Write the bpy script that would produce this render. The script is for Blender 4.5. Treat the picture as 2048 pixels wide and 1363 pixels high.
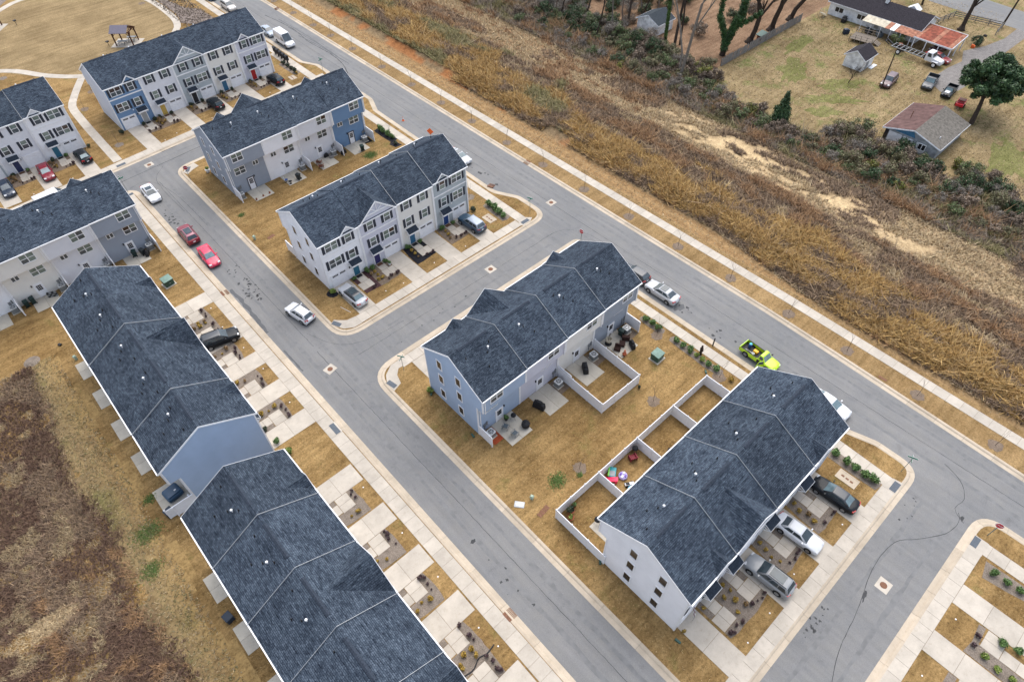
import bpy, bmesh, math, random
import numpy as np
from mathutils import Vector, Matrix, Quaternion

for _o in list(bpy.data.objects):
    bpy.data.objects.remove(_o, do_unlink=True)
SC = bpy.context.scene
COL = SC.collection
RD = math.radians
rng = np.random.default_rng(7)
random.seed(7)

# ---------------------------------------------------------------- camera
cam_d = bpy.data.cameras.new("camera")
cam = bpy.data.objects.new("camera", cam_d)
COL.objects.link(cam)
cam.location = (-23.144, -62.682, 61.729)
cam.rotation_mode = 'QUATERNION'
cam.rotation_quaternion = (Matrix.Rotation(RD(-41.622), 3, 'Z') @ Matrix.Rotation(RD(40.424), 3, 'X')
                           @ Matrix.Rotation(RD(-1.145), 3, 'Z')).to_quaternion()
cam_d.sensor_fit = 'HORIZONTAL'
cam_d.sensor_width = 36.0
cam_d.lens = 36.0 * 1296.4 / 2048
cam_d.clip_end = 5000
SC.camera = cam
SC.render.resolution_x = 1024
SC.render.resolution_y = 681

# ---------------------------------------------------------------- sky, sun, exposure
SUN_EL, SUN_ROT = RD(60), RD(52)
world = bpy.data.worlds.new("World")
SC.world = world
world.use_nodes = True
wn = world.node_tree
bg = wn.nodes["Background"]
sky = wn.nodes.new("ShaderNodeTexSky")
sky.sky_type = 'NISHITA'
sky.sun_disc = False
sky.sun_elevation = SUN_EL
sky.sun_rotation = SUN_ROT
sky.air_density = 1.0
sky.dust_density = 2.0
sky.ozone_density = 1.0
hs = wn.nodes.new("ShaderNodeHueSaturation")
hs.inputs["Saturation"].default_value = 0.55
wn.links.new(sky.outputs[0], hs.inputs["Color"])
wn.links.new(hs.outputs[0], bg.inputs[0])
bg.inputs[1].default_value = 0.135
sun_d = bpy.data.lights.new("sun", 'SUN')
sun_d.energy = 1.25
sun_d.angle = RD(60)
sun_d.color = (1.0, 0.955, 0.89)
sun = bpy.data.objects.new("sun", sun_d)
COL.objects.link(sun)
# sun direction matches the sky texture: rotation measured clockwise from +Y
sdir = Vector((math.sin(SUN_ROT) * math.cos(SUN_EL), math.cos(SUN_ROT) * math.cos(SUN_EL), math.sin(SUN_EL)))
sun.rotation_mode = 'QUATERNION'
sun.rotation_quaternion = sdir.to_track_quat('Z', 'Y')
sun.location = sdir * 200
SC.view_settings.view_transform = 'Standard'
SC.view_settings.look = 'None'
SC.view_settings.gamma = 1.0
SC.view_settings.use_curve_mapping = False
SC.view_settings.exposure = 1.18

# ---------------------------------------------------------------- materials
MT = {}
class NT:
    def __init__(s, name, rough=0.85, spec=0.3):
        s.m = bpy.data.materials.new(name)
        s.m.use_nodes = True
        s.t = s.m.node_tree
        s.b = s.t.nodes["Principled BSDF"]
        s.b.inputs["Roughness"].default_value = rough
        s.b.inputs["Specular IOR Level"].default_value = spec
        MT[name] = s.m
    def n(s, typ, **kw):
        x = s.t.nodes.new(typ)
        for k, v in kw.items():
            setattr(x, k, v)
        return x
    def l(s, a, b):
        s.t.links.new(a, b)
    def pos(s):
        return s.n("ShaderNodeNewGeometry").outputs["Position"]
    def obj(s):
        return s.n("ShaderNodeTexCoord").outputs["Object"]
    def noise(s, vec, scale, detail=3, rough=0.55, dim='3D'):
        x = s.n("ShaderNodeTexNoise")
        x.inputs["Scale"].default_value = scale
        x.inputs["Detail"].default_value = detail
        x.inputs["Roughness"].default_value = rough
        if vec is not None: s.l(vec, x.inputs["Vector"])
        return x.outputs["Fac"]
    def ramp(s, fac, stops, interp='LINEAR'):
        x = s.n("ShaderNodeValToRGB")
        cr = x.color_ramp
        cr.interpolation = interp
        while len(cr.elements) > 1: cr.elements.remove(cr.elements[-1])
        cr.elements[0].position = stops[0][0]; cr.elements[0].color = (*stops[0][1], 1)
        for p, c in stops[1:]:
            e = cr.elements.new(p); e.color = (*c, 1)
        s.l(fac, x.inputs[0])
        return x.outputs[0]
    def mix(s, a, b, fac, mode='MIX'):
        x = s.n("ShaderNodeMix", data_type='RGBA', blend_type=mode)
        for v, i in ((fac, 0), (a, 6), (b, 7)):
            if isinstance(v, (int, float)): x.inputs[i].default_value = v
            elif isinstance(v, tuple): x.inputs[i].default_value = (*v, 1)
            else: s.l(v, x.inputs[i])
        return x.outputs[2]
    def math(s, op, a, b=0.0, c=0.0):
        x = s.n("ShaderNodeMath", operation=op)
        for i, v in enumerate((a, b, c)):
            if isinstance(v, (int, float)): x.inputs[i].default_value = v
            else: s.l(v, x.inputs[i])
        return x.outputs[0]
    def mapv(s, vec, scale=(1, 1, 1), rot=(0, 0, 0)):
        x = s.n("ShaderNodeMapping")
        x.inputs["Scale"].default_value = scale
        x.inputs["Rotation"].default_value = rot
        s.l(vec, x.inputs[0])
        return x.outputs[0]
    def rnd(s):
        return s.n("ShaderNodeObjectInfo").outputs["Random"]
    def base(s, c):
        if isinstance(c, tuple): s.b.inputs["Base Color"].default_value = (*c, 1)
        else: s.l(c, s.b.inputs["Base Color"])
    def bump(s, h, strength=0.4, dist=0.02):
        x = s.n("ShaderNodeBump")
        x.inputs["Strength"].default_value = strength
        x.inputs["Distance"].default_value = dist
        s.l(h, x.inputs["Height"])
        s.l(x.outputs[0], s.b.inputs["Normal"])

def srgb(r, g, b):
    f = lambda c: (c / 255 / 12.92) if c / 255 <= 0.04045 else ((c / 255 + 0.055) / 1.055) ** 2.4
    return (f(r), f(g), f(b))

def plain(name, col, rough=0.6, spec=0.4, var=0.06, metal=0.0, nscale=3.0, rvar=0.0):
    k = NT(name, rough, spec)
    k.b.inputs["Metallic"].default_value = metal
    f = k.noise(k.pos(), nscale, 4)
    lo = tuple(c * (1 - var * 2) for c in col); hi = tuple(min(1, c * (1 + var)) for c in col)
    c = k.ramp(f, [(0.3, lo), (0.7, hi)])
    if rvar:
        v = k.math('MULTIPLY_ADD', k.rnd(), rvar * 2, 1 - rvar)
        cb = k.n("ShaderNodeCombineColor")
        for i in range(3): k.l(v, cb.inputs[i])
        c = k.mix(c, cb.outputs[0], 1.0, 'MULTIPLY')
    k.base(c)
    return k.m

def lawn_mat(name, c0, c1, c2, green=None, dark=0.5):
    k = NT(name, 0.95, 0.1)
    p = k.pos()
    big = k.noise(p, 0.16, 4, 0.6)
    mid = k.noise(p, 0.9, 5, 0.7)
    fine = k.noise(p, 3.6, 5, 0.8)
    hair = k.noise(k.mapv(p, (16, 7, 10), (0, 0, 0.5)), 1.0, 3, 0.7)
    c = k.ramp(mid, [(0.30, c0), (0.5, c1), (0.70, c2)])
    c = k.mix(c, k.ramp(big, [(0.36, tuple(x * 0.62 for x in c0)), (0.64, tuple(x * 1.0 for x in c2))]), 0.45)
    mow = k.noise(k.mapv(p, (0.10, 1.25, 1), (0, 0, 0.02)), 1.0, 3, 0.6)
    c = k.mix(c, k.ramp(mow, [(0.36, (0.74, 0.73, 0.70)), (0.5, (1.0,) * 3), (0.64, (1.14, 1.14, 1.15))]), 0.75, 'MULTIPLY')
    fr = k.ramp(fine, [(0.33, (dark * .8,) * 3), (0.45, (0.88,) * 3), (0.58, (1.08,) * 3), (0.72, (1.38,) * 3)])
    c = k.mix(c, fr, 0.85, 'MULTIPLY')
    hr = k.ramp(hair, [(0.32, (0.62,) * 3), (0.5, (1.0,) * 3), (0.68, (1.25,) * 3)])
    c = k.mix(c, hr, 0.75, 'MULTIPLY')
    if green:
        g = k.noise(p, 0.22, 5, 0.7)
        gm = k.ramp(g, [(green[1], (0,) * 3), (green[1] + 0.12, (1,) * 3)])
        c = k.mix(c, k.mix(green[0], fr, 0.8, 'MULTIPLY'), k.math('MULTIPLY', gm, green[2]))
    k.base(c)
    k.bump(k.math('ADD', fine, hair), 0.6, 0.05)
    return k.m

lawn_mat("lawn", (0.165, 0.098, 0.037), (0.27, 0.168, 0.066), (0.345, 0.228, 0.099), ((0.15, 0.135, 0.042), 0.57, 0.6))
lawn_mat("park_lawn", (0.22, 0.155, 0.075), (0.275, 0.195, 0.10), (0.32, 0.235, 0.125))
lawn_mat("verge_lawn", (0.21, 0.132, 0.055), (0.29, 0.185, 0.082), (0.33, 0.225, 0.11))
lawn_mat("track_lawn", (0.20, 0.12, 0.05), (0.29, 0.175, 0.075), (0.34, 0.215, 0.10))
lawn_mat("far_grass", (0.18, 0.125, 0.06), (0.27, 0.20, 0.10), (0.34, 0.255, 0.145), ((0.13, 0.155, 0.045), 0.53, 0.75))
lawn_mat("leaf_litter", (0.15, 0.09, 0.055), (0.23, 0.14, 0.085), (0.30, 0.20, 0.125), None, 0.35)
lawn_mat("field_soil", (0.13, 0.078, 0.036), (0.20, 0.128, 0.06), (0.27, 0.185, 0.095))
lawn_mat("scrub_soil", (0.085, 0.05, 0.03), (0.125, 0.08, 0.048), (0.18, 0.125, 0.07))
lawn_mat("red_clay", (0.20, 0.08, 0.03), (0.27, 0.12, 0.05), (0.30, 0.16, 0.08))
lawn_mat("straw", (0.36, 0.25, 0.125), (0.47, 0.335, 0.175), (0.52, 0.39, 0.23))
lawn_mat("fresh_far", (0.13, 0.13, 0.04), (0.17, 0.17, 0.055), (0.22, 0.20, 0.085))
lawn_mat("fresh_grass", (0.05, 0.09, 0.02), (0.075, 0.13, 0.03), (0.11, 0.17, 0.05))

def asphalt():
    k = NT("asphalt", 0.9, 0.2)
    p = k.pos()
    big = k.noise(p, 0.10, 5, 0.65)
    st = k.noise(k.mapv(p, (1.6, 0.10, 1)), 1.0, 4, 0.6)
    fine = k.noise(p, 14, 4, 0.7)
    blot = k.noise(p, 0.7, 6, 0.7)
    c = k.ramp(big, [(0.3, (0.160, 0.162, 0.166)), (0.7, (0.208, 0.204, 0.200))])
    c = k.mix(c, k.ramp(st, [(0.35, (0.86,) * 3), (0.65, (1.1,) * 3)]), 0.6, 'MULTIPLY')
    c = k.mix(c, k.ramp(fine, [(0.3, (0.78,) * 3), (0.7, (1.2,) * 3)]), 0.8, 'MULTIPLY')
    c = k.mix(c, k.ramp(blot, [(0.28, (0.78, 0.77, 0.75)), (0.42, (1, 1, 1)), (0.68, (1.07, 1.05, 1.0))]), 0.8, 'MULTIPLY')
    k.base(c)
    k.bump(fine, 0.25, 0.01)
asphalt()

def concrete(name, col, rv=0.07):
    k = NT(name, 0.9, 0.2)
    p = k.pos()
    big = k.noise(p, 0.6, 5, 0.65); fine = k.noise(p, 16, 3, 0.6)
    st = k.noise(p, 2.2, 5, 0.7)
    d = tuple(x * 0.82 for x in col); h = tuple(x * 1.08 for x in col)
    c = k.ramp(big, [(0.3, d), (0.7, h)])
    c = k.mix(c, k.ramp(st, [(0.25, (0.80, 0.77, 0.72)), (0.45, (1, 1, 1))]), 0.7, 'MULTIPLY')
    c = k.mix(c, k.ramp(fine, [(0.3, (0.92,) * 3), (0.7, (1.05,) * 3)]), 0.8, 'MULTIPLY')
    v = k.math('MULTIPLY_ADD', k.rnd(), rv * 2, 1 - rv)
    cb = k.n("ShaderNodeCombineColor")
    for i in range(3): k.l(v, cb.inputs[i])
    c = k.mix(c, cb.outputs[0], 1.0, 'MULTIPLY')
    k.base(c)
    k.bump(fine, 0.15, 0.006)
concrete("concrete", (0.475, 0.425, 0.36))
concrete("kerb_concrete", (0.47, 0.395, 0.305), 0.09)
concrete("patio_concrete", (0.48, 0.44, 0.37))
plain("joint", (0.20, 0.165, 0.125), 0.95, 0.1)

def shingle(name, swap=False):
    k = NT(name, 0.93, 0.12)
    o = k.obj()
    sp = k.n("ShaderNodeSeparateXYZ"); k.l(o, sp.inputs[0])
    cb = k.n("ShaderNodeCombineXYZ")
    k.l(sp.outputs[1 if swap else 0], cb.inputs[0])
    k.l(k.math('MULTIPLY', sp.outputs[0 if swap else 1], 1.13), cb.inputs[1])
    br = k.n("ShaderNodeTexBrick")
    br.offset = 0.37; br.offset_frequency = 2; br.squash = 0.6; br.squash_frequency = 3
    k.l(cb.outputs[0], br.inputs["Vector"])
    for nm, v in (("Scale", 1.0), ("Mortar Size", 0.018), ("Bias", -0.1), ("Brick Width", 0.33), ("Row Height", 0.16)):
        br.inputs[nm].default_value = v
    br.inputs["Color1"].default_value = (0.040, 0.053, 0.072, 1)
    br.inputs["Color2"].default_value = (0.086, 0.108, 0.138, 1)
    br.inputs["Mortar"].default_value = (0.020, 0.029, 0.044, 1)
    pn = k.noise(o, 0.55, 5, 0.7)
    pm = k.noise(k.mapv(cb.outputs[0], (1.3, 6.2, 1)), 1.0, 5, 0.72)
    c = k.mix(br.outputs[0], k.ramp(pm, [(0.37, (0.24, 0.27, 0.33)), (0.45, (0.85,) * 3), (0.52, (1.0,) * 3), (0.68, (1.3, 1.28, 1.25))]), 0.95, 'MULTIPLY')
    c = k.mix(c, k.ramp(pn, [(0.34, (0.60, 0.62, 0.66)), (0.66, (1.28, 1.27, 1.25))]), 0.85, 'MULTIPLY')
    v = k.math('MULTIPLY_ADD', k.rnd(), 0.22, 0.90)
    cv = k.n('ShaderNodeCombineColor')
    for i in range(3): k.l(v, cv.inputs[i])
    c = k.mix(c, cv.outputs[0], 1.0, 'MULTIPLY')
    k.base(c)
    # each course laps over the one below: a saw-tooth across the row height
    saw = k.math('FRACT', k.math('DIVIDE', k.math('ABSOLUTE', k.math('MULTIPLY', sp.outputs[0 if swap else 1], 1.13)), 0.16))
    k.bump(k.math('ADD', saw, k.math('MULTIPLY', br.outputs[1], -0.6)), 0.55, 0.02)
shingle("shingle"); shingle("shingle_cross", True)
plain("ridge_cap", (0.04, 0.05, 0.068), 0.95, 0.1, 0.2, nscale=8)
plain("canopy_shingle", (0.035, 0.045, 0.062), 0.95, 0.1, 0.25, nscale=9)

def siding(name, col):
    k = NT(name, 0.7, 0.3)
    o = k.obj()
    sp = k.n("ShaderNodeSeparateXYZ"); k.l(o, sp.inputs[0])
    fr = k.math('FRACT', k.math('DIVIDE', sp.outputs[2], 0.125))
    big = k.noise(o, 0.5, 4, 0.6)
    c = k.ramp(big, [(0.3, tuple(x * 0.93 for x in col)), (0.7, tuple(x * 1.04 for x in col))])
    c = k.mix(c, k.ramp(fr, [(0.0, (0.80,) * 3), (0.10, (0.97,) * 3), (0.9, (1.02,) * 3)]), 0.85, 'MULTIPLY')
    k.base(c)
    k.bump(k.math('MULTIPLY', fr, -1), 0.4, 0.015)
    return name
S_ = {}
for nm, c in dict(white=(0.82, 0.82, 0.84), lavender=(0.57, 0.57, 0.64), cream=(0.74, 0.715, 0.665), sage=(0.40, 0.44, 0.46),
                  blue=(0.15, 0.25, 0.40), slate=(0.30, 0.335, 0.39), pale=(0.68, 0.685, 0.72), steel=(0.48, 0.52, 0.59),
                  sky=(0.36, 0.45, 0.58)).items():
    S_[nm] = siding("siding_" + nm, c)

plain("trim_white", (0.80, 0.80, 0.805), 0.55, 0.4, 0.04)
plain("vinyl_white", (0.80, 0.805, 0.825), 0.45, 0.4, 0.03)
plain("garage_white", (0.78, 0.78, 0.80), 0.5, 0.4, 0.03)
plain("shutter_dark", (0.028, 0.034, 0.05), 0.6, 0.4, 0.1)
plain("frame_dark", (0.045, 0.04, 0.045), 0.5, 0.4)
def glass(name, col):
    k = NT(name, 0.08, 0.6)
    f = k.noise(k.pos(), 1.4, 2)
    k.base(k.ramp(f, [(0.35, tuple(c * 0.75 for c in col)), (0.65, tuple(c * 1.15 for c in col))]))
glass("pane_green", (0.17, 0.215, 0.19))
glass("pane_grey", (0.075, 0.09, 0.10))
glass("pane_dark", (0.026, 0.026, 0.030))
glass("pane_brown", (0.055, 0.035, 0.03))
glass("car_glass", (0.035, 0.052, 0.062))
glass("car_glass_pale", (0.13, 0.19, 0.21))
glass("car_glass_grey", (0.065, 0.085, 0.10))

def mulch(name, a, b):
    k = NT(name, 0.97, 0.1)
    p = k.pos()
    f = k.noise(p, 11, 4, 0.75); g = k.noise(p, 1.5, 3)
    c = k.ramp(f, [(0.3, a), (0.62, b), (0.75, tuple(x * 1.5 for x in b))])
    c = k.mix(c, k.ramp(g, [(0.3, (0.75,) * 3), (0.7, (1.15,) * 3)]), 0.8, 'MULTIPLY')
    k.base(c); k.bump(f, 0.8, 0.05)
mulch("mulch_brown", (0.10, 0.075, 0.058), (0.23, 0.175, 0.13))
mulch("mulch_grey", (0.11, 0.09, 0.075), (0.26, 0.215, 0.175))
mulch("mulch_black", (0.008, 0.008, 0.011), (0.028, 0.028, 0.034))
mulch("mulch_maroon", (0.04, 0.02, 0.022), (0.10, 0.055, 0.055))
mulch("mulch_red", (0.20, 0.035, 0.015), (0.40, 0.085, 0.035))
mulch("gravel", (0.13, 0.12, 0.115), (0.27, 0.25, 0.235))
mulch("stone_bed", (0.11, 0.09, 0.08), (0.27, 0.22, 0.19))

def vcol(name, rough=0.85, spec=0.15, trans=0.0):
    k = NT(name, rough, spec)
    a = k.n("ShaderNodeAttribute"); a.attribute_name = "Col"
    k.base(a.outputs["Color"])
    return k.m
def ground_mix():
    """ground whose broad colour is stored on the mesh, broken up by fine noise"""
    k = NT("ground_mix", 0.95, 0.1)
    p = k.pos()
    a = k.n("ShaderNodeAttribute"); a.attribute_name = "Col"
    fine = k.noise(p, 3.0, 5, 0.8); mid = k.noise(p, 0.8, 5, 0.75)
    c = k.mix(a.outputs["Color"], k.ramp(fine, [(0.33, (0.45, 0.42, 0.40)), (0.47, (0.9,) * 3), (0.6, (1.1,) * 3), (0.72, (1.4,) * 3)]), 0.9, 'MULTIPLY')
    c = k.mix(c, k.ramp(mid, [(0.35, (0.62, 0.58, 0.55)), (0.5, (1,) * 3), (0.68, (1.3, 1.28, 1.25))]), 0.8, 'MULTIPLY')
    k.base(c); k.bump(fine, 0.6, 0.06)
ground_mix()
vcol("plant"); vcol("leafy", 0.55, 0.35)

def bark(name, a, b):
    k = NT(name, 0.95, 0.1)
    f = k.noise(k.mapv(k.obj(), (6, 6, 1.2)), 1.5, 5, 0.7)
    k.base(k.ramp(f, [(0.3, a), (0.7, b)])); k.bump(f, 0.6, 0.05)
bark("bark_dark", (0.03, 0.022, 0.018), (0.075, 0.058, 0.046))
bark("bark_grey", (0.10, 0.085, 0.07), (0.24, 0.21, 0.18))
bark("bark_twig", (0.09, 0.06, 0.045), (0.20, 0.15, 0.12))
bark("weathered_wood", (0.13, 0.12, 0.11), (0.28, 0.265, 0.25))
bark("brown_wood", (0.055, 0.025, 0.016), (0.10, 0.05, 0.032))
bark("deck_wood", (0.14, 0.12, 0.10), (0.26, 0.22, 0.18))

def paint(name, col, rough=0.33, metal=0.0):
    k = NT(name, rough, 0.5)
    k.b.inputs["Metallic"].default_value = metal
    k.b.inputs["Coat Weight"].default_value = 0.25
    k.b.inputs["Coat Roughness"].default_value = 0.08
    if max(col) < 0.03: k.b.inputs["Specular IOR Level"].default_value = 0.2; k.b.inputs["Coat Weight"].default_value = 0.08
    f = k.noise(k.obj(), 1.2, 3)
    k.base(k.ramp(f, [(0.3, tuple(c * 0.93 for c in col)), (0.7, tuple(min(1, c * 1.03) for c in col))]))
for nm, c in dict(silver=(0.42, 0.43, 0.45), grey=(0.26, 0.27, 0.28), white=(0.64, 0.65, 0.67), black=(0.009, 0.012, 0.016),
                  darkgrey=(0.045, 0.05, 0.058), navy=(0.022, 0.035, 0.06), bluesuv=(0.025, 0.06, 0.10), red=(0.60, 0.035, 0.085),
                  wine=(0.20, 0.012, 0.025), maroon=(0.065, 0.010, 0.016), pinkroof=(0.33, 0.12, 0.15), lime=(0.47, 0.72, 0.015), champagne=(0.50, 0.46, 0.42),
                  iceblue=(0.30, 0.35, 0.42), bluecar=(0.06, 0.12, 0.22), rustred=(0.25, 0.03, 0.03), toyred=(0.6, 0.015, 0.03), plum=(0.10, 0.05, 0.055)).items():
    paint("paint_" + nm, c)
plain("tyre", (0.014, 0.014, 0.015), 0.9, 0.2)
plain("rim", (0.30, 0.31, 0.32), 0.35, 0.5, 0.05, 0.6)
plain("rim_dark", (0.05, 0.05, 0.055), 0.4, 0.5)
plain("black_plastic", (0.018, 0.018, 0.02), 0.6, 0.35)
plain("black_cover", (0.016, 0.017, 0.02), 0.7, 0.3, 0.2, nscale=6)
plain("tail_red", (0.40, 0.012, 0.015), 0.25, 0.5)
plain("lamp_clear", (0.62, 0.63, 0.64), 0.15, 0.6)
plain("metal_grey", (0.22, 0.23, 0.235), 0.5, 0.5, 0.08, 0.3)
plain("metal_light", (0.50, 0.51, 0.52), 0.45, 0.5, 0.06, 0.3)
plain("ac_grey", (0.19, 0.20, 0.20), 0.55, 0.4)
plain("ac_top", (0.58, 0.59, 0.58), 0.5, 0.4)
plain("transformer_green", (0.035, 0.085, 0.065), 0.5, 0.4, 0.1)
plain("transformer_lid", (0.14, 0.23, 0.19), 0.5, 0.4, 0.1)
plain("pale_green_box", (0.34, 0.42, 0.33), 0.6, 0.3)
plain("bin_green", (0.008, 0.028, 0.026), 0.55, 0.4)
plain("bin_dark", (0.02, 0.026, 0.03), 0.55, 0.4)
plain("bin_blue", (0.012, 0.024, 0.045), 0.5, 0.4)
plain("tactile", (0.105, 0.12, 0.14), 0.8, 0.3, 0.08)
plain("iron_rust", (0.20, 0.10, 0.062), 0.85, 0.2, 0.2, nscale=9)
plain("tar", (0.030, 0.031, 0.034), 0.6, 0.3)
plain("stain", (0.052, 0.052, 0.054), 0.75, 0.3)
plain("tyre_wear", (0.172, 0.172, 0.172), 0.8, 0.25, 0.10, nscale=1.5)
plain("wet_patch", (0.085, 0.087, 0.092), 0.6, 0.3)
plain("sign_red", (0.50, 0.012, 0.03), 0.4, 0.4)
plain("sign_white", (0.78, 0.78, 0.78), 0.4, 0.4)
plain("sign_green", (0.012, 0.20, 0.12), 0.4, 0.4)
plain("sign_orange", (0.78, 0.14, 0.03), 0.4, 0.4)
plain("post_galv", (0.16, 0.19, 0.17), 0.5, 0.4)
plain("metal_roof_plum", (0.145, 0.13, 0.165), 0.4, 0.5)
plain("far_shingle", (0.040, 0.036, 0.042), 0.95, 0.1, 0.25, nscale=5)
plain("far_shingle_grey", (0.055, 0.065, 0.075), 0.95, 0.1, 0.2, nscale=5)
plain("old_roof_red", (0.135, 0.082, 0.075), 0.95, 0.1, 0.18, nscale=1.3)
plain("old_roof_grey", (0.155, 0.142, 0.125), 0.95, 0.1, 0.2, nscale=2.5)
plain("rusty_metal", (0.27, 0.075, 0.045), 0.8, 0.2, 0.28, nscale=1.4)
plain("rusty_pale", (0.36, 0.16, 0.10), 0.8, 0.2, 0.3, nscale=1.6)
plain("porch_cream", (0.55, 0.49, 0.38), 0.8, 0.2, 0.15, nscale=1.2)
plain("old_white", (0.74, 0.755, 0.78), 0.8, 0.2, 0.12, nscale=1.5)
plain("old_grey_wall", (0.30, 0.32, 0.34), 0.85, 0.2, 0.2, nscale=1.5)
plain("old_blue", (0.06, 0.17, 0.29), 0.7, 0.2, 0.15)
plain("shed_white", (0.76, 0.765, 0.76), 0.8, 0.2, 0.2, nscale=1.1)
plain("furniture_grey", (0.10, 0.125, 0.145), 0.6, 0.3)
plain("wicker", (0.045, 0.022, 0.018), 0.8, 0.2, 0.2, nscale=12)
plain("terracotta", (0.30, 0.085, 0.05), 0.8, 0.2)
plain("orange_ceramic", (0.42, 0.10, 0.045), 0.5, 0.4)
plain("rustwood", (0.20, 0.07, 0.045), 0.85, 0.2, 0.2)
plain("adirondack", (0.16, 0.055, 0.035), 0.6, 0.3)
plain("hot_tub_blue", (0.022, 0.065, 0.12), 0.35, 0.5, 0.08)
plain("toy_pink", (0.75, 0.03, 0.10), 0.4, 0.4)
plain("toy_lilac", (0.48, 0.42, 0.72), 0.4, 0.4)
plain("toy_violet", (0.14, 0.07, 0.40), 0.4, 0.4)
plain("toy_teal", (0.03, 0.30, 0.34), 0.4, 0.4)
plain("toy_green", (0.16, 0.55, 0.06), 0.4, 0.4)
plain("toy_grey", (0.22, 0.24, 0.26), 0.4, 0.4)
plain("toy_sky", (0.05, 0.42, 0.65), 0.4, 0.4)
plain("deep_red_seat", (0.20, 0.022, 0.035), 0.6, 0.3)
plain("yellow_tool", (0.80, 0.40, 0.02), 0.5, 0.4)
plain("blue_tool", (0.03, 0.08, 0.25), 0.5, 0.4)
plain("mat_brown", (0.12, 0.062, 0.04), 0.95, 0.1)
plain("mat_black", (0.03, 0.03, 0.032), 0.95, 0.1)
for nm, c in dict(teal=(0.03, 0.15, 0.23), violet=(0.045, 0.04, 0.14), royal=(0.02, 0.06, 0.20), bluedoor=(0.035, 0.14, 0.25), greydoor=(0.36, 0.36, 0.35),
                  yellow=(0.55, 0.37, 0.09), blackdoor=(0.025, 0.025, 0.03), reddoor=(0.42, 0.02, 0.02), navydoor=(0.025, 0.035, 0.10)).items():
    plain("door_" + nm, c, 0.45, 0.4, 0.05)

# ---------------------------------------------------------------- object and mesh helpers
def O(name, me, parent=None, loc=(0, 0, 0), rz=0.0, label=None, cat=None, group=None, kind=None, scale=None, rot=None):
    o = bpy.data.objects.new(name, me)
    COL.objects.link(o)
    o.location = loc
    if rot is not None: o.rotation_euler = rot
    elif rz: o.rotation_euler = (0, 0, rz)
    if scale: o.scale = scale
    if parent is not None: o.parent = parent
    if label: o["label"] = label
    if cat: o["category"] = cat
    if group: o["group"] = group
    if kind: o["kind"] = kind
    return o

def E(name, loc, rz, label, cat, group=None, scale=None):
    return O(name, None, None, loc, rz, label, cat, group, None, scale)

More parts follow.
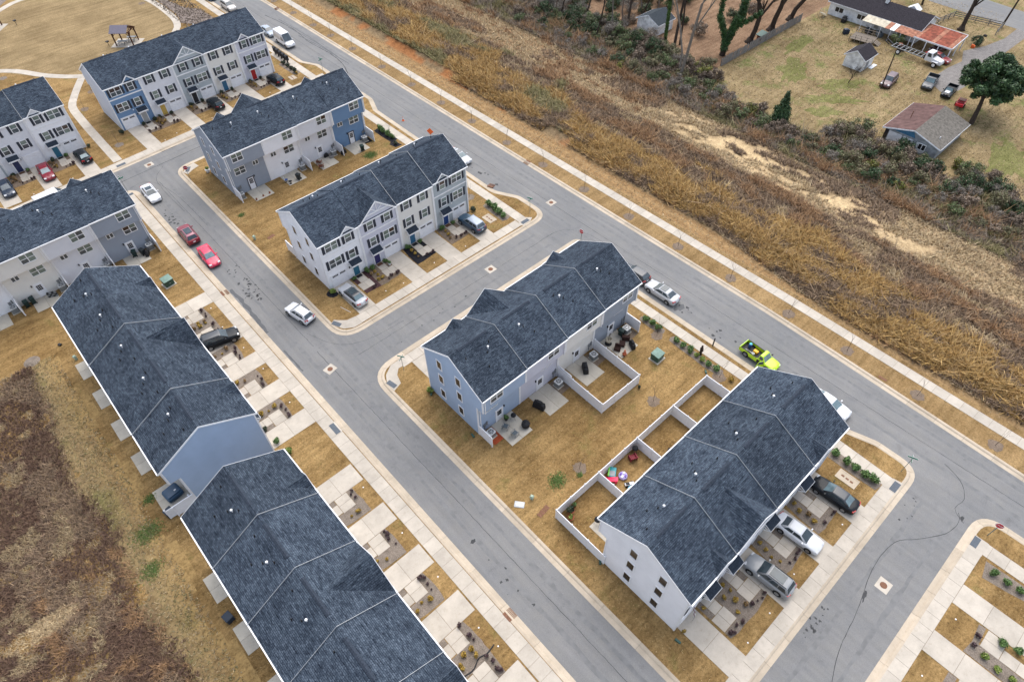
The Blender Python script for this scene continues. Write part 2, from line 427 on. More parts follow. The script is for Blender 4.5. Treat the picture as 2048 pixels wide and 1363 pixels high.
class B:
    """collects polygons for one mesh"""
    def __init__(s):
        s.v = []; s.f = []; s.mi = []; s.cur = 0; s.cuts = []
    def add(s, vs, fs):
        n = len(s.v); s.cuts.append((n, len(s.f))); s.v += [tuple(x) for x in vs]
        for f in fs: s.f.append(tuple(n + i for i in f)); s.mi.append(s.cur)
        return s
    def box(s, x0, x1, y0, y1, z0, z1):
        return s.add([(x0, y0, z0), (x1, y0, z0), (x1, y1, z0), (x0, y1, z0), (x0, y0, z1), (x1, y0, z1), (x1, y1, z1), (x0, y1, z1)],
                     [(0, 3, 2, 1), (4, 5, 6, 7), (0, 1, 5, 4), (1, 2, 6, 5), (2, 3, 7, 6), (3, 0, 4, 7)])
    def prism(s, poly, a0, a1, axis='x'):
        """poly in the other two axes; extruded along axis"""
        n = len(poly)
        def P(p, a):
            return (a, p[0], p[1]) if axis == 'x' else ((p[0], a, p[1]) if axis == 'y' else (p[0], p[1], a))
        vs = [P(p, a0) for p in poly] + [P(p, a1) for p in poly]
        fs = [tuple(range(n)), tuple(range(2 * n - 1, n - 1, -1))]
        fs += [((i + 1) % n, i, n + i, n + (i + 1) % n) for i in range(n)]
        return s.add(vs, fs)
    def hexa(s, p):  # 8 corners, bottom 4 then top 4
        return s.add(p, [(0, 3, 2, 1), (4, 5, 6, 7), (0, 1, 5, 4), (1, 2, 6, 5), (2, 3, 7, 6), (3, 0, 4, 7)])
    def tube(s, p0, p1, r0, r1=None, n=6, caps=True):
        r1 = r0 if r1 is None else r1
        p0 = Vector(p0); p1 = Vector(p1); d = (p1 - p0)
        if d.length < 1e-6: return s
        q = d.normalized()
        a = q.orthogonal().normalized(); b = q.cross(a)
        vs = []
        for p, r in ((p0, r0), (p1, r1)):
            for i in range(n):
                t = 2 * math.pi * i / n
                vs.append(p + (a * math.cos(t) + b * math.sin(t)) * r)
        fs = [(i, (i + 1) % n, n + (i + 1) % n, n + i) for i in range(n)]
        if caps: fs += [tuple(range(n - 1, -1, -1)), tuple(range(n, 2 * n))]
        return s.add(vs, fs)
    def lathe(s, prof, n=12, c=(0, 0, 0)):
        vs = []
        for r, z in prof:
            for i in range(n):
                t = 2 * math.pi * i / n
                vs.append((c[0] + r * math.cos(t), c[1] + r * math.sin(t), c[2] + z))
        m = len(prof)
        fs = [(j * n + i, j * n + (i + 1) % n, (j + 1) * n + (i + 1) % n, (j + 1) * n + i) for j in range(m - 1) for i in range(n)]
        fs += [tuple(range(n - 1, -1, -1)), tuple(range((m - 1) * n, m * n))]
        return s.add(vs, fs)
    def bar(s, p0, p1, w, h):
        """rectangular bar between two points; w sideways, h upwards"""
        p0 = Vector(p0); p1 = Vector(p1); d = (p1 - p0).normalized()
        up = Vector((0, 0, 1)) if abs(d.z) < 0.95 else Vector((0, 1, 0))
        sd = d.cross(up).normalized() * (w / 2); u = sd.cross(d).normalized() * (h / 2)
        return s.hexa([p0 - sd - u, p0 + sd - u, p1 + sd - u, p1 - sd - u, p0 - sd + u, p0 + sd + u, p1 + sd + u, p1 - sd + u])
    def xf(s, m):
        s.v = [tuple(m @ Vector(v)) for v in s.v]; return s
    def mesh(s, name, mats, smooth=False, fix=True):
        me = bpy.data.meshes.new(name)
        me.from_pydata(s.v, [], s.f)
        if isinstance(mats, str): mats = [mats]
        for m in mats: me.materials.append(MT[m])
        if len(mats) > 1: me.polygons.foreach_set("material_index", s.mi)
        if fix:
            bm = bmesh.new(); bm.from_mesh(me)
            bmesh.ops.recalc_face_normals(bm, faces=bm.faces)
            bm.to_mesh(me); bm.free()
        if smooth: me.polygons.foreach_set("use_smooth", [True] * len(me.polygons))
        me.update()
        return me

CACHE = {}
def cached(key, fn):
    if key not in CACHE: CACHE[key] = fn()
    return CACHE[key]
def bevel_mesh(me, w, seg=2, ang=0.5):
    bm = bmesh.new(); bm.from_mesh(me)
    bmesh.ops.remove_doubles(bm, verts=bm.verts, dist=1e-5)
    ed = [e for e in bm.edges if len(e.link_faces) == 2 and e.calc_face_angle(0) > ang]
    bmesh.ops.bevel(bm, geom=ed, offset=w, segments=seg, affect='EDGES', profile=0.6)
    bm.to_mesh(me); bm.free()
    me.polygons.foreach_set("use_smooth", [True] * len(me.polygons))
    return me

def poly_sheet(name, pts, z, mat, parent=None, kind='structure', thick=0.0, label=None):
    """flat polygon (any outline) as a sheet, or as a slab reaching thick below z"""
    bm = bmesh.new()
    vs = [bm.verts.new((p[0], p[1], z)) for p in pts]
    f = bm.faces.new(vs)
    if f.normal.z < 0: f.normal_flip()
    bm.normal_update()
    if f.normal.z < 0: f.normal_flip()
    if thick:
        r = bmesh.ops.extrude_face_region(bm, geom=[f])
        # the original face stays on top: push the new ring down
        nv = [e for e in r['geom'] if isinstance(e, bmesh.types.BMVert)]
        for v in nv: v.co.z -= thick
        bmesh.ops.recalc_face_normals(bm, faces=bm.faces)
    bmesh.ops.triangulate(bm, faces=[g for g in bm.faces if len(g.verts) > 4])
    me = bpy.data.meshes.new(name); bm.to_mesh(me); bm.free()
    me.materials.append(MT[mat])
    o = O(name, me, parent)
    if kind: o["kind"] = kind
    if label: o["label"] = label
    return o

def blob(cx, cy, rx, ry, n=14, jit=0.25, seed=0, rot=0.0):
    r = random.Random(seed * 131 + 17)
    out = []
    for i in range(n):
        t = 2 * math.pi * i / n; k = 1 + r.uniform(-jit, jit)
        x = rx * k * math.cos(t); y = ry * k * math.sin(t)
        out.append((cx + x * math.cos(rot) - y * math.sin(rot), cy + x * math.sin(rot) + y * math.cos(rot)))
    return out
# ---------------------------------------------------------------- view test and rows of houses (needed by the ground)
CAM_R = cam.rotation_quaternion.to_matrix()
def seen(x, y, z=0.0, m=0.06):
    q = CAM_R.transposed() @ (Vector((x, y, z)) - cam.location)
    if q.z >= -1: return False
    a = q.x / -q.z; b = q.y / -q.z
    hx = 18.0 / cam_d.lens; hy = hx * 681 / 1024
    return abs(a) < hx * (1 + m) and abs(b) < hy * (1 + m)

class Row:
    def __init__(s, key, ox, oy, rot, w, units, fd, desc, D=9.8):
        s.key = key; s.o = (ox, oy); s.rot = RD(rot); s.w = w; s.units = units; s.fd = fd; s.desc = desc; s.D = D
    def W(s, u, v):
        c, n = math.cos(s.rot), math.sin(s.rot)
        return (s.o[0] + u * c - v * n, s.o[1] + u * n + v * c)
# unit: (type, mirrored, siding, dz, door, descr)
ROWS = [
 Row('A', -5.25, 58.6, 1.2, 5.98, [('S', 1, 'blue', -.03, 'greydoor', 'blue'), ('P', 0, 'pale', -.02, 'yellow', 'yellow-door'), ('G', 0, 'sage', 0, 'blackdoor', 'sage truss-gabled'),
     ('P', 0, 'cream', .04, 'bluedoor', 'cream'), ('S', 0, 'lavender', .08, 'reddoor', 'red-door')], 8.2, 'shelter row'),
 Row('H', -42.2, 58.2, 0.0, 6.08, [('S', 1, 'white', -.1, 'bluedoor', 'leftmost'), ('P', 0, 'cream', -.05, 'blackdoor', 'second'), ('G', 0, 'sage', 0, 'reddoor', 'truss-gabled'),
     ('P', 0, 'pale', 0, 'navydoor', 'navy-door'), ('S', 0, 'white', .1, 'teal', 'teal-door')], 8.6, 'red sedan row'),
 Row('B', 24.85, 36.5, 180, 6.1, [('S', 1, 'blue', .12, 'reddoor', 'bright blue'), ('P', 1, 'pale', .06, 'navydoor', 'pale grey'), ('G', 1, 'white', 0, 'bluedoor', 'white'),
     ('S', 0, 'slate', -.04, 'blackdoor', 'slate grey')], 6.6, 'stop sign row'),
 Row('G', -13.5, 34.4, 180, 6.1, [('S', 1, 'slate', .05, 'blackdoor', 'slate grey'), ('P', 1, 'pale', .0, 'navydoor', 'pale grey'), ('G', 1, 'cream', 0, 'bluedoor', 'cream'),
     ('P', 1, 'white', 0, 'reddoor', 'white'), ('S', 0, 'slate', 0, 'teal', 'far left')], 5.5, 'left edge row'),
 Row('C', 0.0, 0.0, 0, 6.1, [('S', 1, 'white', -.08, 'teal', 'white'), ('G', 0, 'lavender', 0, 'violet', 'lavender truss-gabled'), ('P', 0, 'cream', .12, 'bluedoor', 'cream'),
     ('S', 0, 'sage', .30, 'royal', 'sage')], 6.4, 'central row'),
 Row('D', 24.4, -22.2, 180, 6.13, [('S', 1, 'slate', .22, 'navydoor', 'slate'), ('P', 1, 'cream', .12, 'reddoor', 'cream'), ('G', 1, 'lavender', 0, 'teal', 'lavender'),
     ('S', 0, 'sky', -.10, 'bluedoor', 'light blue')], 4.7, 'blue-ended row'),
 Row('F', -0.75, -58.7, 0, 6.1, [('S', 1, 'white', -.12, 'teal', 'white'), ('G', 0, 'lavender', 0, 'violet', 'second'), ('P', 0, 'cream', .10, 'bluedoor', 'third'),
     ('S', 0, 'slate', .2, 'royal', 'right end')], 5.7, 'lower right row'),
 Row('E1', -18.0, -17.4, 90, 5.82, [('S', 1, 'sky', -.15, 'teal', 'south end'), ('P', 1, 'cream', 0, 'reddoor', 'second'), ('G', 1, 'lavender', 0, 'bluedoor', 'middle'),
     ('P', 1, 'pale', .14, 'navydoor', 'fourth'), ('S', 0, 'slate', .14, 'royal', 'north end')], 5.4, 'black SUV row'),
 Row('E2', -18.15, -54.1, 90, 6.1, [('S', 1, 'slate', -.24, 'teal', 'south end'), ('P', 0, 'cream', -.12, 'reddoor', 'second'), ('G', 0, 'lavender', 0, 'bluedoor', 'middle'),
     ('P', 0, 'pale', .12, 'navydoor', 'fourth'), ('S', 0, 'sky', .24, 'royal', 'north end')], 5.4, 'bottom edge row'),
]
RW = {r.key: r for r in ROWS}

# ---------------------------------------------------------------- ground, road, lawns, kerbs
ZR = -0.125
gb = B().add([(-1500, -1500, -0.40), (1500, -1500, -0.40), (1500, 1500, -0.40), (-1500, 1500, -0.40)], [(0, 1, 2, 3)])
O("ground", gb.mesh("ground", "field_soil", fix=False), kind='structure')
rb = B().add([(-62, -112, ZR), (39.6, -112, ZR), (39.6, 160, ZR), (-62, 160, ZR)], [(0, 1, 2, 3)])
ROAD = O("road", rb.mesh("road", "asphalt", fix=False), kind='structure')

def rounded(pts, seg=7):
    n = len(pts); out = []
    for i in range(n):
        p = Vector(pts[i][:2]); r = pts[i][2]
        a = Vector(pts[i - 1][:2]); b = Vector(pts[(i + 1) % n][:2])
        if r <= 0: out.append(tuple(p)); continue
        u = (a - p).normalized(); v = (b - p).normalized()
        ang = u.angle(v)
        d = min(r / math.tan(ang / 2), (a - p).length * 0.48, (b - p).length * 0.48)
        p0 = p + u * d; p1 = p + v * d
        for k in range(seg + 1):
            t = k / seg
            q = p0 * (1 - t) ** 2 + p * 2 * t * (1 - t) + p1 * t ** 2
            out.append(tuple(q))
    return out
def densify(pts, step):
    out = []
    n = len(pts)
    for i in range(n):
        a = Vector(pts[i]); b = Vector(pts[(i + 1) % n]); L = (b - a).length
        m = max(1, int(round(L / step)))
        for k in range(m): out.append(tuple(a.lerp(b, k / m)))
    return out
def inset(pts, d):
    n = len(pts); out = []
    for i in range(n):
        a = Vector(pts[i - 1]); p = Vector(pts[i]); b = Vector(pts[(i + 1) % n])
        e1 = (p - a).normalized(); e2 = (b - p).normalized()
        n1 = Vector((-e1.y, e1.x)); n2 = Vector((-e2.y, e2.x))
        m = (n1 + n2)
        m = m / max(0.5, m.length_squared) * 2 if m.length > 1e-6 else n1
        out.append(tuple(p + m * d))
    return out
KW = 0.84
KPROF = [(0.0, -0.30), (0.0, -0.118), (0.06, -0.112), (0.44, -0.098), (0.53, -0.02), (0.60, 0.010), (0.66, 0.016), (KW, 0.012), (KW, -0.30)]
def kerb_loop(lawn, outline, step=3.0):
    """kerb sections along a ccw outline; each section is a piece of its own"""
    n = len(outline)
    off = [inset(outline, d) for d, _ in KPROF]
    # cumulative length, cut into pieces
    L = 0; piece = []; 
    def flush(ids):
        if len(ids) < 2: return
        mx, my = outline[ids[len(ids) // 2] % n]
        if not seen(mx, my): return
        b = B(); k = len(KPROF)
        vs = []
        for q, i in enumerate(ids):
            for j in range(k):
                x, y = off[j][i % n]
                if q == 0 or q == len(ids) - 1:      # leave a thin open joint between pieces
                    i2 = ids[1] if q == 0 else ids[-2]
                    ox, oy = off[j][i2 % n]; d = math.hypot(ox - x, oy - y) + 1e-9
                    x += (ox - x) / d * 0.012; y += (oy - y) / d * 0.012
                vs.append((x, y, KPROF[j][1]))
        fs = [(a * k + j, a * k + j + 1, (a + 1) * k + j + 1, (a + 1) * k + j) for a in range(len(ids) - 1) for j in range(k - 1)]
        fs += [tuple(range(k)), tuple((len(ids) - 1) * k + j for j in range(k - 1, -1, -1))]
        b.add(vs, fs)
        O("kerb_section", b.mesh("kerb_section", "kerb_concrete"), lawn)
    ids = [0]
    for i in range(n):
        a = outline[i]; c = outline[(i + 1) % n]
        L += math.hypot(c[0] - a[0], c[1] - a[1])
        ids.append(i + 1)
        if L >= step: flush(ids); ids = [i + 1]; L = 0
    flush(ids)

def block(pts, mat="lawn", name="lawn"):
    out = densify(rounded(pts), 1.5)
    lawn = poly_sheet(name, inset(out, KW - 0.03), 0.0, mat, thick=0.35)
    kerb_loop(lawn, out)
    return lawn
LAWN1 = block([(-3.95, -8.9, 3.4), (32.7, -8.9, 2.9), (32.6, -2.4, 2.6), (30.75, 1.2, 2.6), (31.1, 33.6, 1.8), (32.7, 37.6, 2.0), (32.8, 42.6, 3), (-3.75, 41.8, 2.8)])
LAWN2 = block([(-4.5, -66.3, 3), (31.35, -66.4, 2.6), (31.4, -61.4, 2.6), (30.25, -57.6, 2.4), (30.3, -20.5, 2.4), (32.0, -17.6, 2), (32.0, -15.2, 2.2), (-4.4, -15.2, 3.6)])
LAWN3 = block([(0.5, -72.45, 2.5), (0.5, -111, 0), (31.5, -111, 0), (31.4, -72.4, 2.8)])
LAWN4 = block([(-61, 45.0, 0), (32.5, 49.9, 2.8), (32.5, 56.0, 2.2), (30.85, 59.4, 2.2), (30.6, 159, 0), (-61, 159, 0)])
LAWN5 = block([(-10.15, 41.6, 2.8), (-61, 38.8, 0), (-61, -111, 0), (-10.25, -111, 0)])
# the far side of the main road: kerb, verge, then the mown strip before the bank
def esh(y): return -1.1 * max(0.0, (-42 - y) / 30.0) ** 1.2 if y < -42 else 0.0
EY = [159, 60, 0, -42, -50, -58, -66, -74, -82, -95, -111]
east = [(39.0 + esh(y), y) for y in EY] + [(400, -111), (400, 159)]
LAWN6 = poly_sheet("verge", [(39.8 + esh(y), y) for y in EY] + [(44.6, -111), (44.6, 159)], 0.0, "verge_lawn", thick=0.35)
kerb_loop(LAWN6, densify(east, 1.5))

# ---------------------------------------------------------------- concrete slabs
def slab_mesh(l, w, mat, t=0.05):
    l = round(l, 2); w = round(w, 2)
    def mk():
        b = B(); g = 0.014
        b.box(-l / 2 + g, l / 2 - g, -w / 2 + g, w / 2 - g, -t, 0)
        return b.mesh("slab", mat)
    return cached(("slab", l, w, mat), mk)
def strip(name, path, w, ls=1.52, mat="concrete", z=0.028, lead=None):
    """a walk of slabs along a polyline (its centre line)"""
    P = [Vector(p) for p in path]
    le = []; ri = []
    for i, p in enumerate(P):
        d = ((P[min(i + 1, len(P) - 1)] - P[max(i - 1, 0)])).normalized(); nn = Vector((-d.y, d.x)) * (w / 2)
        le.append(tuple(p + nn)); ri.append(tuple(p - nn))
    base = poly_sheet(name, le + ri[::-1], 0.008, "joint")
    if len(P) == 2:
        L = (P[1] - P[0]).length; n = max(1, round(L / ls)); d = (P[1] - P[0]) / n
        ang = math.atan2(d.y, d.x); me = slab_mesh(d.length, w, mat)
        for k in range(n):
            c = P[0] + d * (k + 0.5)
            if seen(c.x, c.y, 0, 0.03): O("slab", me, base, (c.x, c.y, z), ang)
    else:
        for i in range(len(P) - 1):
            g = 0.012
            a, b2, c, d = Vector(le[i]), Vector(le[i + 1]), Vector(ri[i + 1]), Vector(ri[i])
            m = (a + b2 + c + d) / 4
            if not seen(m.x, m.y, 0, 0.03): continue
            q = [v + (m - v).normalized() * g * 1.4 - m for v in (a, b2, c, d)]
            bb = B().hexa([(v.x, v.y, -0.04) for v in q] + [(v.x, v.y, 0.0) for v in q])
            O("slab", bb.mesh("slab", mat), base, (m.x, m.y, z))
    return base
def resample(pts, step):
    out = [Vector(pts[0])]
    # Catmull-Rom through the points
    P = [Vector(p) for p in pts]; Q = [P[0]] + P + [P[-1]]
    fine = []
    for i in range(1, len(Q) - 2):
        for k in range(20):
            t = k / 20; a, b, c, d = Q[i - 1], Q[i], Q[i + 1], Q[i + 2]
            fine.append(0.5 * ((2 * b) + (c - a) * t + (2 * a - 5 * b + 4 * c - d) * t * t + (3 * b - a - 3 * c + d) * t ** 3))
    fine.append(P[-1]); acc = 0
    for a, b in zip(fine, fine[1:]):
        acc += (b - a).length
        if acc >= step: out.append(b); acc = 0
    if (out[-1] - P[-1]).length > 0.3: out.append(P[-1])
    return [tuple(p) for p in out]

strip("sidewalk", [(-0.2, -7.16), (28.0, -7.1)], 1.5)
strip("sidewalk", [(28.85, -7.9), (28.85, 41.0)], 1.5)
strip("sidewalk", [(28.15, -15.9), (28.15, -46.8)], 1.42)
strip("sidewalk", [(28.05, -46.8), (27.4, -65.3)], 1.48)
strip("sidewalk", [(-3.0, -64.98), (26.6, -64.98)], 1.34)
strip("sidewalk", [(1.4, -73.86), (26.5, -73.84)], 1.3)
strip("sidewalk", [(27.4, -73.3), (27.4, -83.0)], 1.5)
strip("sidewalk", [(-11.85, -56.6), (-11.85, 39.0)], 1.5)
strip("sidewalk", [(-48.0, 47.05), (31.0, 51.4)], 1.55)
strip("sidewalk", [(43.15, -44.0), (43.15, 128.0)], 1.46)
strip("sidewalk", resample([(43.15 + .6 * esh(y), y) for y in (-44, -52, -60, -68, -76, -86)], 1.52), 1.46)
strip("sidewalk", [(-0.6, -16.78), (27.3, -16.78)], 1.4)
strip("sidewalk", [(28.85, 52.0), (28.85, 104.0)], 1.5)
strip("park_path", resample([(-34, 106), (-25, 102.6), (-14.2, 97.0), (-8.7, 89.1), (-4.0, 84.2), (1.5, 81.8), (8, 81.5), (14, 84.5), (17.6, 89.5), (19.6, 92.7), (20.6, 98.5), (20.3, 110), (17, 120), (10, 127), (-0.3, 131), (-7.0, 128.0), (-14, 122)], 1.6), 1.45)
strip("park_path", resample([(-9.5, 50.2), (-9.5, 60), (-9.4, 68), (-9.1, 73.2), (-7.9, 76.2), (-5.9, 80.0), (-3.9, 83.4)], 1.6), 1.42)

def ramp_poly(pts, pad, ang=0.0, pl=1.2, pw=0.65):
    o = poly_sheet("corner_ramp", pts, 0.030, "concrete", thick=0.03)
    b = B().box(-pl / 2, pl / 2, -pw / 2, pw / 2, 0, 0.012)
    for i in range(9):
        for j in range(5):
            x = -pl / 2 + (i + .5) * pl / 9; y = -pw / 2 + (j + .5) * pw / 5
            b.box(x - .025, x + .025, y - .025, y + .025, 0.012, 0.022)
    O("tactile_pad", b.mesh("tactile_pad", "tactile"), o, (pad[0], pad[1], 0.033), ang)
ramp_poly([(-0.2, -7.95), (-0.2, -6.4), (-1.4, -6.2), (-2.2, -5.5), (-2.6, -5.0), (-3.15, -5.3), (-3.0, -6.2), (-2.5, -7.2), (-1.4, -7.9)], (-2.75, -5.85), 2.0, 1.25, 0.62)
ramp_poly([(0.1, -16.1), (0.1, -17.3), (-1.2, -17.2), (-1.9, -17.9), (-2.3, -19.2), (-3.55, -19.6), (-3.6, -18.2), (-2.9, -17.0), (-1.6, -16.15)], (-3.2, -18.6), 1.75, 1.3, 0.6)
ramp_poly([(27.9, -7.85), (28.1, -8.05), (29.6, -8.0), (30.3, -7.6), (29.6, -6.9), (28.1, -6.9)], (28.9, -7.55), 0.0, 1.35, 0.62)
ramp_poly([(26.6, -65.7), (28.4, -65.75), (28.2, -64.7), (26.6, -64.3)], (27.4, -65.33), 0.0, 1.35, 0.66)
ramp_poly([(26.4, -73.2), (28.2, -73.2), (28.2, -74.5), (26.4, -74.5)], (27.45, -73.5), 0.0, 1.3, 0.6)
ramp_poly([(-10.9, 48.3), (-8.4, 48.45), (-8.4, 49.9), (-10.9, 49.8)], (-9.55, 48.75), 0.05, 1.5, 0.6)
ramp_poly([(-0.5, 41.0), (-0.3, 39.6), (-1.6, 39.2), (-2.6, 38.6), (-2.95, 39.6), (-2.0, 40.7)], (-2.0, 39.85), -2.2, 1.4, 0.6)
ramp_poly([(-11.1, 39.0), (-12.6, 39.0), (-12.4, 40.3), (-11.7, 40.5), (-11.1, 40.0)], (-11.7, 39.7), 0.1, 1.2, 0.55)
ramp_poly([(-11.4, -20.1), (-11.05, -20.1), (-11.05, -18.4), (-11.4, -18.4)], (-11.55, -19.3), 1.57, 1.6, 0.6)

# ---------------------------------------------------------------- manholes, drains, tar, stains on the road
def manhole(x, y, desc, ang=0.0, z=ZR, sq=True):
    t = E("manhole", (x, y, z), ang, desc, "manhole", "manhole covers in the roads")
    if sq: O("collar", B().box(-.66, .66, -.6, .6, 0, 0.012).mesh("collar", "concrete"), t)
    O("cover", cached("mh_cover", lambda: B().lathe([(0.33, 0.004), (0.33, 0.024), (0.29, 0.03), (0.0, 0.03)], 20).mesh("cover", "iron_rust")), t)
manhole(18.5, -11.65, "round rusty manhole cover in a pale square between the two facing rows")
manhole(17.0, -69.5, "round rusty manhole cover in a pale square near the bottom right street")
manhole(-7.3, -11.5, "round rusty manhole cover in a pale square at the street junction", 0.2)
manhole(-6.1, 45.8, "round rusty manhole cover in a pale square by the red stop sign", 0.05)
manhole(35.0, 1.8 - 8.7, "round rusty manhole cover in a pale square on the main road")
def drain(x, y, ang, desc):
    t = E("storm_drain", (x, y, 0.0), ang, desc, "drain", "storm drains in the kerbs")
    O("hood", B().box(-.5, .5, 0.30, .62, -0.09, 0.03).mesh("hood", "iron_rust"), t)
    b = B().box(-.5, .5, -.32, -.28, -0.105, -0.085).box(-.5, .5, .26, .30, -0.105, -0.07)
    for i in range(9): b.box(-.5 + i * .12, -.5 + i * .12 + .05, -.28, .26, -0.105, -0.08)
    O("grate", b.mesh("grate", "iron_rust"), t)
drain(-10.55, -47.6, 1.571, "rusty storm drain in the kerb near the bottom of the long street")
drain(-10.55, 9.4, 1.571, "rusty storm drain in the kerb beside the wet streak")
drain(39.35, 3.2, -1.571, "rusty storm drain in the far kerb opposite the central row")
drain(39.35, -57.6, -1.571, "rusty storm drain in the far kerb at the lower right")
drain(39.25, 85.0, -1.571, "rusty storm drain in the far kerb near the top of the road")
drain(31.25, 2.6, 1.9, "rusty storm drain in the near kerb by the bulging corner")

def ribbon(path, w, mat, name, z=ZR + 0.004, step=0.5, wob=0.04, seed=1, parent=ROAD):
    r = random.Random(seed)
    P = [Vector(p) for p in resample(path, step)] if len(path) > 2 else [Vector(path[0]).lerp(Vector(path[1]), i / max(1, int((Vector(path[1]) - Vector(path[0])).length / step))) for i in range(int((Vector(path[1]) - Vector(path[0])).length / step) + 1)]
    vs = []; 
    for i, p in enumerate(P):
        d = (P[min(i + 1, len(P) - 1)] - P[max(i - 1, 0)]).normalized(); nn = Vector((-d.y, d.x))
        o = nn * r.uniform(-wob, wob); k = w * r.uniform(0.6, 1.35) / 2
        vs += [(*(p + o + nn * k), z), (*(p + o - nn * k), z)]
    fs = [(2 * i, 2 * i + 1, 2 * i + 3, 2 * i + 2) for i in range(len(P) - 1)]
    b = B().add(vs, fs)
    me = b.mesh(name, mat, fix=False)
    if me.polygons[0].normal.z < 0: me.flip_normals()
    return O(name, me, parent)
# paving seams and tar-filled cracks
ribbon([(-7.0, -90), (-7.0, -8)], 0.045, "stain", "paving_seam", wob=.03, seed=2)
ribbon([(-6.9, -7), (-6.8, 40)], 0.045, "stain", "paving_seam", wob=.03, seed=3)
ribbon([(34.9, -90), (34.8, 120)], 0.05, "stain", "paving_seam", wob=.03, seed=4)
ribbon([(-3.5, -12.0), (30, -12.2)], 0.04, "stain", "paving_seam", wob=.03, seed=5)
ribbon([(-30, 43.0), (2, 45.0), (26, 46.2)], 0.10, "tar", "crack_seal", seed=6)
ribbon([(-4.6, 43.8), (-6.6, 41.6), (-7.2, 38.5), (-7.1, 30)], 0.045, "stain", "crack_seal", seed=7)
ribbon([(-11, 41.5), (-9.0, 41.8), (-7.3, 40), (-6.2, 34), (-6.0, 24)], 0.04, "stain", "crack_seal", seed=8)
ribbon([(35.9, 84), (36.9, 74), (36.2, 66), (36.6, 58), (35.8, 52), (33.9, 47.5), (32.5, 45.5)], 0.16, "stain", "crack_seal", seed=9)
ribbon([(-6.4, -4.5), (-4.6, -8.6), (-1.5, -10.6), (4, -11.2)], 0.035, "stain", "crack_seal", seed=10)
ribbon([(28.0, -12.0), (31.6, -12.6), (33.6, -15.4), (34.0, -20)], 0.035, "stain", "crack_seal", seed=11)
ribbon([(3.5, -71.6), (8, -69.8), (13, -69.0), (18.0, -68.0), (21.8, -68.2), (23.8, -69.6), (26.4, -71.2), (28.6, -71.5), (29.6, -70.9)], 0.055, "stain", "crack_seal", seed=12, wob=.02)
ribbon([(28.7, -71.9), (29.6, -70.6), (31.4, -70.8), (33.2, -69.6), (34.0, -67.5)], 0.055, "stain", "crack_seal", seed=13, wob=.02)
for i in range(3): ribbon([(37.0 - i * .45, 80 - i * 5), (37.4 - i * .3, 68 - i * 3), (37.0, 60 - i * 4)], 0.22, "wet_patch", "crack_seal", seed=20 + i, z=ZR + 0.004 + .001 * i)
def stain(x, y, rx, ry, seed, mat="stain", rot=0.0, n=12, jit=.4, z=ZR + 0.006):
    poly_sheet("oil_stain", blob(x, y, rx, ry, n, jit, seed, rot), z, mat, ROAD, kind=None)
k = 0
def spatter(cx, cy, sx, sy, n, smin, smax, seed, mat="stain"):
    r = random.Random(seed)
    for i in range(n):
        s = r.uniform(smin, smax)
        stain(cx + r.gauss(0, sx), cy + r.gauss(0, sy), s, s * r.uniform(.6, 1.5), seed * 50 + i, mat)
spatter(-9.3, 30.0, .3, 2.2, 26, .06, .2, 1)
spatter(-7.9, 7.0, .6, 1.2, 24, .06, .2, 2)
spatter(-7.8, 12.0, .5, 2.0, 12, .05, .15, 3)
spatter(31.8, -37.0, .5, 3.2, 16, .06, .22, 4)
spatter(32.0, 6.5, .5, 2.4, 10, .10, .28, 5)
spatter(9.2, -66.9, 1.0, .22, 20, .04, .15, 6)
spatter(6, -13.6, 3.5, .5, 8, .06, .14, 7)
spatter(26.5, -67.5, 2.0, .5, 8, .05, .13, 8)
spatter(-8.5, -46, .5, 2.5, 7, .05, .2, 9)
stain(-8.6, -39.9, .32, .2, 91, "tar"); stain(14.8, -68.75, .6, .14, 92, "stain", .25)
stain(29.1, -71.6, .45, .16, 93, "stain", .2); stain(31.6, -34.0, .7, .5, 94, "wet_patch"); stain(31.4, -26.6, .5, .9, 95, "stain")
stain(-1.7, 48.2, 1.3, .22, 96, "stain", .1, 14, .5)
ribbon([(-9.8, 9.5), (-9.75, 6), (-9.85, 2.4), (-10.0, -1)], 0.46, "wet_patch", "wet_streak", wob=.08, seed=30)
ribbon([(-9.9, -5.0), (-9.9, -9.5)], 0.22, "wet_patch", "wet_streak", wob=.05, seed=31)

for i, (x, y0, y1) in enumerate(((-8.3, -60, 38), (-5.9, -60, 38), (33.2, -80, 90), (36.6, -80, 90), (37.6, -80, 90))):
    ribbon([(x, y0), (x, y1)], .42, "tyre_wear", "tyre_track", ZR + .003, 1.2, .10, 60 + i)
for i, (y, x0, x1) in enumerate(((-10.6, 2, 28), (-13.6, 0, 28), (-68.0, 2, 28), (-70.9, 2, 28), (44.4, -30, 26), (46.3, -30, 26))):
    ribbon([(x0, y), (x1, y)], .40, "tyre_wear", "tyre_track", ZR + .003, 1.2, .08, 70 + i)
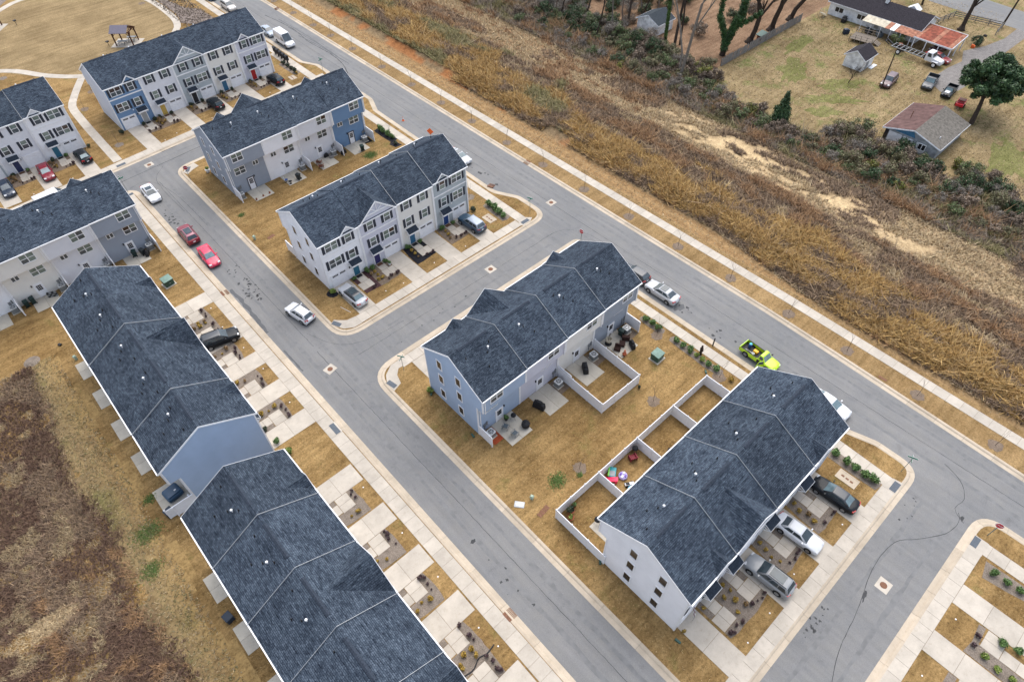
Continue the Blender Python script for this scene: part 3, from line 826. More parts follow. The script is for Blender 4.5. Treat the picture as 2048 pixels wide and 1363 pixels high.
# ---------------------------------------------------------------- town houses
def OS(name, b, mat, parent):
    """each primitive collected in b becomes an object of its own"""
    cuts = b.cuts + [(len(b.v), len(b.f))]
    for (v0, f0), (v1, f1) in zip(cuts, cuts[1:]):
        c = B(); c.add(b.v[v0:v1], [tuple(i - v0 for i in f) for f in b.f[f0:f1]])
        O(name, c.mesh(name, mat), parent)
HE, HR, ZO = 7.72, 10.45, 5.12      # eave, ridge, underside of the rear overhang
def win_mesh(w, h, lights, split, trim=0.09, mat="trim_white"):
    """white window casing with sash bars; origin bottom centre on the wall, facing -y"""
    def mk():
        b = B(); d = -0.055
        b.box(-w / 2 - trim, -w / 2, d, 0.01, -trim, h + trim).box(w / 2, w / 2 + trim, d, 0.01, -trim, h + trim)
        b.box(-w / 2, w / 2, d, 0.01, h, h + trim).box(-w / 2, w / 2, d - .02, 0.01, -trim, 0)
        lw = w / lights
        for i in range(1, lights): b.box(-w / 2 + i * lw - .05, -w / 2 + i * lw + .05, d, 0.01, 0, h)
        if split:
            for i in range(lights):
                x0 = -w / 2 + i * lw + (.05 if i else 0); x1 = -w / 2 + (i + 1) * lw - (.05 if i < lights - 1 else 0)
                b.box(x0, x1, d + .012, 0.01, h / 2 - .035, h / 2 + .035)
        return b.mesh("window", mat)
    return cached(("win", w, h, lights, split, trim, mat), mk)
def pane_mesh(w, h, mat):
    return cached(("pane", round(w, 3), round(h, 3), mat), lambda: B().box(-w / 2, w / 2, -0.022, 0.005, 0, h).mesh("pane", mat))
def shutter_mesh(h):
    def mk():
        b = B().box(-.19, .19, -.04, 0, 0, h)
        b.box(-.15, .15, -.052, -.04, .06, h / 2 - .04).box(-.15, .15, -.052, -.04, h / 2 + .04, h - .06)
        return b.mesh("shutter", "shutter_dark")
    return cached(("shut", h), mk)
PR = random.Random(5)
def window(root, x, z, w, h, lights, split, plane, face, shut=False, dark=None, trim=0.09, panes=True):
    """face: 0 front(-y), 180 rear(+y), -90 left side(-x), 90 right side(+x); plane = wall coordinate"""
    loc = {0: (x, plane, z), 180: (x, plane, z), -90: (plane, x, z), 90: (plane, x, z)}[face]
    o = O("window", win_mesh(w, h, lights, split, trim), root, loc, RD(face))
    lw = w / lights
    for i in range(lights):
        cx = -w / 2 + (i + .5) * lw; pw = lw - (.1 if lights > 1 else 0) * (0.5 if lights == 2 else 1) - 0.004
        if lights == 2: cx += (-.025 if i == 0 else .025)
        if dark: O("pane", pane_mesh(pw, h, dark), o, (cx, 0, 0))
        else:
            up = PR.choice(["pane_green"] * 4 + ["pane_grey", "pane_brown"])
            O("pane", pane_mesh(pw, h / 2 - .04, up), o, (cx, 0, h / 2 + .04))
            O("pane", pane_mesh(pw, h / 2 - .04, PR.choice(["pane_grey"] * 3 + ["pane_green"])), o, (cx, 0.001, 0))
    if shut:
        for sx in (-1, 1): O("shutter", shutter_mesh(h + .12), o, (sx * (w / 2 + trim + .21), 0.0, -.06))
    return o

def garage_mesh():
    b = B(); w, h = 2.36, 2.08
    for i in range(4):
        z0 = i * h / 4
        b.box(-w / 2, w / 2, -.03, .0, z0 + .008, z0 + h / 4 - .008)
        if i < 3:
            for j in range(4):
                x = -w / 2 + (j + .5) * w / 4
                b.box(x - .24, x + .24, -.042, -.03, z0 + .09, z0 + h / 4 - .09)
    return b.mesh("garage_door", "garage_white")
def garage_trim():
    b = B(); w, h = 2.36, 2.08
    b.box(-w / 2 - .12, -w / 2, -.06, 0.0, 0, h + .12).box(w / 2, w / 2 + .12, -.06, 0.0, 0, h + .12).box(-w / 2, w / 2, -.06, 0, h, h + .12)
    return b.mesh("garage_frame", "trim_white")
def garage_panes():
    b = B()
    g = 0.0
    for j in range(4): b.box(g - .42 + j * .215, g - .42 + j * .215 + .175, -.045, -.03, 1.66, 1.92)
    return b.mesh("garage_window", "pane_dark")
def door_mesh(mat, lite=False):
    def mk():
        b = B().box(-.44, .44, -.05, 0, 0.02, 2.0)
        if not lite:
            for z0, z1 in ((.16, .62), (.74, 1.25), (1.37, 1.86)):
                b.box(-.34, -.05, -.062, -.05, z0, z1).box(.05, .34, -.062, -.05, z0, z1)
        else:
            b.box(-.34, -.05, -.062, -.05, .16, .85).box(.05, .34, -.062, -.05, .16, .85)
        return b.mesh("door", mat)
    return cached(("door", mat, lite), mk)
def door_frame(mat="trim_white"):
    return cached(("dframe", mat), lambda: B().box(-.56, -.44, -.07, 0, 0, 2.12).box(.44, .56, -.07, 0, 0, 2.12).box(-.44, .44, -.07, 0, 2.0, 2.12).mesh("door_frame", mat))
def lite_mesh():
    b = B()
    for i in range(3):
        for j in range(3): b.box(-.30 + i * .21, -.30 + i * .21 + .18, -.066, -.05, 1.0 + j * .29, 1.0 + j * .29 + .25)
    return b.mesh("door_window", "pane_dark")
def canopy_parts(root, x, y, z):
    c = O("door_canopy", cached("canopy", lambda: B().hexa([(-.85, -.78, .06), (.85, -.78, .06), (.85, .0, .52), (-.85, .0, .52), (-.85, -.78, .13), (.85, -.78, .13), (.85, .0, .6), (-.85, .0, .6)]).mesh("door_canopy", "canopy_shingle")), root, (x, y, z))
    def trim():
        b = B().box(-.88, .88, -.82, -.785, -.06, .145)
        for s in (-1, 1):
            b.prism([(-.78, -.10), (0, -.10), (0, -.02), (-.78, -.02)], s * .80 - .04, s * .80 + .04, 'x')
            b.bar((s * .80, -.66, -.1), (s * .80, -.04, -.62), .07, .07)
            b.prism([(-.78, 0.06), (-.78, .12), (-.0, .585), (-.0, .50)], s * .852, s * .88, 'x')
        return b.mesh("canopy_bracket", "trim_white")
    O("canopy_bracket", cached("ctrim", trim), c)

def roof_slab(x0, x1, ye, yr, ze, zr, over, t=0.10):
    """one slope from the eave (with overhang) up to the ridge"""
    s = (zr - ze) / (yr - ye); yo = ye - over if yr > ye else ye + over
    zo = ze - abs(s) * over
    return [(yo, zo), (yr, zr), (yr, zr + t), (yo, zo + t)]

def build_row(R):
    n = len(R.units); w = R.w; D = R.D
    labels = {
     'A': "five-unit townhouse row with a blue end house and a red front door",
     'H': "townhouse row cut by the left edge with teal and navy front doors",
     'B': "four-unit townhouse row seen from behind, slate grey to bright blue, with open patios",
     'G': "townhouse row cut by the left edge seen from behind, slate grey end",
     'C': "four-unit townhouse row in the centre with a blue SUV on its right driveway",
     'D': "townhouse row with light blue end wall and a white fenced yard behind its middle",
     'F': "white-ended townhouse row at lower right with three cars on its driveways",
     'E1': "long dark-roofed townhouse row at left with a blue windowless end wall",
     'E2': "dark-roofed townhouse row cut by the bottom edge, seen from above"}
    T = E("townhouse_row", (R.o[0], R.o[1], 0), R.rot, labels[R.key], "townhouse", "rows of townhouses")
    ov = 0.22
    for i, (ty, mir, col, dz, dcol, desc) in enumerate(R.units):
        x0 = i * w; x1 = x0 + w; he = HE + dz; hr = HR + dz; yr = D / 2
        fy = 0.0
        U = (lambda u, x0=x0, x1=x1, mir=mir: x1 - u if mir else x0 + u)
        # --- walls: one solid prism, upper floor jutting out at the back
        prof = [(fy, 0), (fy, he), (yr, hr), (D, he), (D, ZO), (D - 1.0, ZO), (D - 1.0, 0)]
        e0 = 0.0 if i == 0 else 0.004; e1 = 0.0 if i == n - 1 else 0.004
        O("wall", B().prism(prof, x0 + e0, x1 - e1, 'x').mesh("wall", "siding_" + col), T, label=None)
        # --- roof
        rx0 = x0 - (0.16 if i == 0 else -0.006); rx1 = x1 + (0.16 if i == n - 1 else -0.006)
        rb_ = B()
        pf = roof_slab(0, 0, fy, yr, he, hr, ov); pb = roof_slab(0, 0, D, yr, he, hr, ov)
        rb_.prism(pf, rx0, rx1, 'x').prism(pb, rx0, rx1, 'x')
        roof = O("roof", rb_.mesh("roof", "shingle"), T)
        m_ = (rx0 + rx1) / 2; rl = w * 0.32
        O("ridge_vent", B().prism([(-.19, -.055), (0, .055), (.19, -.055), (.17, -.10), (0, 0.0), (-.17, -.10)], m_ - rl, m_ + rl, 'x').mesh("ridge_vent", "ridge_cap"), roof, (0, yr, hr + .11))
        # --- white edges: eave gutters, rake boards at ends and wherever the roof steps
        s = (hr - he) / (yr - fy); zo = he - s * ov
        g = B().box(rx0, rx1, fy - ov - .11, fy - ov - .005, zo - .06, zo + .085)
        O("gutter", g.mesh("gutter", "trim_white"), T)
        g = B().box(rx0, rx1, D + ov + .005, D + ov + .11, zo - .06, zo + .085)
        O("gutter", g.mesh("gutter", "trim_white"), T)
        g = B().box(rx0, rx1, fy - ov, fy - .004, zo - .075, zo - .008).box(rx0, rx1, D + .004, D + ov, zo - .075, zo - .008)
        OS("soffit", g, "trim_white", T)
        def rake(xa, xb, dn=.22, mt="trim_white"):
            for (ye, sg) in ((fy - ov, 1), (D + ov, -1)):
                b = B().prism([(ye, zo - dn + .10), (yr, hr - dn + .10), (yr, hr + .106), (ye, zo + .106)], xa, xb, 'x')
                O("rake_board" if mt == "trim_white" else "step_flashing", b.mesh("rake_board", mt), T)
        ln = R.units[i - 1][3] if i > 0 else None; rn = R.units[i + 1][3] if i < n - 1 else None
        if ln is None: rake(rx0 - .03, rx0 - .002)
        elif dz > ln + .085: rake(rx0 - .024, rx0 - .002, .1 + dz - ln, "metal_light")
        if rn is None: rake(rx1 + .002, rx1 + .03)
        elif dz > rn + .085: rake(rx1 + .002, rx1 + .024, .1 + dz - rn, "metal_light")
        # --- vents through the back slope
        vr = random.Random(hash(R.key) % 97 + i * 7 if False else (ord(R.key[0]) * 31 + len(R.key) * 17 + i * 7))
        def on_roof(u, v):
            return (u, v, (he + (v - fy) * s if v < yr else he + (D - v) * s) + .1)
        vm = cached("vent_big", lambda: B().lathe([(.045, -.1), (.045, .26), (.10, .28), (.125, .33), (.09, .40), (0, .42)], 10).mesh("roof_vent", "trim_white"))
        vp = cached("vent_pipe", lambda: B().lathe([(.11, -.08), (.06, .04), (.05, .32), (.04, .33)], 8).mesh("vent_pipe", "black_plastic"))
        O("roof_vent", vm, roof, on_roof(U(2.2), yr + 1.45))
        O("vent_pipe", vp, roof, on_roof(U(2.55), yr + 1.75))
        O("vent_pipe", vp, roof, on_roof(U(3.3), yr + vr.uniform(2.2, 3.0)))
        if vr.random() < .6: O("vent_pipe", vp, roof, on_roof(U(1.7), yr + 1.0))
        if vr.random() < .5: O("vent_pipe", vp, roof, on_roof(U(4.9), yr + 1.1))
        # --- trim boards
        tb = B()
        if ty != 'P': tb.box(x0 + .12, x1 - .12, fy - .035, fy - .002, 5.42, 5.62)
        tb.box(x0 + .005, x0 + .12, fy - .045, fy - .002, 0, he - .1).box(x1 - .12, x1 - .005, fy - .045, fy - .002, 0, he - .1)
        OS("trim_board", tb, "trim_white", T)
        tb = B()
        tb.box(x0 + .005, x0 + .11, D + .002, D + .04, ZO, he - .1).box(x1 - .11, x1 - .005, D + .002, D + .04, ZO, he - .1)
        tb.box(x0 + .005, x0 + .11, D - 1.0 + .002, D - 1.0 + .04, 0, ZO - .002).box(x1 - .11, x1 - .005, D - 1.0 + .002, D - 1.0 + .04, 0, ZO - .002)
        OS("trim_board", tb, "trim_white", T)
        # downspouts: front corner, and the stepped one at the back
        ds = B().box(x1 - .22, x1 - .14, fy - .13, fy - .05, .05, zo - .06)
        O("downspout", ds.mesh("downspout", "trim_white"), T)
        xs = x1 - .3 if not mir else x0 + .22
        ds = B().box(xs, xs + .08, D + .05, D + .13, ZO - .05, zo - .06).box(xs, xs + .08, D - .86, D + .13, ZO - .13, ZO - .05).box(xs, xs + .08, D - .94, D - .86, .05, ZO - .05)
        O("downspout", ds.mesh("downspout", "trim_white"), T)
        # end walls
        for (cond, px, face) in ((i == 0, x0, -90), (i == n - 1, x1, 90)):
            if not cond: continue
            eb = B()
            for yy in (fy + .005, D - 1.0 - .11):
                eb.box(px - .045 if face < 0 else px + .002, px - .024 if face < 0 else px + .035, yy, yy + .105, 0, he - .05 if yy < 1 else ZO)
            eb.box(px - .045 if face < 0 else px + .002, px - .024 if face < 0 else px + .035, D - .11, D - .005, ZO, he - .05)
            OS("trim_board", eb, "trim_white", T)
            if R.key == 'A' and i == 0: O("side_wall", B().prism(prof, px - .022, px - .002, 'x').mesh("side_wall", "siding_steel"), T)
            if R.key in ('E1', 'E2', 'A', 'H', 'G') : continue
            for yy in (2.65, 5.85):
                for zz in (.95, 3.62, 6.15): window(T, yy, zz, .72, 1.3, 1, False, px, face, dark="pane_dark", trim=.11)
        # --- gables
        if ty in 'SG':
            gw, gh = (2.25, 1.02) if ty == 'S' else (5.6, 2.35)
            gc = U(1.72) if ty == 'S' else (x0 + x1) / 2
            pj = .05 if ty == 'S' else .12
            gz = he - .12
            gback = fy + (gh + .05) / s + .35
            tri = B().prism([(gc - gw / 2, gz), (gc, gz + gh), (gc + gw / 2, gz)], fy - pj, fy + 1.0, 'y')
            O("gable_wall", tri.mesh("gable_wall", "siding_" + (col if ty == 'G' else col)), T)
            k = gh / (gw / 2); o2 = .2
            gr = B()
            for sg in (-1, 1):
                xe = gc + sg * (gw / 2 + o2); ze = gz - k * o2
                # roof slope running back into the main roof, clipped where it meets it
                def back(z): return fy + max(0.02, (z - he) / s) + .12
                zt = gz + gh + .09; zb = ze + .09
                a = [(xe, fy - ov - .02, zb), (gc, fy - ov - .02, zt), (gc, back(zt) + .18, zt), (xe, back(zb) + .0, zb)]
                lo = [(p[0], p[1], p[2] - .10) for p in a]
                gr.hexa([lo[0], lo[1], lo[2], lo[3], a[0], a[1], a[2], a[3]])
            O("gable_roof", gr.mesh("gable_roof", "shingle_cross"), roof)
            tr = B()
            for sg in (-1, 1):
                xe = gc + sg * (gw / 2 + o2); ze = gz - k * o2
                tr.prism([(xe, ze - .12), (gc, gz + gh - .10), (gc, gz + gh + .11), (xe, ze + .11)], fy - ov - .07, fy - ov - .022, 'y')
            O("gable_trim", tr.mesh("gable_trim", "trim_white"), T)
            if ty == 'G':
                tt = B(); yy = fy - ov + .02; zc = gz + gh * .36; hw = gw / 2 * .62
                tt.bar((gc - hw, yy, zc), (gc + hw, yy, zc), .09, .16)
                tt.bar((gc, yy, zc), (gc, yy, gz + gh - .05), .07, .12)
                tt.bar((gc, yy + .0, zc + .02), (gc - hw * .52, yy, zc + .72), .06, .11).bar((gc, yy, zc + .02), (gc + hw * .52, yy, zc + .72), .06, .11)
                O("gable_truss", tt.mesh("gable_truss", "trim_white"), T)
        # --- front openings
        zz3, zz2 = 6.08 + dz, 3.28 + dz * .6
        if ty == 'P':
            for zz in (zz3, zz2):
                for u in (1.55, 4.35): window(T, U(u), zz, .86, 1.32, 1, True, fy - .002, 0, True)
        elif ty == 'S':
            for zz in (zz3, zz2):
                window(T, U(1.72), zz, .86, 1.32, 1, True, fy - .002, 0, True)
                window(T, U(4.28), zz, 1.72, 1.32, 2, True, fy - .002, 0, True)
        else:
            for u in (1.72, 4.45): window(T, U(u), zz3, .86, 1.28, 1, True, fy - .002, 0, True)
            window(T, U(1.72), zz2, .86, 1.32, 1, True, fy - .002, 0, True)
            window(T, U(4.30), zz2, 1.72, 1.32, 2, True, fy - .002, 0, True)
        gx = U(4.28)
        gd = O("garage_door", cached("gar", garage_mesh), T, (gx, fy - .003, 0.02))
        O("garage_frame", cached("garf", garage_trim), gd)
        if not (R.key == 'H' and i == 3):
            for gq in (-.57, .57): O("garage_window", cached("garp", garage_panes), gd, (gq, 0, 0))
        dr = O("door", door_mesh("door_" + dcol), T, (U(1.72), fy - .003, 0.05), label=None)
        O("door_frame", door_frame(), dr)
        O("door_handle", cached("dh", lambda: B().tube((.34, -.05, 1.0), (.34, -.11, 1.0), .03).mesh("door_handle", "metal_grey")), dr)
        canopy_parts(T, U(1.72), fy - .003, 2.32)
        O("wall_lamp", cached("wl", lambda: B().box(-.06, .06, -.14, 0, -.14, .14).mesh("wall_lamp", "black_plastic")), T, (U(2.62), fy - .003, 1.95))
        O("vent_cap", cached("vcap", lambda: B().lathe([(.09, 0), (.09, .09), (0, .11)], 8).mesh("vent_cap", "trim_white")), T, (U(3.0), fy - .0, 2.9 + dz), rot=(RD(90), 0, 0))
        # --- back openings
        yb = D - 1.0 + .002
        if True:
            window(T, U(1.85) if False else U(4.2), 6.12 + dz, 1.62, 1.22, 2, True, D + .002, 180)
            window(T, U(4.2), 3.32 + dz * .6, 1.62, 1.12, 2, True, yb, 180)
            window(T, U(1.8) if False else U(1.55), 3.78 + dz * .6, .82, .62, 2, False, yb, 180, dark="pane_grey", trim=.07)
            dark = R.key == 'B' and i in (0, 3)
            bd = O("back_door", door_mesh("garage_white", True) if not dark else door_mesh("garage_white", True), T, (U(3.15), yb, .05), RD(180))
            O("door_frame", door_frame("frame_dark" if dark else "trim_white"), bd)
            O("door_window", cached("lite", lite_mesh), bd)
            mb = cached("meter", lambda: B().box(-.16, .16, -.14, 0, 0, .42).box(-.05, .05, -.08, 0, -.6, 0).lathe([(.09, .1), (.09, .12)], 8).box(.24, .42, -.12, 0, .05, .6).mesh("meter_box", "metal_grey"))
            O("meter_box", mb, T, (U(5.35), yb, .95), RD(180))
            O("wall_lamp", cached("wl", None), T, (U(2.45), yb, 2.1), RD(180))
            # white vinyl privacy screen standing out from the wall between the patios
            sx = x0 if mir else x1
            has = {'B': True, 'C': i == 0, 'G': True, 'D': i in (0, 2, 3), 'E1': i == 0, 'H': False, 'A': False, 'F': False, 'E2': False}[R.key]
            if has:
                end = (i == 0 and mir) or (i == n - 1 and not mir)
                sb = B().prism([(yb + .01, .06), (yb + 2.1, .06), (yb + 2.1, 1.75), (yb + .01, 1.85)], sx - .03 + (.05 if end and mir else 0), sx + .03 - (.05 if end and not mir else 0), 'x')
                sb.box(sx - .06, sx + .06, yb + 2.1, yb + 2.22, 0, 1.85).box(sx - .05, sx + .05, yb + .02, yb + 2.1, 1.84, 1.90)
                O("privacy_screen", sb.mesh("privacy_screen", "vinyl_white"), T)
    return T
for R in ROWS: R.root = build_row(R)
# ---------------------------------------------------------------- foliage helpers
def col_mesh(name, V, F, C, mat, smooth=False):
    """mesh from numpy arrays: V (n,3), F (m,3|4), C (n,3) colours per vertex"""
    me = bpy.data.meshes.new(name)
    k = F.shape[1]
    me.vertices.add(len(V)); me.vertices.foreach_set("co", np.ascontiguousarray(V, dtype=np.float32).ravel())
    me.loops.add(F.size); me.loops.foreach_set("vertex_index", np.ascontiguousarray(F, dtype=np.int32).ravel())
    me.polygons.add(len(F)); me.polygons.foreach_set("loop_start", np.arange(0, F.size, k, dtype=np.int32))
    try: me.polygons.foreach_set("loop_total", np.full(len(F), k, dtype=np.int32))
    except Exception: pass
    a = me.color_attributes.new("Col", 'FLOAT_COLOR', 'POINT')
    c4 = np.ones((len(V), 4), np.float32); c4[:, :3] = C
    a.data.foreach_set("color", c4.ravel())
    me.materials.append(MT[mat])
    me.update(calc_edges=True); me.validate()
    return me

def pick_cols(r, n, cols, jit=0.18):
    cols = np.array(cols); i = r.integers(0, len(cols), n)
    return np.clip(cols[i] * (1 + r.normal(0, jit, (n, 1))), 0.004, 1)

def leaf_cards(r, P, N, size, C, aspect=1.7):
    """quads at P; N roughly the outward direction"""
    n = len(P)
    N = N + r.normal(0, 0.55, (n, 3)); N /= np.linalg.norm(N, axis=1, keepdims=True) + 1e-9
    A = np.cross(N, r.normal(0, 1, (n, 3))); A /= np.linalg.norm(A, axis=1, keepdims=True) + 1e-9
    Bv = np.cross(N, A)
    s = size * r.uniform(0.6, 1.4, (n, 1))
    A *= s * aspect / 2; Bv *= s / 2
    V = np.stack([P - A, P - Bv * .9, P + A, P + Bv * .9], 1).reshape(-1, 3)
    F = np.arange(4 * n).reshape(n, 4)
    return V, F, np.repeat(C, 4, 0)

def clumps_points(r, centers, radii, n, shell=0.55):
    """random points in a set of ellipsoids, weighted to the outside"""
    centers = np.array(centers, float); radii = np.array(radii, float)
    if radii.ndim == 1: radii = np.repeat(radii[:, None], 3, 1)
    wgt = radii.prod(1) ** (2 / 3); i = r.choice(len(centers), n, p=wgt / wgt.sum())
    d = r.normal(0, 1, (n, 3)); d /= np.linalg.norm(d, axis=1, keepdims=True)
    rad = shell + (1 - shell) * r.random((n, 1)) ** 0.7
    rad *= 1 + r.normal(0, .09, (n, 1))
    return centers[i] + d * rad * radii[i], d, i

def bush_mesh(seed, rx, rz, n, size, cols, twigs=True, mat="leafy", lumps=5, shell=.4):
    r = np.random.default_rng(seed)
    cs = []; rs = []
    for k in range(lumps):
        a = r.uniform(0, 6.28); q = rx * .48 * r.random() ** .5
        cs.append((q * math.cos(a), q * math.sin(a), rz * r.uniform(.75, 1.15))); rs.append((rx * r.uniform(.45, .7), rx * r.uniform(.45, .7), rz * r.uniform(.55, .85)))
    P, N, _ = clumps_points(r, cs, rs, n, shell)
    P[:, 2] = np.abs(P[:, 2]) + .02
    C = pick_cols(r, n, cols)
    V, F, C = leaf_cards(r, P, N, size, C)
    return col_mesh("foliage", V, F, C, mat)
GREENS = [(0.05, 0.10, 0.025), (0.07, 0.135, 0.035), (0.095, 0.17, 0.045), (0.14, 0.22, 0.065)]
LIMES = [(0.10, 0.16, 0.025), (0.16, 0.22, 0.04), (0.22, 0.26, 0.06)]
GOLDS = [(0.28, 0.17, 0.03), (0.38, 0.24, 0.035), (0.20, 0.13, 0.035), (0.45, 0.31, 0.06)]
BROWNS = [(0.16, 0.095, 0.05), (0.22, 0.14, 0.075), (0.30, 0.20, 0.11)]
PURPLES = [(0.045, 0.025, 0.03), (0.075, 0.04, 0.045), (0.11, 0.07, 0.065)]
SHR = {}
for k in range(3):
    SHR['green', k] = bush_mesh(10 + k, .47, .40, 520, .11, GREENS, shell=.2)
    SHR['lime', k] = bush_mesh(20 + k, .34, .30, 300, .10, LIMES)
    SHR['gold', k] = bush_mesh(30 + k, .27, .24, 240, .085, GOLDS)
    SHR['rust', k] = bush_mesh(40 + k, .30, .26, 260, .085, BROWNS + GOLDS[:1])
    SHR['purple', k] = bush_mesh(50 + k, .25, .26, 220, .075, PURPLES, shell=.15)
    SHR['dark', k] = bush_mesh(60 + k, .44, .38, 420, .11, [(0.02, 0.035, 0.02), (0.035, 0.05, 0.025), (0.05, 0.06, 0.03)])
STEM = B().tube((0, 0, -.02), (0, 0, .28), .03, .015, 5).tube((0, 0, .1), (.1, .05, .35), .015, .006, 4).tube((0, 0, .12), (-.09, -.05, .36), .015, .006, 4).mesh("stem", "bark_twig")
SR = random.Random(11)
WORDS = dict(green="glossy green shrub", lime="small lime green shrub", gold="small golden shrub", rust="small rust brown shrub", purple="small bare purple shrub", dark="dark evergreen shrub")
def shrub(kind, x, y, where, group, s=1.0, z=0.02):
    if not seen(x, y, .3, .03): return
    t = E("shrub", (x, y, z), SR.uniform(0, 6.28), WORDS[kind] + " " + where, "shrub", group, (s, s, s * SR.uniform(.9, 1.15)))
    O("foliage", SHR[kind, SR.randrange(3)], t)
    O("stem", STEM, t)

BEDZ = [0]
def bed(pts, mat, name="planting_bed"):
    """mulch bed, mounded a little, with an uneven edge"""
    cx = sum(p[0] for p in pts) / len(pts); cy = sum(p[1] for p in pts) / len(pts)
    if not seen(cx, cy, 0, .08): return
    BEDZ[0] = (BEDZ[0] + 1) % 5
    poly_sheet(name, pts, 0.016 + .002 * BEDZ[0], mat, thick=0.03)
def rect(R, u0, u1, v0, v1):
    return [R.W(u0, v0), R.W(u1, v0), R.W(u1, v1), R.W(u0, v1)]
def local_slabs(R, name, u0, u1, v0, v1, nu, nv, mat="concrete", z=0.030):
    """a slab field in the row's frame"""
    cx, cy = R.W((u0 + u1) / 2, (v0 + v1) / 2)
    if not seen(cx, cy, 0, .15): return
    base = poly_sheet(name, rect(R, u0, u1, v0, v1), 0.009, "joint")
    du = (u1 - u0) / nu; dv = (v1 - v0) / nv
    me = slab_mesh(abs(du), abs(dv), mat)
    for a in range(nu):
        for b in range(nv):
            x, y = R.W(u0 + (a + .5) * du, v0 + (b + .5) * dv)
            O("slab", me, base, (x, y, z), R.rot)
LIGHT = B().lathe([(.075, 0), (.075, .03), (.04, .045), (0, .045)], 8).mesh("cleanout_cap", "sign_white")
def cap(x, y, where):
    if seen(x, y): O("cleanout_cap", LIGHT, None, (x, y, 0.0), 0, "small white round pipe cap in the lawn " + where, "pipe cap", "white pipe caps in the front lawns")

BEDM = {'A': 'mulch_brown', 'H': 'mulch_brown', 'C': 'mulch_brown', 'F': 'mulch_grey', 'E1': 'mulch_grey', 'E2': 'mulch_grey'}
YR = random.Random(3)
for R in ROWS:
    if R.key in ('B', 'G'): continue
    for i, (ty, mir, col, dz, dcol, desc) in enumerate(R.units):
        x0 = i * R.w; x1 = x0 + R.w
        U = (lambda u: x1 - u) if mir else (lambda u: x0 + u)
        fd = R.fd
        if R.key == 'A': fd = 8.45 - i * .2
        endshift = .25 if (R.key in 'CF' and i == 0) else 0
        d0, d1 = sorted((U(2.9 + endshift), U(5.42 + endshift)))
        local_slabs(R, "driveway", d0, d1, 0.0, -fd, 1, 2 if R.key[0] in 'EF' else 3 if fd > 7 else 2)
        if R.key == 'D': continue
        p0, p1 = sorted((U(1.12), U(2.28)))
        local_slabs(R, "front_walk", p0, p1, -.02, -1.72, 1, 2)
        p0, p1 = sorted((U(1.0), U(2.88)))
        local_slabs(R, "front_walk", p0, p1, -1.74, -3.2, 2, 1)
        mm = BEDM[R.key]
        if R.key == 'C': mm = ('mulch_maroon', 'mulch_brown', 'mulch_black', 'mulch_brown')[i]
        j = lambda: YR.uniform(-.07, .07)
        q = lambda u, v: R.W(U(u), v)
        bed([q(.1, -.03), q(1.1, -.03), q(.98, -3.22), q(2.88, -3.22), q(2.88, -3.9 + j()), q(1.9, -4.0 + j()), q(1.0, -4.05 + j()), q(.5, -4.1 + j()), q(-.55, -4.0 + j()), q(-.5, -2.0), q(-.2, -.03)] if (i > 0 and not mir) or (i < len(R.units) - 1 and mir) else
            [q(.1, -.03), q(1.1, -.03), q(.98, -3.22), q(2.88, -3.22), q(2.88, -3.9 + j()), q(1.9, -4.0 + j()), q(1.0, -4.05 + j()), q(.2, -4.05), q(.05, -2.0)], mm)
        bed([q(2.3, -.03), q(2.88, -.03), q(2.88, -1.68), q(2.3, -1.68)], mm)
        if R.key in 'AHC' and seen(*R.W(U(1.7), -.42)): O("doormat", cached(("mat", i % 2), lambda: B().box(-.42, .42, -.28, .28, 0, .02).mesh("doormat", "mat_brown" if i % 2 else "mat_black")), None, (*R.W(U(1.7), -.42), .034), R.rot,
          "doormat at the %s house in the %s" % (desc, R.desc), "doormat")
        where = "in the bed of the %s house, %s" % (desc, R.desc)
        g = "shrubs in the front beds"
        pal = {'A': ('dark', 'gold', 'rust'), 'H': ('dark', 'gold', 'rust'), 'C': ('green', 'gold', 'rust'), 'F': ('gold', 'gold', 'rust'), 'E1': ('gold', 'gold', 'rust'), 'E2': ('gold', 'gold', 'gold')}[R.key]
        shrub(pal[0], *q(.45, -.55), where, g, .95)
        for v in (-1.35, -2.15, -2.95):
            if YR.random() < .88: shrub(pal[1] if YR.random() < .7 else pal[2], *q(.3 + YR.uniform(-.25, .35), v), where, g, YR.uniform(.55, 1.3))
        if R.key in 'AH':
            for v in (-.9, -1.6, -2.4): shrub('rust', *q(.15 + YR.uniform(-.3, .1), v), where, g, YR.uniform(.9, 1.2))
        for u in (.9, 1.6, 2.25, 2.65):
            if YR.random() < .85: shrub('purple', *q(u + YR.uniform(-.1, .1), -3.6 + YR.uniform(-.22, .2)), where, g, YR.uniform(.5, 1.35))
        shrub('green' if R.key in 'CH' else 'gold' if R.key == 'F' else 'dark', *q(2.58, -.6), where, g, .8 if R.key != 'F' else .9)
        for nn in range(1):
            cap(*q(YR.uniform(.2, 2.3), -fd + YR.uniform(.5, 1.2)), "before the %s house, %s" % (desc, R.desc))

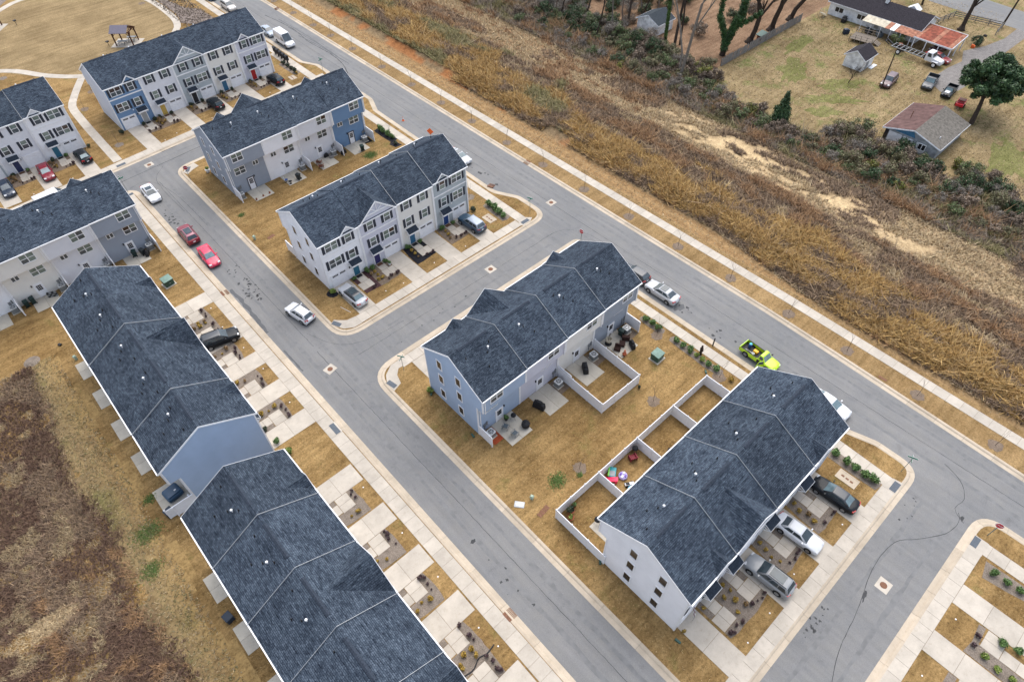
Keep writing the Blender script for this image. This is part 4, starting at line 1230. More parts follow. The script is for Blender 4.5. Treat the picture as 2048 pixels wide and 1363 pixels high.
# extra shrub rows and single shrubs beside the buildings
def shrub_row(kind, pts, where, group, s=1.1, mat="mulch_grey", w=.75):
    xs = [p[0] for p in pts]; ys = [p[1] for p in pts]
    a = Vector(pts[0]); b = Vector(pts[-1]); d = (b - a).normalized(); nn = Vector((-d.y, d.x)) * w
    o = [a - d * .7 + nn, (a + b) / 2 + nn * 1.15, b + d * .7 + nn, b + d * .9, b + d * .7 - nn, (a + b) / 2 - nn * 1.1, a - d * .7 - nn, a - d * .9]
    bed([tuple(p) for p in o], mat)
    for p in pts: shrub(kind, p[0], p[1], where, group, s * SR.uniform(.9, 1.15))
shrub_row('green', [(27.45, -1.2), (27.4, -2.4), (27.35, -3.5), (27.3, -4.5)], "in a row between the blue SUV and the corner", "corner hedge by the blue SUV", 1.25)
shrub_row('green', [(26.3, -59.2), (26.25, -60.4), (26.3, -61.5), (26.2, -62.5), (26.3, -63.4)], "in a row beside the black sedan's lawn", "hedge beside the black sedan", 1.2)
shrub_row('green', [(26.6, -32.6), (26.6, -33.6), (26.6, -34.6)], "in a row by the sidewalk behind the silver sedan", "roadside shrubs behind the fenced row", 1.1, "mulch_grey", .5)
shrub_row('green', [(26.6, -37.4), (26.55, -38.5), (26.5, -39.6)], "in a row by the sidewalk beside the wooden figure", "roadside shrubs by the wooden figure", 1.05, "mulch_grey", .5)
shrub_row('lime', [(26.5, -40.6), (26.4, -41.5)], "by the sidewalk just below the wooden figure", "lime shrubs by the wooden figure", 1.15, "mulch_grey", .5)
shrub_row('green', [(26.4, -42.5), (26.5, -43.5)], "near the end of the white fence by the sidewalk", "shrubs at the end of the white fence", 1.1, "mulch_grey", .5)
shrub('gold', 26.5, -45.6, "at the far corner of the white fenced yards", "single shrubs", 1.4)
shrub_row('green', [(27.5, 27.6), (27.5, 26.6), (27.55, 25.4), (27.6, 24.2)], "in a dark bed beside the bright blue end house", "hedge beside the bright blue house", 1.2, "mulch_black", .9)
bed([(27.3, 23.9), (26.1, 23.0), (26.4, 21.6), (27.6, 21.4)], "mulch_black")
shrub('dark', 26.9, 22.3, "at the end of the dark bed beside the bright blue house", "single shrubs", .9)
shrub_row('dark', [(27.3, 60.6), (27.4, 59.0), (27.4, 57.6), (27.4, 56.2)], "in a row below the mailboxes", "hedge below the mailboxes", 1.1, "mulch_grey", .7)
shrub('gold', 27.3, 55.4, "at the end of the hedge below the mailboxes", "single shrubs", 1.2)
bed(blob(0.0, -.75, 1.0, .8, 12, .1, 4), "mulch_black"); shrub('lime', 0.0, -.7, "in a black mulch ring at the white house corner", "single shrubs", 1.5)
shrub('lime', -0.55, -22.6, "at the light blue house corner", "single shrubs", 1.3)
shrub('dark', 24.9, -.4, "at the sage house corner behind the blue SUV", "single shrubs", 1.1)
shrub('dark', -5.75, 57.9, "at the blue house corner", "single shrubs", 1.1)
shrub('dark', -11.5, 57.8, "at the corner beside the black sedan", "single shrubs", .8)
shrub('gold', -0.2, -59.4, "at the white house corner at lower right", "single shrubs", .9)
shrub('lime', -17.0, -18.6, "at the corner of the blue windowless wall", "single shrubs", 1.5)
shrub('green', -17.2, -16.6, "beside the last driveway of the left row", "single shrubs", 1.0)
shrub('gold', 24.9, -58.2, "at the corner behind the black sedan", "single shrubs", 1.2)

# the yard in the bottom right corner (its row lies outside the picture)
RC = Row('X', 26.6, -82.0, 180, 6.1, [], 7.6, '')
for k, (xa, xb) in enumerate(((20.05, 22.5), (14.05, 16.5), (7.9, 10.4))):
    local_slabs(RC, "driveway", 26.6 - xb, 26.6 - xa, -7.5, 3.5, 1, 4)
for xa in (18.1, 12.2):
    local_slabs(RC, "front_walk", 26.6 - xa - 1.9, 26.6 - xa, -4.2, -2.6, 2, 1)
    local_slabs(RC, "front_walk", 26.6 - xa - 1.2, 26.6 - xa, -2.58, 1.5, 1, 3)
bed([(16.6, -77.0), (18.0, -77.2), (19.9, -77.0), (19.95, -77.6), (18.15, -77.7), (18.0, -82), (16.6, -82)], "mulch_grey")
bed([(10.5, -76.9), (14.0, -76.9), (14.0, -77.6), (12.3, -77.7), (12.2, -82), (10.5, -82)], "mulch_grey")
bed([(24.4, -75.4), (26.3, -75.0), (26.4, -79.8), (25.2, -79.9), (24.7, -77.6)], "mulch_grey")
for p in ((17.3, -78.4), (17.1, -79.6), (17.2, -80.8)): shrub('lime', *p, "in the bed at the bottom right corner", "shrubs at the bottom right corner", 1.1)
for p in ((17.6, -77.4), (18.6, -77.3), (11.4, -77.3), (12.6, -77.2)): shrub('purple', *p, "along the lawn edge at the bottom right", "shrubs at the bottom right corner", 1.3)
for p in ((19.6, -79.0), (20.0, -80.2)): shrub('green', *p, "beside the walk at the bottom right corner", "shrubs at the bottom right corner", 1.0)
for p in ((25.4, -75.9), (25.4, -77.1), (25.5, -78.3)): shrub('green', *p, "in the grey bed below the lower stop sign", "shrubs below the lower stop sign", .9)
cap(18.8, -75.4, "at the bottom right corner"); cap(12.0, -75.5, "at the bottom edge, right")

# ---------------------------------------------------------------- patios behind the rows
def patio(R, i, depth=3.0, u0=1.35, u1=4.45):
    ty, mir = R.units[i][:2]; x0 = i * R.w; x1 = x0 + R.w
    U = (lambda u: x1 - u) if mir else (lambda u: x0 + u)
    a, b = sorted((U(u0), U(u1)))
    local_slabs(R, "patio", a, b, R.D - 1.0 + .02, R.D - 1.0 + depth, 2, 1, "patio_concrete")
for key, dep in (('B', 3.3), ('D', 3.6), ('F', 3.2), ('E1', 3.2), ('E2', 3.2), ('C', 3.2), ('G', 2.8)):
    for i in range(len(RW[key].units)): patio(RW[key], i, dep)
# loose corners of bare soil and beds behind
bed([(0.1, -31.15), (1.95, -31.15), (1.95, -33.2), (0.25, -33.2)], "mulch_red")
bed([(22.75, 27.7), (24.7, 27.7), (24.7, 25.9), (23.4, 25.9), (22.75, 26.8)], "mulch_black")
for a, b in ((10.0, 12.0), (16.0, 18.2), (22.3, 24.2)): bed([(a, -31.3), (b, -31.3), (b, -33.3), (a + .1, -33.4)], "mulch_brown")
# ---------------------------------------------------------------- vehicles (nose towards +x)
def loft(st, prof, mat, name):
    """st: list of (x, ztop, zbot, halfwidth); prof: list of (wf, tf): half-width factor and height fraction from top to bottom"""
    xs = np.array([s[0] for s in st]); T = np.array(st, float)
    X = np.concatenate([np.linspace(a, b, 4)[:-1] for a, b in zip(xs, xs[1:])] + [[xs[-1]]])
    # smooth the station table with a monotone cubic-ish interpolation
    Z = [np.interp(X, xs, T[:, j]) for j in (1, 2, 3)]
    for q in range(2):
        for j in range(3):
            z = Z[j].copy(); z[1:-1] = (Z[j][:-2] + 2 * Z[j][1:-1] + Z[j][2:]) / 4; Z[j] = z
    m = len(prof); full = [(w, t) for w, t in prof] + [(-w, t) for w, t in prof[::-1]]
    full = [f for k, f in enumerate(full) if not (k > 0 and f == full[k - 1])]
    V = []; n = len(full)
    for x, zt, zb, hw in zip(X, *Z):
        for w, t in full: V.append((x, w * hw, zt + (zb - zt) * t))
    F = [(a * n + j, a * n + (j + 1) % n, (a + 1) * n + (j + 1) % n, (a + 1) * n + j) for a in range(len(X) - 1) for j in range(n)]
    F += [tuple(range(n)), tuple((len(X) - 1) * n + j for j in range(n - 1, -1, -1))]
    b = B().add(V, F)
    me = b.mesh(name, mat, smooth=True)
    return me
PROF = [(0.0, -0.05), (0.45, -0.035), (0.80, 0.0), (0.93, 0.07), (0.985, 0.22), (1.0, 0.45), (0.99, 0.75), (0.95, 0.95), (0.85, 1.0), (0.0, 1.0)]
def lerp3(a, b, t): return tuple(a[i] + (b[i] - a[i]) * t for i in range(3))
def patch(c, u0, u1, v0, v1, off, t=.012):
    """thin plate on the quad c (00,10,11,01), moved outwards by off"""
    P = lambda u, v: Vector(lerp3(lerp3(c[0], c[1], u), lerp3(c[3], c[2], u), v))
    q = [P(u0, v0), P(u1, v0), P(u1, v1), P(u0, v1)]
    n = (q[1] - q[0]).cross(q[3] - q[0]).normalized()
    mid = sum(q, Vector()) / 4
    if n.dot(mid - Vector((mid.x * .5, 0, .6))) < 0: n = -n
    return B().hexa([p + n * (off - t) for p in q] + [p + n * off for p in q])
SPEC = {
 'sedan': dict(L=4.8, W=1.84, H=1.45, zb=.94, st=[(-.5, .60, .36, .70), (-.49, .84, .30, .82), (-.465, .96, .24, .90), (-.40, 1.0, .21, .96), (-.30, .99, .2, .99), (-.1, .95, .19, 1.0), (.15, .94, .19, 1.0), (.25, .93, .19, .99), (.38, .86, .2, .96), (.45, .77, .22, .90), (.485, .66, .26, .80), (.5, .52, .34, .66)],
     cab=(-.395, .245, -.215, .055), wb=(.86, .64), wheels=(-.29, .315), wr=.33, win=[(.13, .46), (.50, .90)]),
 'suv': dict(L=4.75, W=1.90, H=1.70, zb=1.04, st=[(-.5, .75, .42, .80), (-.49, .98, .34, .90), (-.47, 1.08, .28, .95), (-.38, 1.08, .25, .99), (-.1, 1.05, .23, 1.0), (.18, 1.04, .23, 1.0), (.26, 1.02, .23, .99), (.38, .97, .25, .96), (.455, .88, .27, .90), (.488, .74, .32, .80), (.5, .58, .40, .68)],
     cab=(-.475, .235, -.385, .055), wb=(.90, .70), wheels=(-.29, .315), wr=.37, win=[(.08, .33), (.36, .62), (.65, .92)]),
 'hatch': dict(L=4.4, W=1.84, H=1.58, zb=.99, st=[(-.5, .70, .40, .76), (-.488, .92, .32, .88), (-.46, 1.02, .26, .94), (-.36, 1.03, .23, .99), (-.1, .99, .21, 1.0), (.18, .98, .21, 1.0), (.26, .96, .21, .99), (.38, .90, .22, .96), (.45, .80, .25, .90), (.485, .68, .28, .80), (.5, .54, .36, .66)],
     cab=(-.485, .24, -.37, .05), wb=(.89, .68), wheels=(-.29, .315), wr=.35, win=[(.12, .36), (.39, .64), (.67, .92)]),
 'van': dict(L=5.7, W=2.02, H=2.55, zb=1.18, st=[(-.5, 1.15, .40, .94), (-.495, 1.2, .36, .97), (-.3, 1.2, .34, 1.0), (.1, 1.2, .34, 1.0), (.28, 1.18, .34, 1.0), (.36, 1.10, .34, .97), (.45, 1.0, .36, .92), (.487, .85, .38, .84), (.5, .62, .42, .74)],
     cab=(-.495, .33, -.485, .14), wb=(.985, .86), wheels=(-.29, .33), wr=.36, win=[(.80, .93)]),
}
def car_meshes(kind):
    S = SPEC[kind]; L, W, H = S['L'], S['W'], S['H']; zb = S['zb']
    out = {}
    out['body'] = loft([(a * L, b, c, d * W / 2) for a, b, c, d in S['st']], PROF, "paint_white", "body")
    xr0, xf0, xr1, xf1 = [v * L for v in S['cab']]; w0, w1 = [v * W / 2 for v in S['wb']]
    zt = H - .03; z0 = zb - .06
    lo = [(xr0, -w0, z0), (xf0, -w0 * .97, z0), (xf0, w0 * .97, z0), (xr0, w0, z0)]
    hi = [(xr1, -w1, zt - .03), (xf1, -w1, zt - .02), (xf1, w1, zt - .02), (xr1, w1, zt - .03)]
    b = B(); xm = (xr1 + xf1) / 2
    me = B().hexa(lo + hi).mesh("cabin", "paint_white")
    bm = bmesh.new(); bm.from_mesh(me)
    bmesh.ops.bevel(bm, geom=[e for e in bm.edges if max(v.co.z for v in e.verts) > zb + .05], offset=.11, segments=4, affect='EDGES', profile=.5)
    for v in bm.verts:
        if v.co.z > zt - .05: v.co.z += .035 * (1 - (2 * (v.co.x - xm) / (xf1 - xr1 + .4)) ** 2) * (1 - (v.co.y / (w1 + .05)) ** 2)
    bm.to_mesh(me); bm.free(); me.polygons.foreach_set("use_smooth", [True] * len(me.polygons))
    out['cabin'] = me
    side = lambda s: (lo[0] if s < 0 else lo[3], lo[1] if s < 0 else lo[2], hi[1] if s < 0 else hi[2], hi[0] if s < 0 else hi[3])
    out['windshield'] = patch((lo[1], lo[2], hi[2], hi[1]), .06, .94, .10, .93, .012).mesh("windshield", "car_glass")
    if kind != 'van': out['rear_window'] = patch((lo[0], lo[3], hi[3], hi[0]), .09, .91, .16 if kind == 'sedan' else .28, .90, .012).mesh("rear_window", "car_glass")
    out['side'] = []
    for s in (-1, 1):
        for (a, c) in S['win']:
            out['side'].append(patch(side(s), a, c, .22 if kind != 'van' else .12, .86 if kind != 'van' else .6, .010).mesh("side_window", "car_glass"))
    wr = S['wr']
    out['tyre'] = B().lathe([(wr * .62, -.11), (wr * .94, -.11), (wr, -.07), (wr, .07), (wr * .94, .11), (wr * .62, .11)], 18).xf(Matrix.Rotation(RD(90), 4, 'X')).mesh("wheel", "tyre", smooth=False)
    rimb = B().lathe([(wr * .64, -.118), (wr * .60, -.10), (wr * .18, -.09), (0, -.105)], 14)
    for k in range(5):
        a = k * 2 * math.pi / 5; rimb.bar((0, 0, -.11), (wr * .6 * math.cos(a), wr * .6 * math.sin(a), -.112), .07, .02)
    out['rim'] = rimb.xf(Matrix.Rotation(RD(90), 4, 'X')).mesh("rim", "rim")
    out['arch'] = B().lathe([(wr * 1.16, -.012), (wr * 1.16, .012)], 18).xf(Matrix.Rotation(RD(90), 4, 'X')).mesh("wheel_arch", "black_plastic")
    nose = L / 2; zl = S['st'][-3][1] - .03
    out['headlight'] = B().hexa([(nose * .915, -.17, zl - .06), (nose * .968, -.17, zl - .1), (nose * .955, .17, zl - .09), (nose * .875, .17, zl - .03), (nose * .905, -.17, zl + .06), (nose * .955, -.17, zl + .01), (nose * .935, .17, zl + .02), (nose * .86, .17, zl + .075)]).xf(Matrix.Translation((0.03, 0, -.02))).mesh("headlight", "lamp_clear")
    zt_ = S['st'][2][1]
    out['tail'] = B().hexa([(-nose * 1.004, -.2, zt_ - .22), (-nose * .95, -.2, zt_ - .22), (-nose * .90, .2, zt_ - .2), (-nose * .96, .2, zt_ - .2), (-nose * .985, -.2, zt_ - .04), (-nose * .94, -.2, zt_ - .04), (-nose * .89, .2, zt_ - .02), (-nose * .945, .2, zt_ - .02)]).mesh("tail_light", "tail_red")
    out['mirror'] = B().hexa([(-.07, -.11, -.06), (.06, -.11, -.06), (.09, .10, -.05), (-.05, .10, -.06), (-.06, -.11, .07), (.05, -.11, .07), (.07, .10, .06), (-.05, .10, .06)]).mesh("mirror", "paint_white")
    out['plate'] = B().box(-.012, .0, -.16, .16, -.075, .075).mesh("license_plate", "sign_white")
    out['grille'] = B().hexa([(nose * .972, -.42, .42), (nose * 1.0, -.42, .42), (nose * 1.0, .42, .42), (nose * .972, .42, .42), (nose * .955, -.48, .60), (nose * .985, -.48, .60), (nose * .985, .48, .60), (nose * .955, .48, .60)]).mesh("grille", "black_plastic")
    out['bump'] = B().box(-nose * 1.002, -nose * .955, -W * .40, W * .40, .34, .50).mesh("rear_bumper", "black_plastic")
    out['sunroof'] = B().box(-.42, .42, -.42, .42, 0, .012).mesh("sunroof", "car_glass")
    out['rail'] = B().bar((xr1 + .05, 0, 0), (xf1 - .15, 0, 0), .045, .045).mesh("roof_rail", "black_plastic")
    return out
def setm(o, mat):
    for s in o.material_slots: s.link = 'OBJECT'; s.material = MT[mat]
    return o
def car(kind, x, y, head, mat, label, cat, z=ZR, sc=(1, 1, 1), roof=None, glass="car_glass", rear_glass=None, sunroof=False, rails=False, group="parked vehicles", rim="rim"):
    M_ = cached(("car", kind), lambda: car_meshes(kind)); S = SPEC[kind]; L, W, H = S['L'], S['W'], S['H']
    t = E("parked_car" if kind != 'van' else "parked_van", (x, y, z), RD(head), label, cat, group, sc)
    setm(O("body", M_['body'], t), "paint_" + mat)
    c = setm(O("cabin", M_['cabin'], t), "paint_" + (roof or mat))
    setm(O("windshield", M_['windshield'], c), glass)
    if 'rear_window' in M_: setm(O("rear_window", M_['rear_window'], c), rear_glass or glass)
    for s in M_['side']: setm(O("side_window", s, c), "car_glass")
    for fx in S['wheels']:
        for s in (-1, 1):
            w = O("wheel", M_['tyre'], t, (fx * L, s * (W / 2 - .085), S['wr']), 0 if s > 0 else math.pi)
            setm(O("rim", M_['rim'], w), rim)
            O("wheel_arch", M_['arch'], t, (fx * L, s * (W / 2 - .004), S['wr'] + .03))
    for s in (-1, 1):
        O("headlight", M_['headlight'], t, (0, s * W * .33, 0), scale=(1, s * -1 if False else s, 1))
        O("tail_light", M_['tail'], t, (0, s * W * .34, 0), scale=(1, s, 1))
        setm(O("mirror", M_['mirror'], t, (S['cab'][1] * L - .42, s * (W / 2 + .07), S['zb'] + .09), scale=(1, s, 1)), "paint_" + mat)
    O("license_plate", M_['plate'], t, (-L / 2 - .004, 0, .62 if kind == 'sedan' else .78))
    O("grille", M_['grille'], t)
    if kind in ('suv', 'hatch'): O("rear_bumper", M_['bump'], t)
    if sunroof: O("sunroof", M_['sunroof'], c, ((S['cab'][2] + S['cab'][3]) / 2 * L + .15, 0, H - .008), scale=(1 if kind != 'suv' else 1.7, 1.1, 1))
    if rails:
        for s in (-1, 1): O("roof_rail", M_['rail'], c, (0, s * S['wb'][1] * W / 2 * .92, H - .01))
    return t
ZD = 0.032     # on the driveways
car('sedan', 1.45, -3.45, 93, 'silver', "silver sedan nosed up to the white garage of the central row", "car", ZD, glass="car_glass", rear_glass="car_glass_pale", roof='darkgrey', sunroof=True)
car('suv', 22.45, -3.0, 92, 'bluesuv', "dark blue SUV on the right driveway of the central row", "SUV", ZD, glass="car_glass_pale", rear_glass="car_glass_grey", roof='iceblue')
car('hatch', -5.35, -1.35, 101, 'white', "white crossover parked by the kerb of the long street near the junction", "car", rear_glass="car_glass_grey", rails=True)
car('suv', -15.0, 1.55, -13, 'black', "black SUV facing the street on the left row's driveway", "SUV", ZD, rails=True, roof='darkgrey')
car('sedan', -9.05, 17.2, -93, 'red', "bright red coupe parked along the long street", "car", glass="car_glass_pale", rim="rim_dark")
car('suv', -9.15, 23.6, 88, 'wine', "dark red SUV with a faded pink roof parked behind the red coupe", "SUV", roof='pinkroof', rails=True, sunroof=True)
car('sedan', -9.15, 37.1, -92, 'white', "white sedan with a sunroof parked at the street corner by the stop sign", "car", sunroof=True, rim="rim_dark")
car('suv', 9.55, -61.7, 93, 'grey', "grey SUV with a long glass roof on the lower right driveway", "SUV", ZD, sunroof=True, rails=True)
car('sedan', 15.25, -61.3, -87, 'white', "white sedan facing the street between the grey SUV and the black sedan", "car", ZD, glass="car_glass", rear_glass="car_glass_grey", sunroof=False)
car('sedan', 21.65, -61.55, 92, 'black', "black sedan on the driveway nearest the lower right corner hedge", "car", ZD, glass="car_glass_pale", rear_glass="car_glass_pale", roof='darkgrey')
car('sedan', 31.55, -55.3, -91, 'white', "white car half hidden behind the lower right row's roof end", "car", glass="car_glass_pale")
car('sedan', 31.75, -31.0, 90, 'silver', "silver sedan with a glass roof parked on the main road", "car", glass="car_glass_grey", sunroof=True, sc=(1.04, 1.02, 1.02))
car('hatch', 31.8, -26.2, 91, 'darkgrey', "dark grey car half hidden behind the fenced row's roof end", "car", rear_glass="car_glass_grey")
car('sedan', 32.1, 11.6, -89, 'silver', "silver sedan on the main road half hidden behind the central row", "car", glass="car_glass_pale", sunroof=True)
car('sedan', 32.0, 75.2, -90, 'iceblue', "pale blue sedan behind the red-door end house", "car", glass="car_glass_grey")
car('van', 32.2, 68.4, -91, 'white', "white high-roof delivery van parked by the mailboxes", "van", ZR, glass="car_glass_grey")
car('suv', 31.7, 92.6, -89, 'champagne', "pale beige SUV parked near the top of the main road", "SUV", rails=True, glass="car_glass_grey")
car('sedan', 30.9, 101.3, -85, 'bluecar', "blue sedan cut by the top edge of the picture", "car", glass="car_glass_grey")
car('hatch', 22.75, 55.3, 93, 'black', "black car on the driveway beside the red door", "car", ZD, glass="car_glass_grey", rear_glass="car_glass_grey")
car('suv', 10.35, 55.0, 92, 'black', "black SUV on the driveway before the sage truss-gabled house", "SUV", ZD, sc=(.93, .96, .95))
car('sedan', -13.35, 54.8, 92, 'black', "black sedan beside the teal door at the left", "car", ZD, rear_glass="car_glass_pale", sc=(.97, 1, 1))
car('sedan', -19.35, 54.3, -92, 'wine', "red sedan facing the street beside the navy door", "car", ZD, glass="car_glass_pale", sc=(1.02, 1, 1))
car('sedan', -25.4, 54.0, -91, 'navy', "dark navy sedan on a driveway at the left edge", "car", ZD, glass="car_glass_grey")
car('van', -20.6, 46.3, 4, 'white', "white van in the street partly hidden by a dark roof", "van", ZR, (.95, .95, .74), glass="car_glass")

def pickup(x, y, head, mat, label, z=ZR, bed_mat="black_plastic", open_door=False, tools=False, hood_off=False, sc=(1, 1, 1), group="parked vehicles", wheel_rim="rim"):
    t = E("pickup_truck", (x, y, z), RD(head), label, "pickup truck", group, sc)
    L, W = 5.0, 1.80
    st = [(.02, .98, .30, .99), (.12, .97, .30, 1.0), (.24, .96, .30, .99), (.38, .92, .31, .97), (.455, .86, .32, .93), (.488, .76, .35, .87), (.5, .58, .40, .80)]
    setm(O("body", cached("pk_body", lambda: loft([(a * L, b, c, d * W / 2) for a, b, c, d in st], PROF, "paint_white", "body")), t), "paint_" + mat)
    def bedm():
        b = B(); x0, x1 = -L / 2, .02 * L; h = W / 2
        b.box(x0 + .06, x1, -h + .01, -h + .09, .42, 1.0).box(x0 + .06, x1, h - .09, h - .01, .42, 1.0)
        b.box(x0, x0 + .07, -h + .02, h - .02, .45, 1.0)
        return b.mesh("bed_side", "paint_white")
    setm(O("cargo_bed", cached("pk_bed", bedm), t), "paint_" + mat)
    setm(O("bed_floor", cached("pk_floor", lambda: B().box(-L / 2 + .07, .02 * L, -W / 2 + .09, W / 2 - .09, .48, .54).box(.0, .02 * L, -W / 2 + .1, W / 2 - .1, .54, .98).mesh("bed_floor", "black_plastic")), t), bed_mat)
    def cabm():
        x0, x1, x2, x3 = .02 * L, .235 * L, .045 * L, .125 * L; w0, w1 = W * .45, W * .36
        me = B().hexa([(x0, -w0, .9), (x1, -w0, .9), (x1, w0, .9), (x0, w0, .9), (x2, -w1, 1.58), (x3, -w1, 1.58), (x3, w1, 1.58), (x2, w1, 1.58)]).mesh("cabin", "paint_white")
        return bevel_mesh(me, .09, 3, .2)
    c = setm(O("cabin", cached("pk_cab", cabm), t), "paint_" + mat)
    x0, x1, x2, x3 = .02 * L, .235 * L, .045 * L, .125 * L; w0, w1 = W * .45, W * .36
    lo = [(x0, -w0, .9), (x1, -w0, .9), (x1, w0, .9), (x0, w0, .9)]; hi = [(x2, -w1, 1.58), (x3, -w1, 1.58), (x3, w1, 1.58), (x2, w1, 1.58)]
    O("windshield", cached("pk_ws", lambda: patch((lo[1], lo[2], hi[2], hi[1]), .08, .92, .14, .9, .012).mesh("windshield", "car_glass_pale")), c)
    O("rear_window", cached("pk_rw", lambda: patch((lo[0], lo[3], hi[3], hi[0]), .12, .88, .3, .88, .012).mesh("rear_window", "car_glass")), c)
    for s in (-1, 1):
        q = (lo[0], lo[1], hi[1], hi[0]) if s < 0 else (lo[3], lo[2], hi[2], hi[3])
        O("side_window", cached(("pk_sw", s), lambda: patch(q, .16, .82, .26, .86, .012).mesh("side_window", "car_glass")), c)
    M_ = cached(("car", 'suv'), lambda: car_meshes('suv'))
    for fx in (-1.48, 1.62):
        for s in (-1, 1):
            w = O("wheel", M_['tyre'], t, (fx, s * (W / 2 - .09), .37), 0 if s > 0 else math.pi)
            setm(O("rim", M_['rim'], w), wheel_rim)
            O("wheel_arch", M_['arch'], t, (fx, s * (W / 2 - .006), .40))
    for s in (-1, 1):
        setm(O("mirror", M_['mirror'], t, (.19 * L, s * (W / 2 + .08), 1.08), scale=(1, s, 1)), "paint_" + mat if not open_door else "black_plastic")
        O("tail_light", cached("pk_tl", lambda: B().box(-.03, .03, -.06, .06, -.16, .16).mesh("tail_light", "tail_red")), t, (-L / 2, s * (W / 2 - .09), .78))
        O("headlight", cached("pk_hl", lambda: B().box(-.03, .05, -.16, .16, -.09, .09).mesh("headlight", "lamp_clear")), t, (L * .478, s * W * .32, .70))
    if open_door:
        d = setm(O("open_door", B().hexa([(-.98, -.03, .40), (0, -.03, .40), (0, .03, .40), (-.98, .03, .40), (-.98, -.03, .96), (0, -.03, .96), (0, .03, .96), (-.98, .03, .96)]).bar((-.95, 0, .96), (-.72, .04, 1.50), .05, .05).bar((-.72, .04, 1.50), (-.22, .04, 1.50), .05, .05).bar((-.22, .04, 1.50), (-.02, 0, .96), .05, .05).mesh("open_door", "paint_lime"), t, (.225 * L, -W / 2 - .02, 0), RD(62)), "paint_" + mat)
        O("door_window", B().hexa([(-.9, -.006, .97), (-.08, -.006, .97), (-.08, .006, .97), (-.9, .006, .97), (-.72, .03, 1.48), (-.24, .03, 1.48), (-.24, .045, 1.48), (-.72, .045, 1.48)]).mesh("door_window", "car_glass_grey"), d)
        O("door_opening", B().hexa([(.1, -W / 2 - .008, .42), (1.1, -W / 2 - .008, .42), (1.1, -W / 2 + .05, .42), (.1, -W / 2 + .05, .42), (.1, -W / 2 - .008, .93), (1.1, -W / 2 - .008, .93), (1.1, -W / 2 + .05, .93), (.1, -W / 2 + .05, .93)]).mesh("door_opening", "black_plastic"), t)
    if tools:
        O("bed_liner_rail", B().box(-L / 2 + .08, 0, -W / 2 + .02, -W / 2 + .10, 1.002, 1.04).mesh("bed_rail", "black_plastic"), t)
        O("bed_liner_rail", B().box(-L / 2 + .08, 0, W / 2 - .10, W / 2 - .02, 1.002, 1.04).mesh("bed_rail", "black_plastic"), t)
    return t
pickup(31.7, -46.0, -93, 'lime', "lime green pickup truck with its side door open", open_door=True, tools=True, sc=(.98, .98, 1.0))
def prop_in_bed(name, mesh, dx, dy, label, cat, z=.42):
    a = RD(-93); O(name, mesh, None, (31.7 + dx * math.cos(a) - dy * math.sin(a), -46.0 + dx * math.sin(a) + dy * math.cos(a), z), a, label, cat)
prop_in_bed("cooler_jug", B().lathe([(.2, 0), (.22, .05), (.22, .45), (.2, .5), (.08, .52), (.08, .58), (0, .58)], 12).mesh("cooler_jug", "blue_tool"), -1.75, .35, "round dark blue jug in the lime pickup's bed", "jug")
prop_in_bed("jug_lid", B().lathe([(.17, .58), (.17, .63), (0, .65)], 12).mesh("jug_lid", "toy_sky"), -1.75, .35, "pale lid on the blue jug in the lime pickup", "lid")
prop_in_bed("tool_case", bevel_mesh(B().box(-.3, .3, -.22, .22, 0, .36).mesh("tool_case", "yellow_tool"), .05), -.75, .15, "yellow tool case in the lime pickup's bed", "tool case")
prop_in_bed("bucket", B().lathe([(.13, 0), (.16, .34), (.17, .36), (.14, .36), (.11, .05)], 12).mesh("bucket", "sign_white"), -.75, -.45, "white bucket in the lime pickup's bed", "bucket")
prop_in_bed("tool_bundle", B().bar((-.6, 0, .05), (.6, .1, .12), .07, .06).bar((-.5, .12, .05), (.55, -.1, .2), .05, .05).mesh("tool_bundle", "metal_grey"), -1.35, -.35, "bundle of long grey tools in the lime pickup's bed", "tools")
# ---------------------------------------------------------------- air conditioners, utility boxes
def ac_body():
    me = B().box(-.40, .40, -.40, .40, .06, .80).mesh("casing", "ac_grey")
    return bevel_mesh(me, .07, 2)
def ac_top():
    b = B().prism([(-.42, -.36), (-.36, -.42), (.36, -.42), (.42, -.36), (.42, .36), (.36, .42), (-.36, .42), (-.42, .36)], .80, .855, 'z')
    return b.mesh("lid", "ac_top")
def ac_fan():
    b = B().lathe([(.31, .856), (.31, .862), (0, .862)], 18)
    return b.mesh("fan_grille", "black_plastic")
def ac_blade():
    b = B()
    for k in range(5):
        a = k * 1.2566; b.bar((.05 * math.cos(a), .05 * math.sin(a), .87), (.27 * math.cos(a + .3), .27 * math.sin(a + .3), .87), .10, .012)
    b.lathe([(.07, .862), (.07, .885), (0, .885)], 8)
    for rr in (.16, .24, .31):
        for k in range(14):
            a = k * 2 * math.pi / 14; c = (k + 1) * 2 * math.pi / 14
            b.bar((rr * math.cos(a), rr * math.sin(a), .885), (rr * math.cos(c), rr * math.sin(c), .885), .012, .01)
    return b.mesh("fan_blade", "metal_light")
def ac_unit(x, y, label):
    t = E("air_conditioner", (x, y, 0.0), SR.uniform(-.06, .06), label, "air conditioner", "air conditioners behind the houses")
    O("casing", cached("ac1", ac_body), t); O("lid", cached("ac2", ac_top), t); O("fan_grille", cached("ac3", ac_fan), t); O("fan_blade", cached("ac4", ac_blade), t)
    O("pad", cached("ac5", lambda: B().box(-.5, .5, -.5, .5, 0.0, .07).mesh("pad", "patio_concrete")), t)
ac_unit(0.75, -32.0, "air conditioner on red mulch beside the white screen")
ac_unit(11.1, -32.2, "air conditioner outside the fence by the lavender house")
ac_unit(17.15, -32.2, "air conditioner inside the white fenced yard")
ac_unit(23.3, -32.1, "air conditioner beside the slate end house's white screen")
ac_unit(0.25, -50.9, "air conditioner by the white end house inside the lower fence")
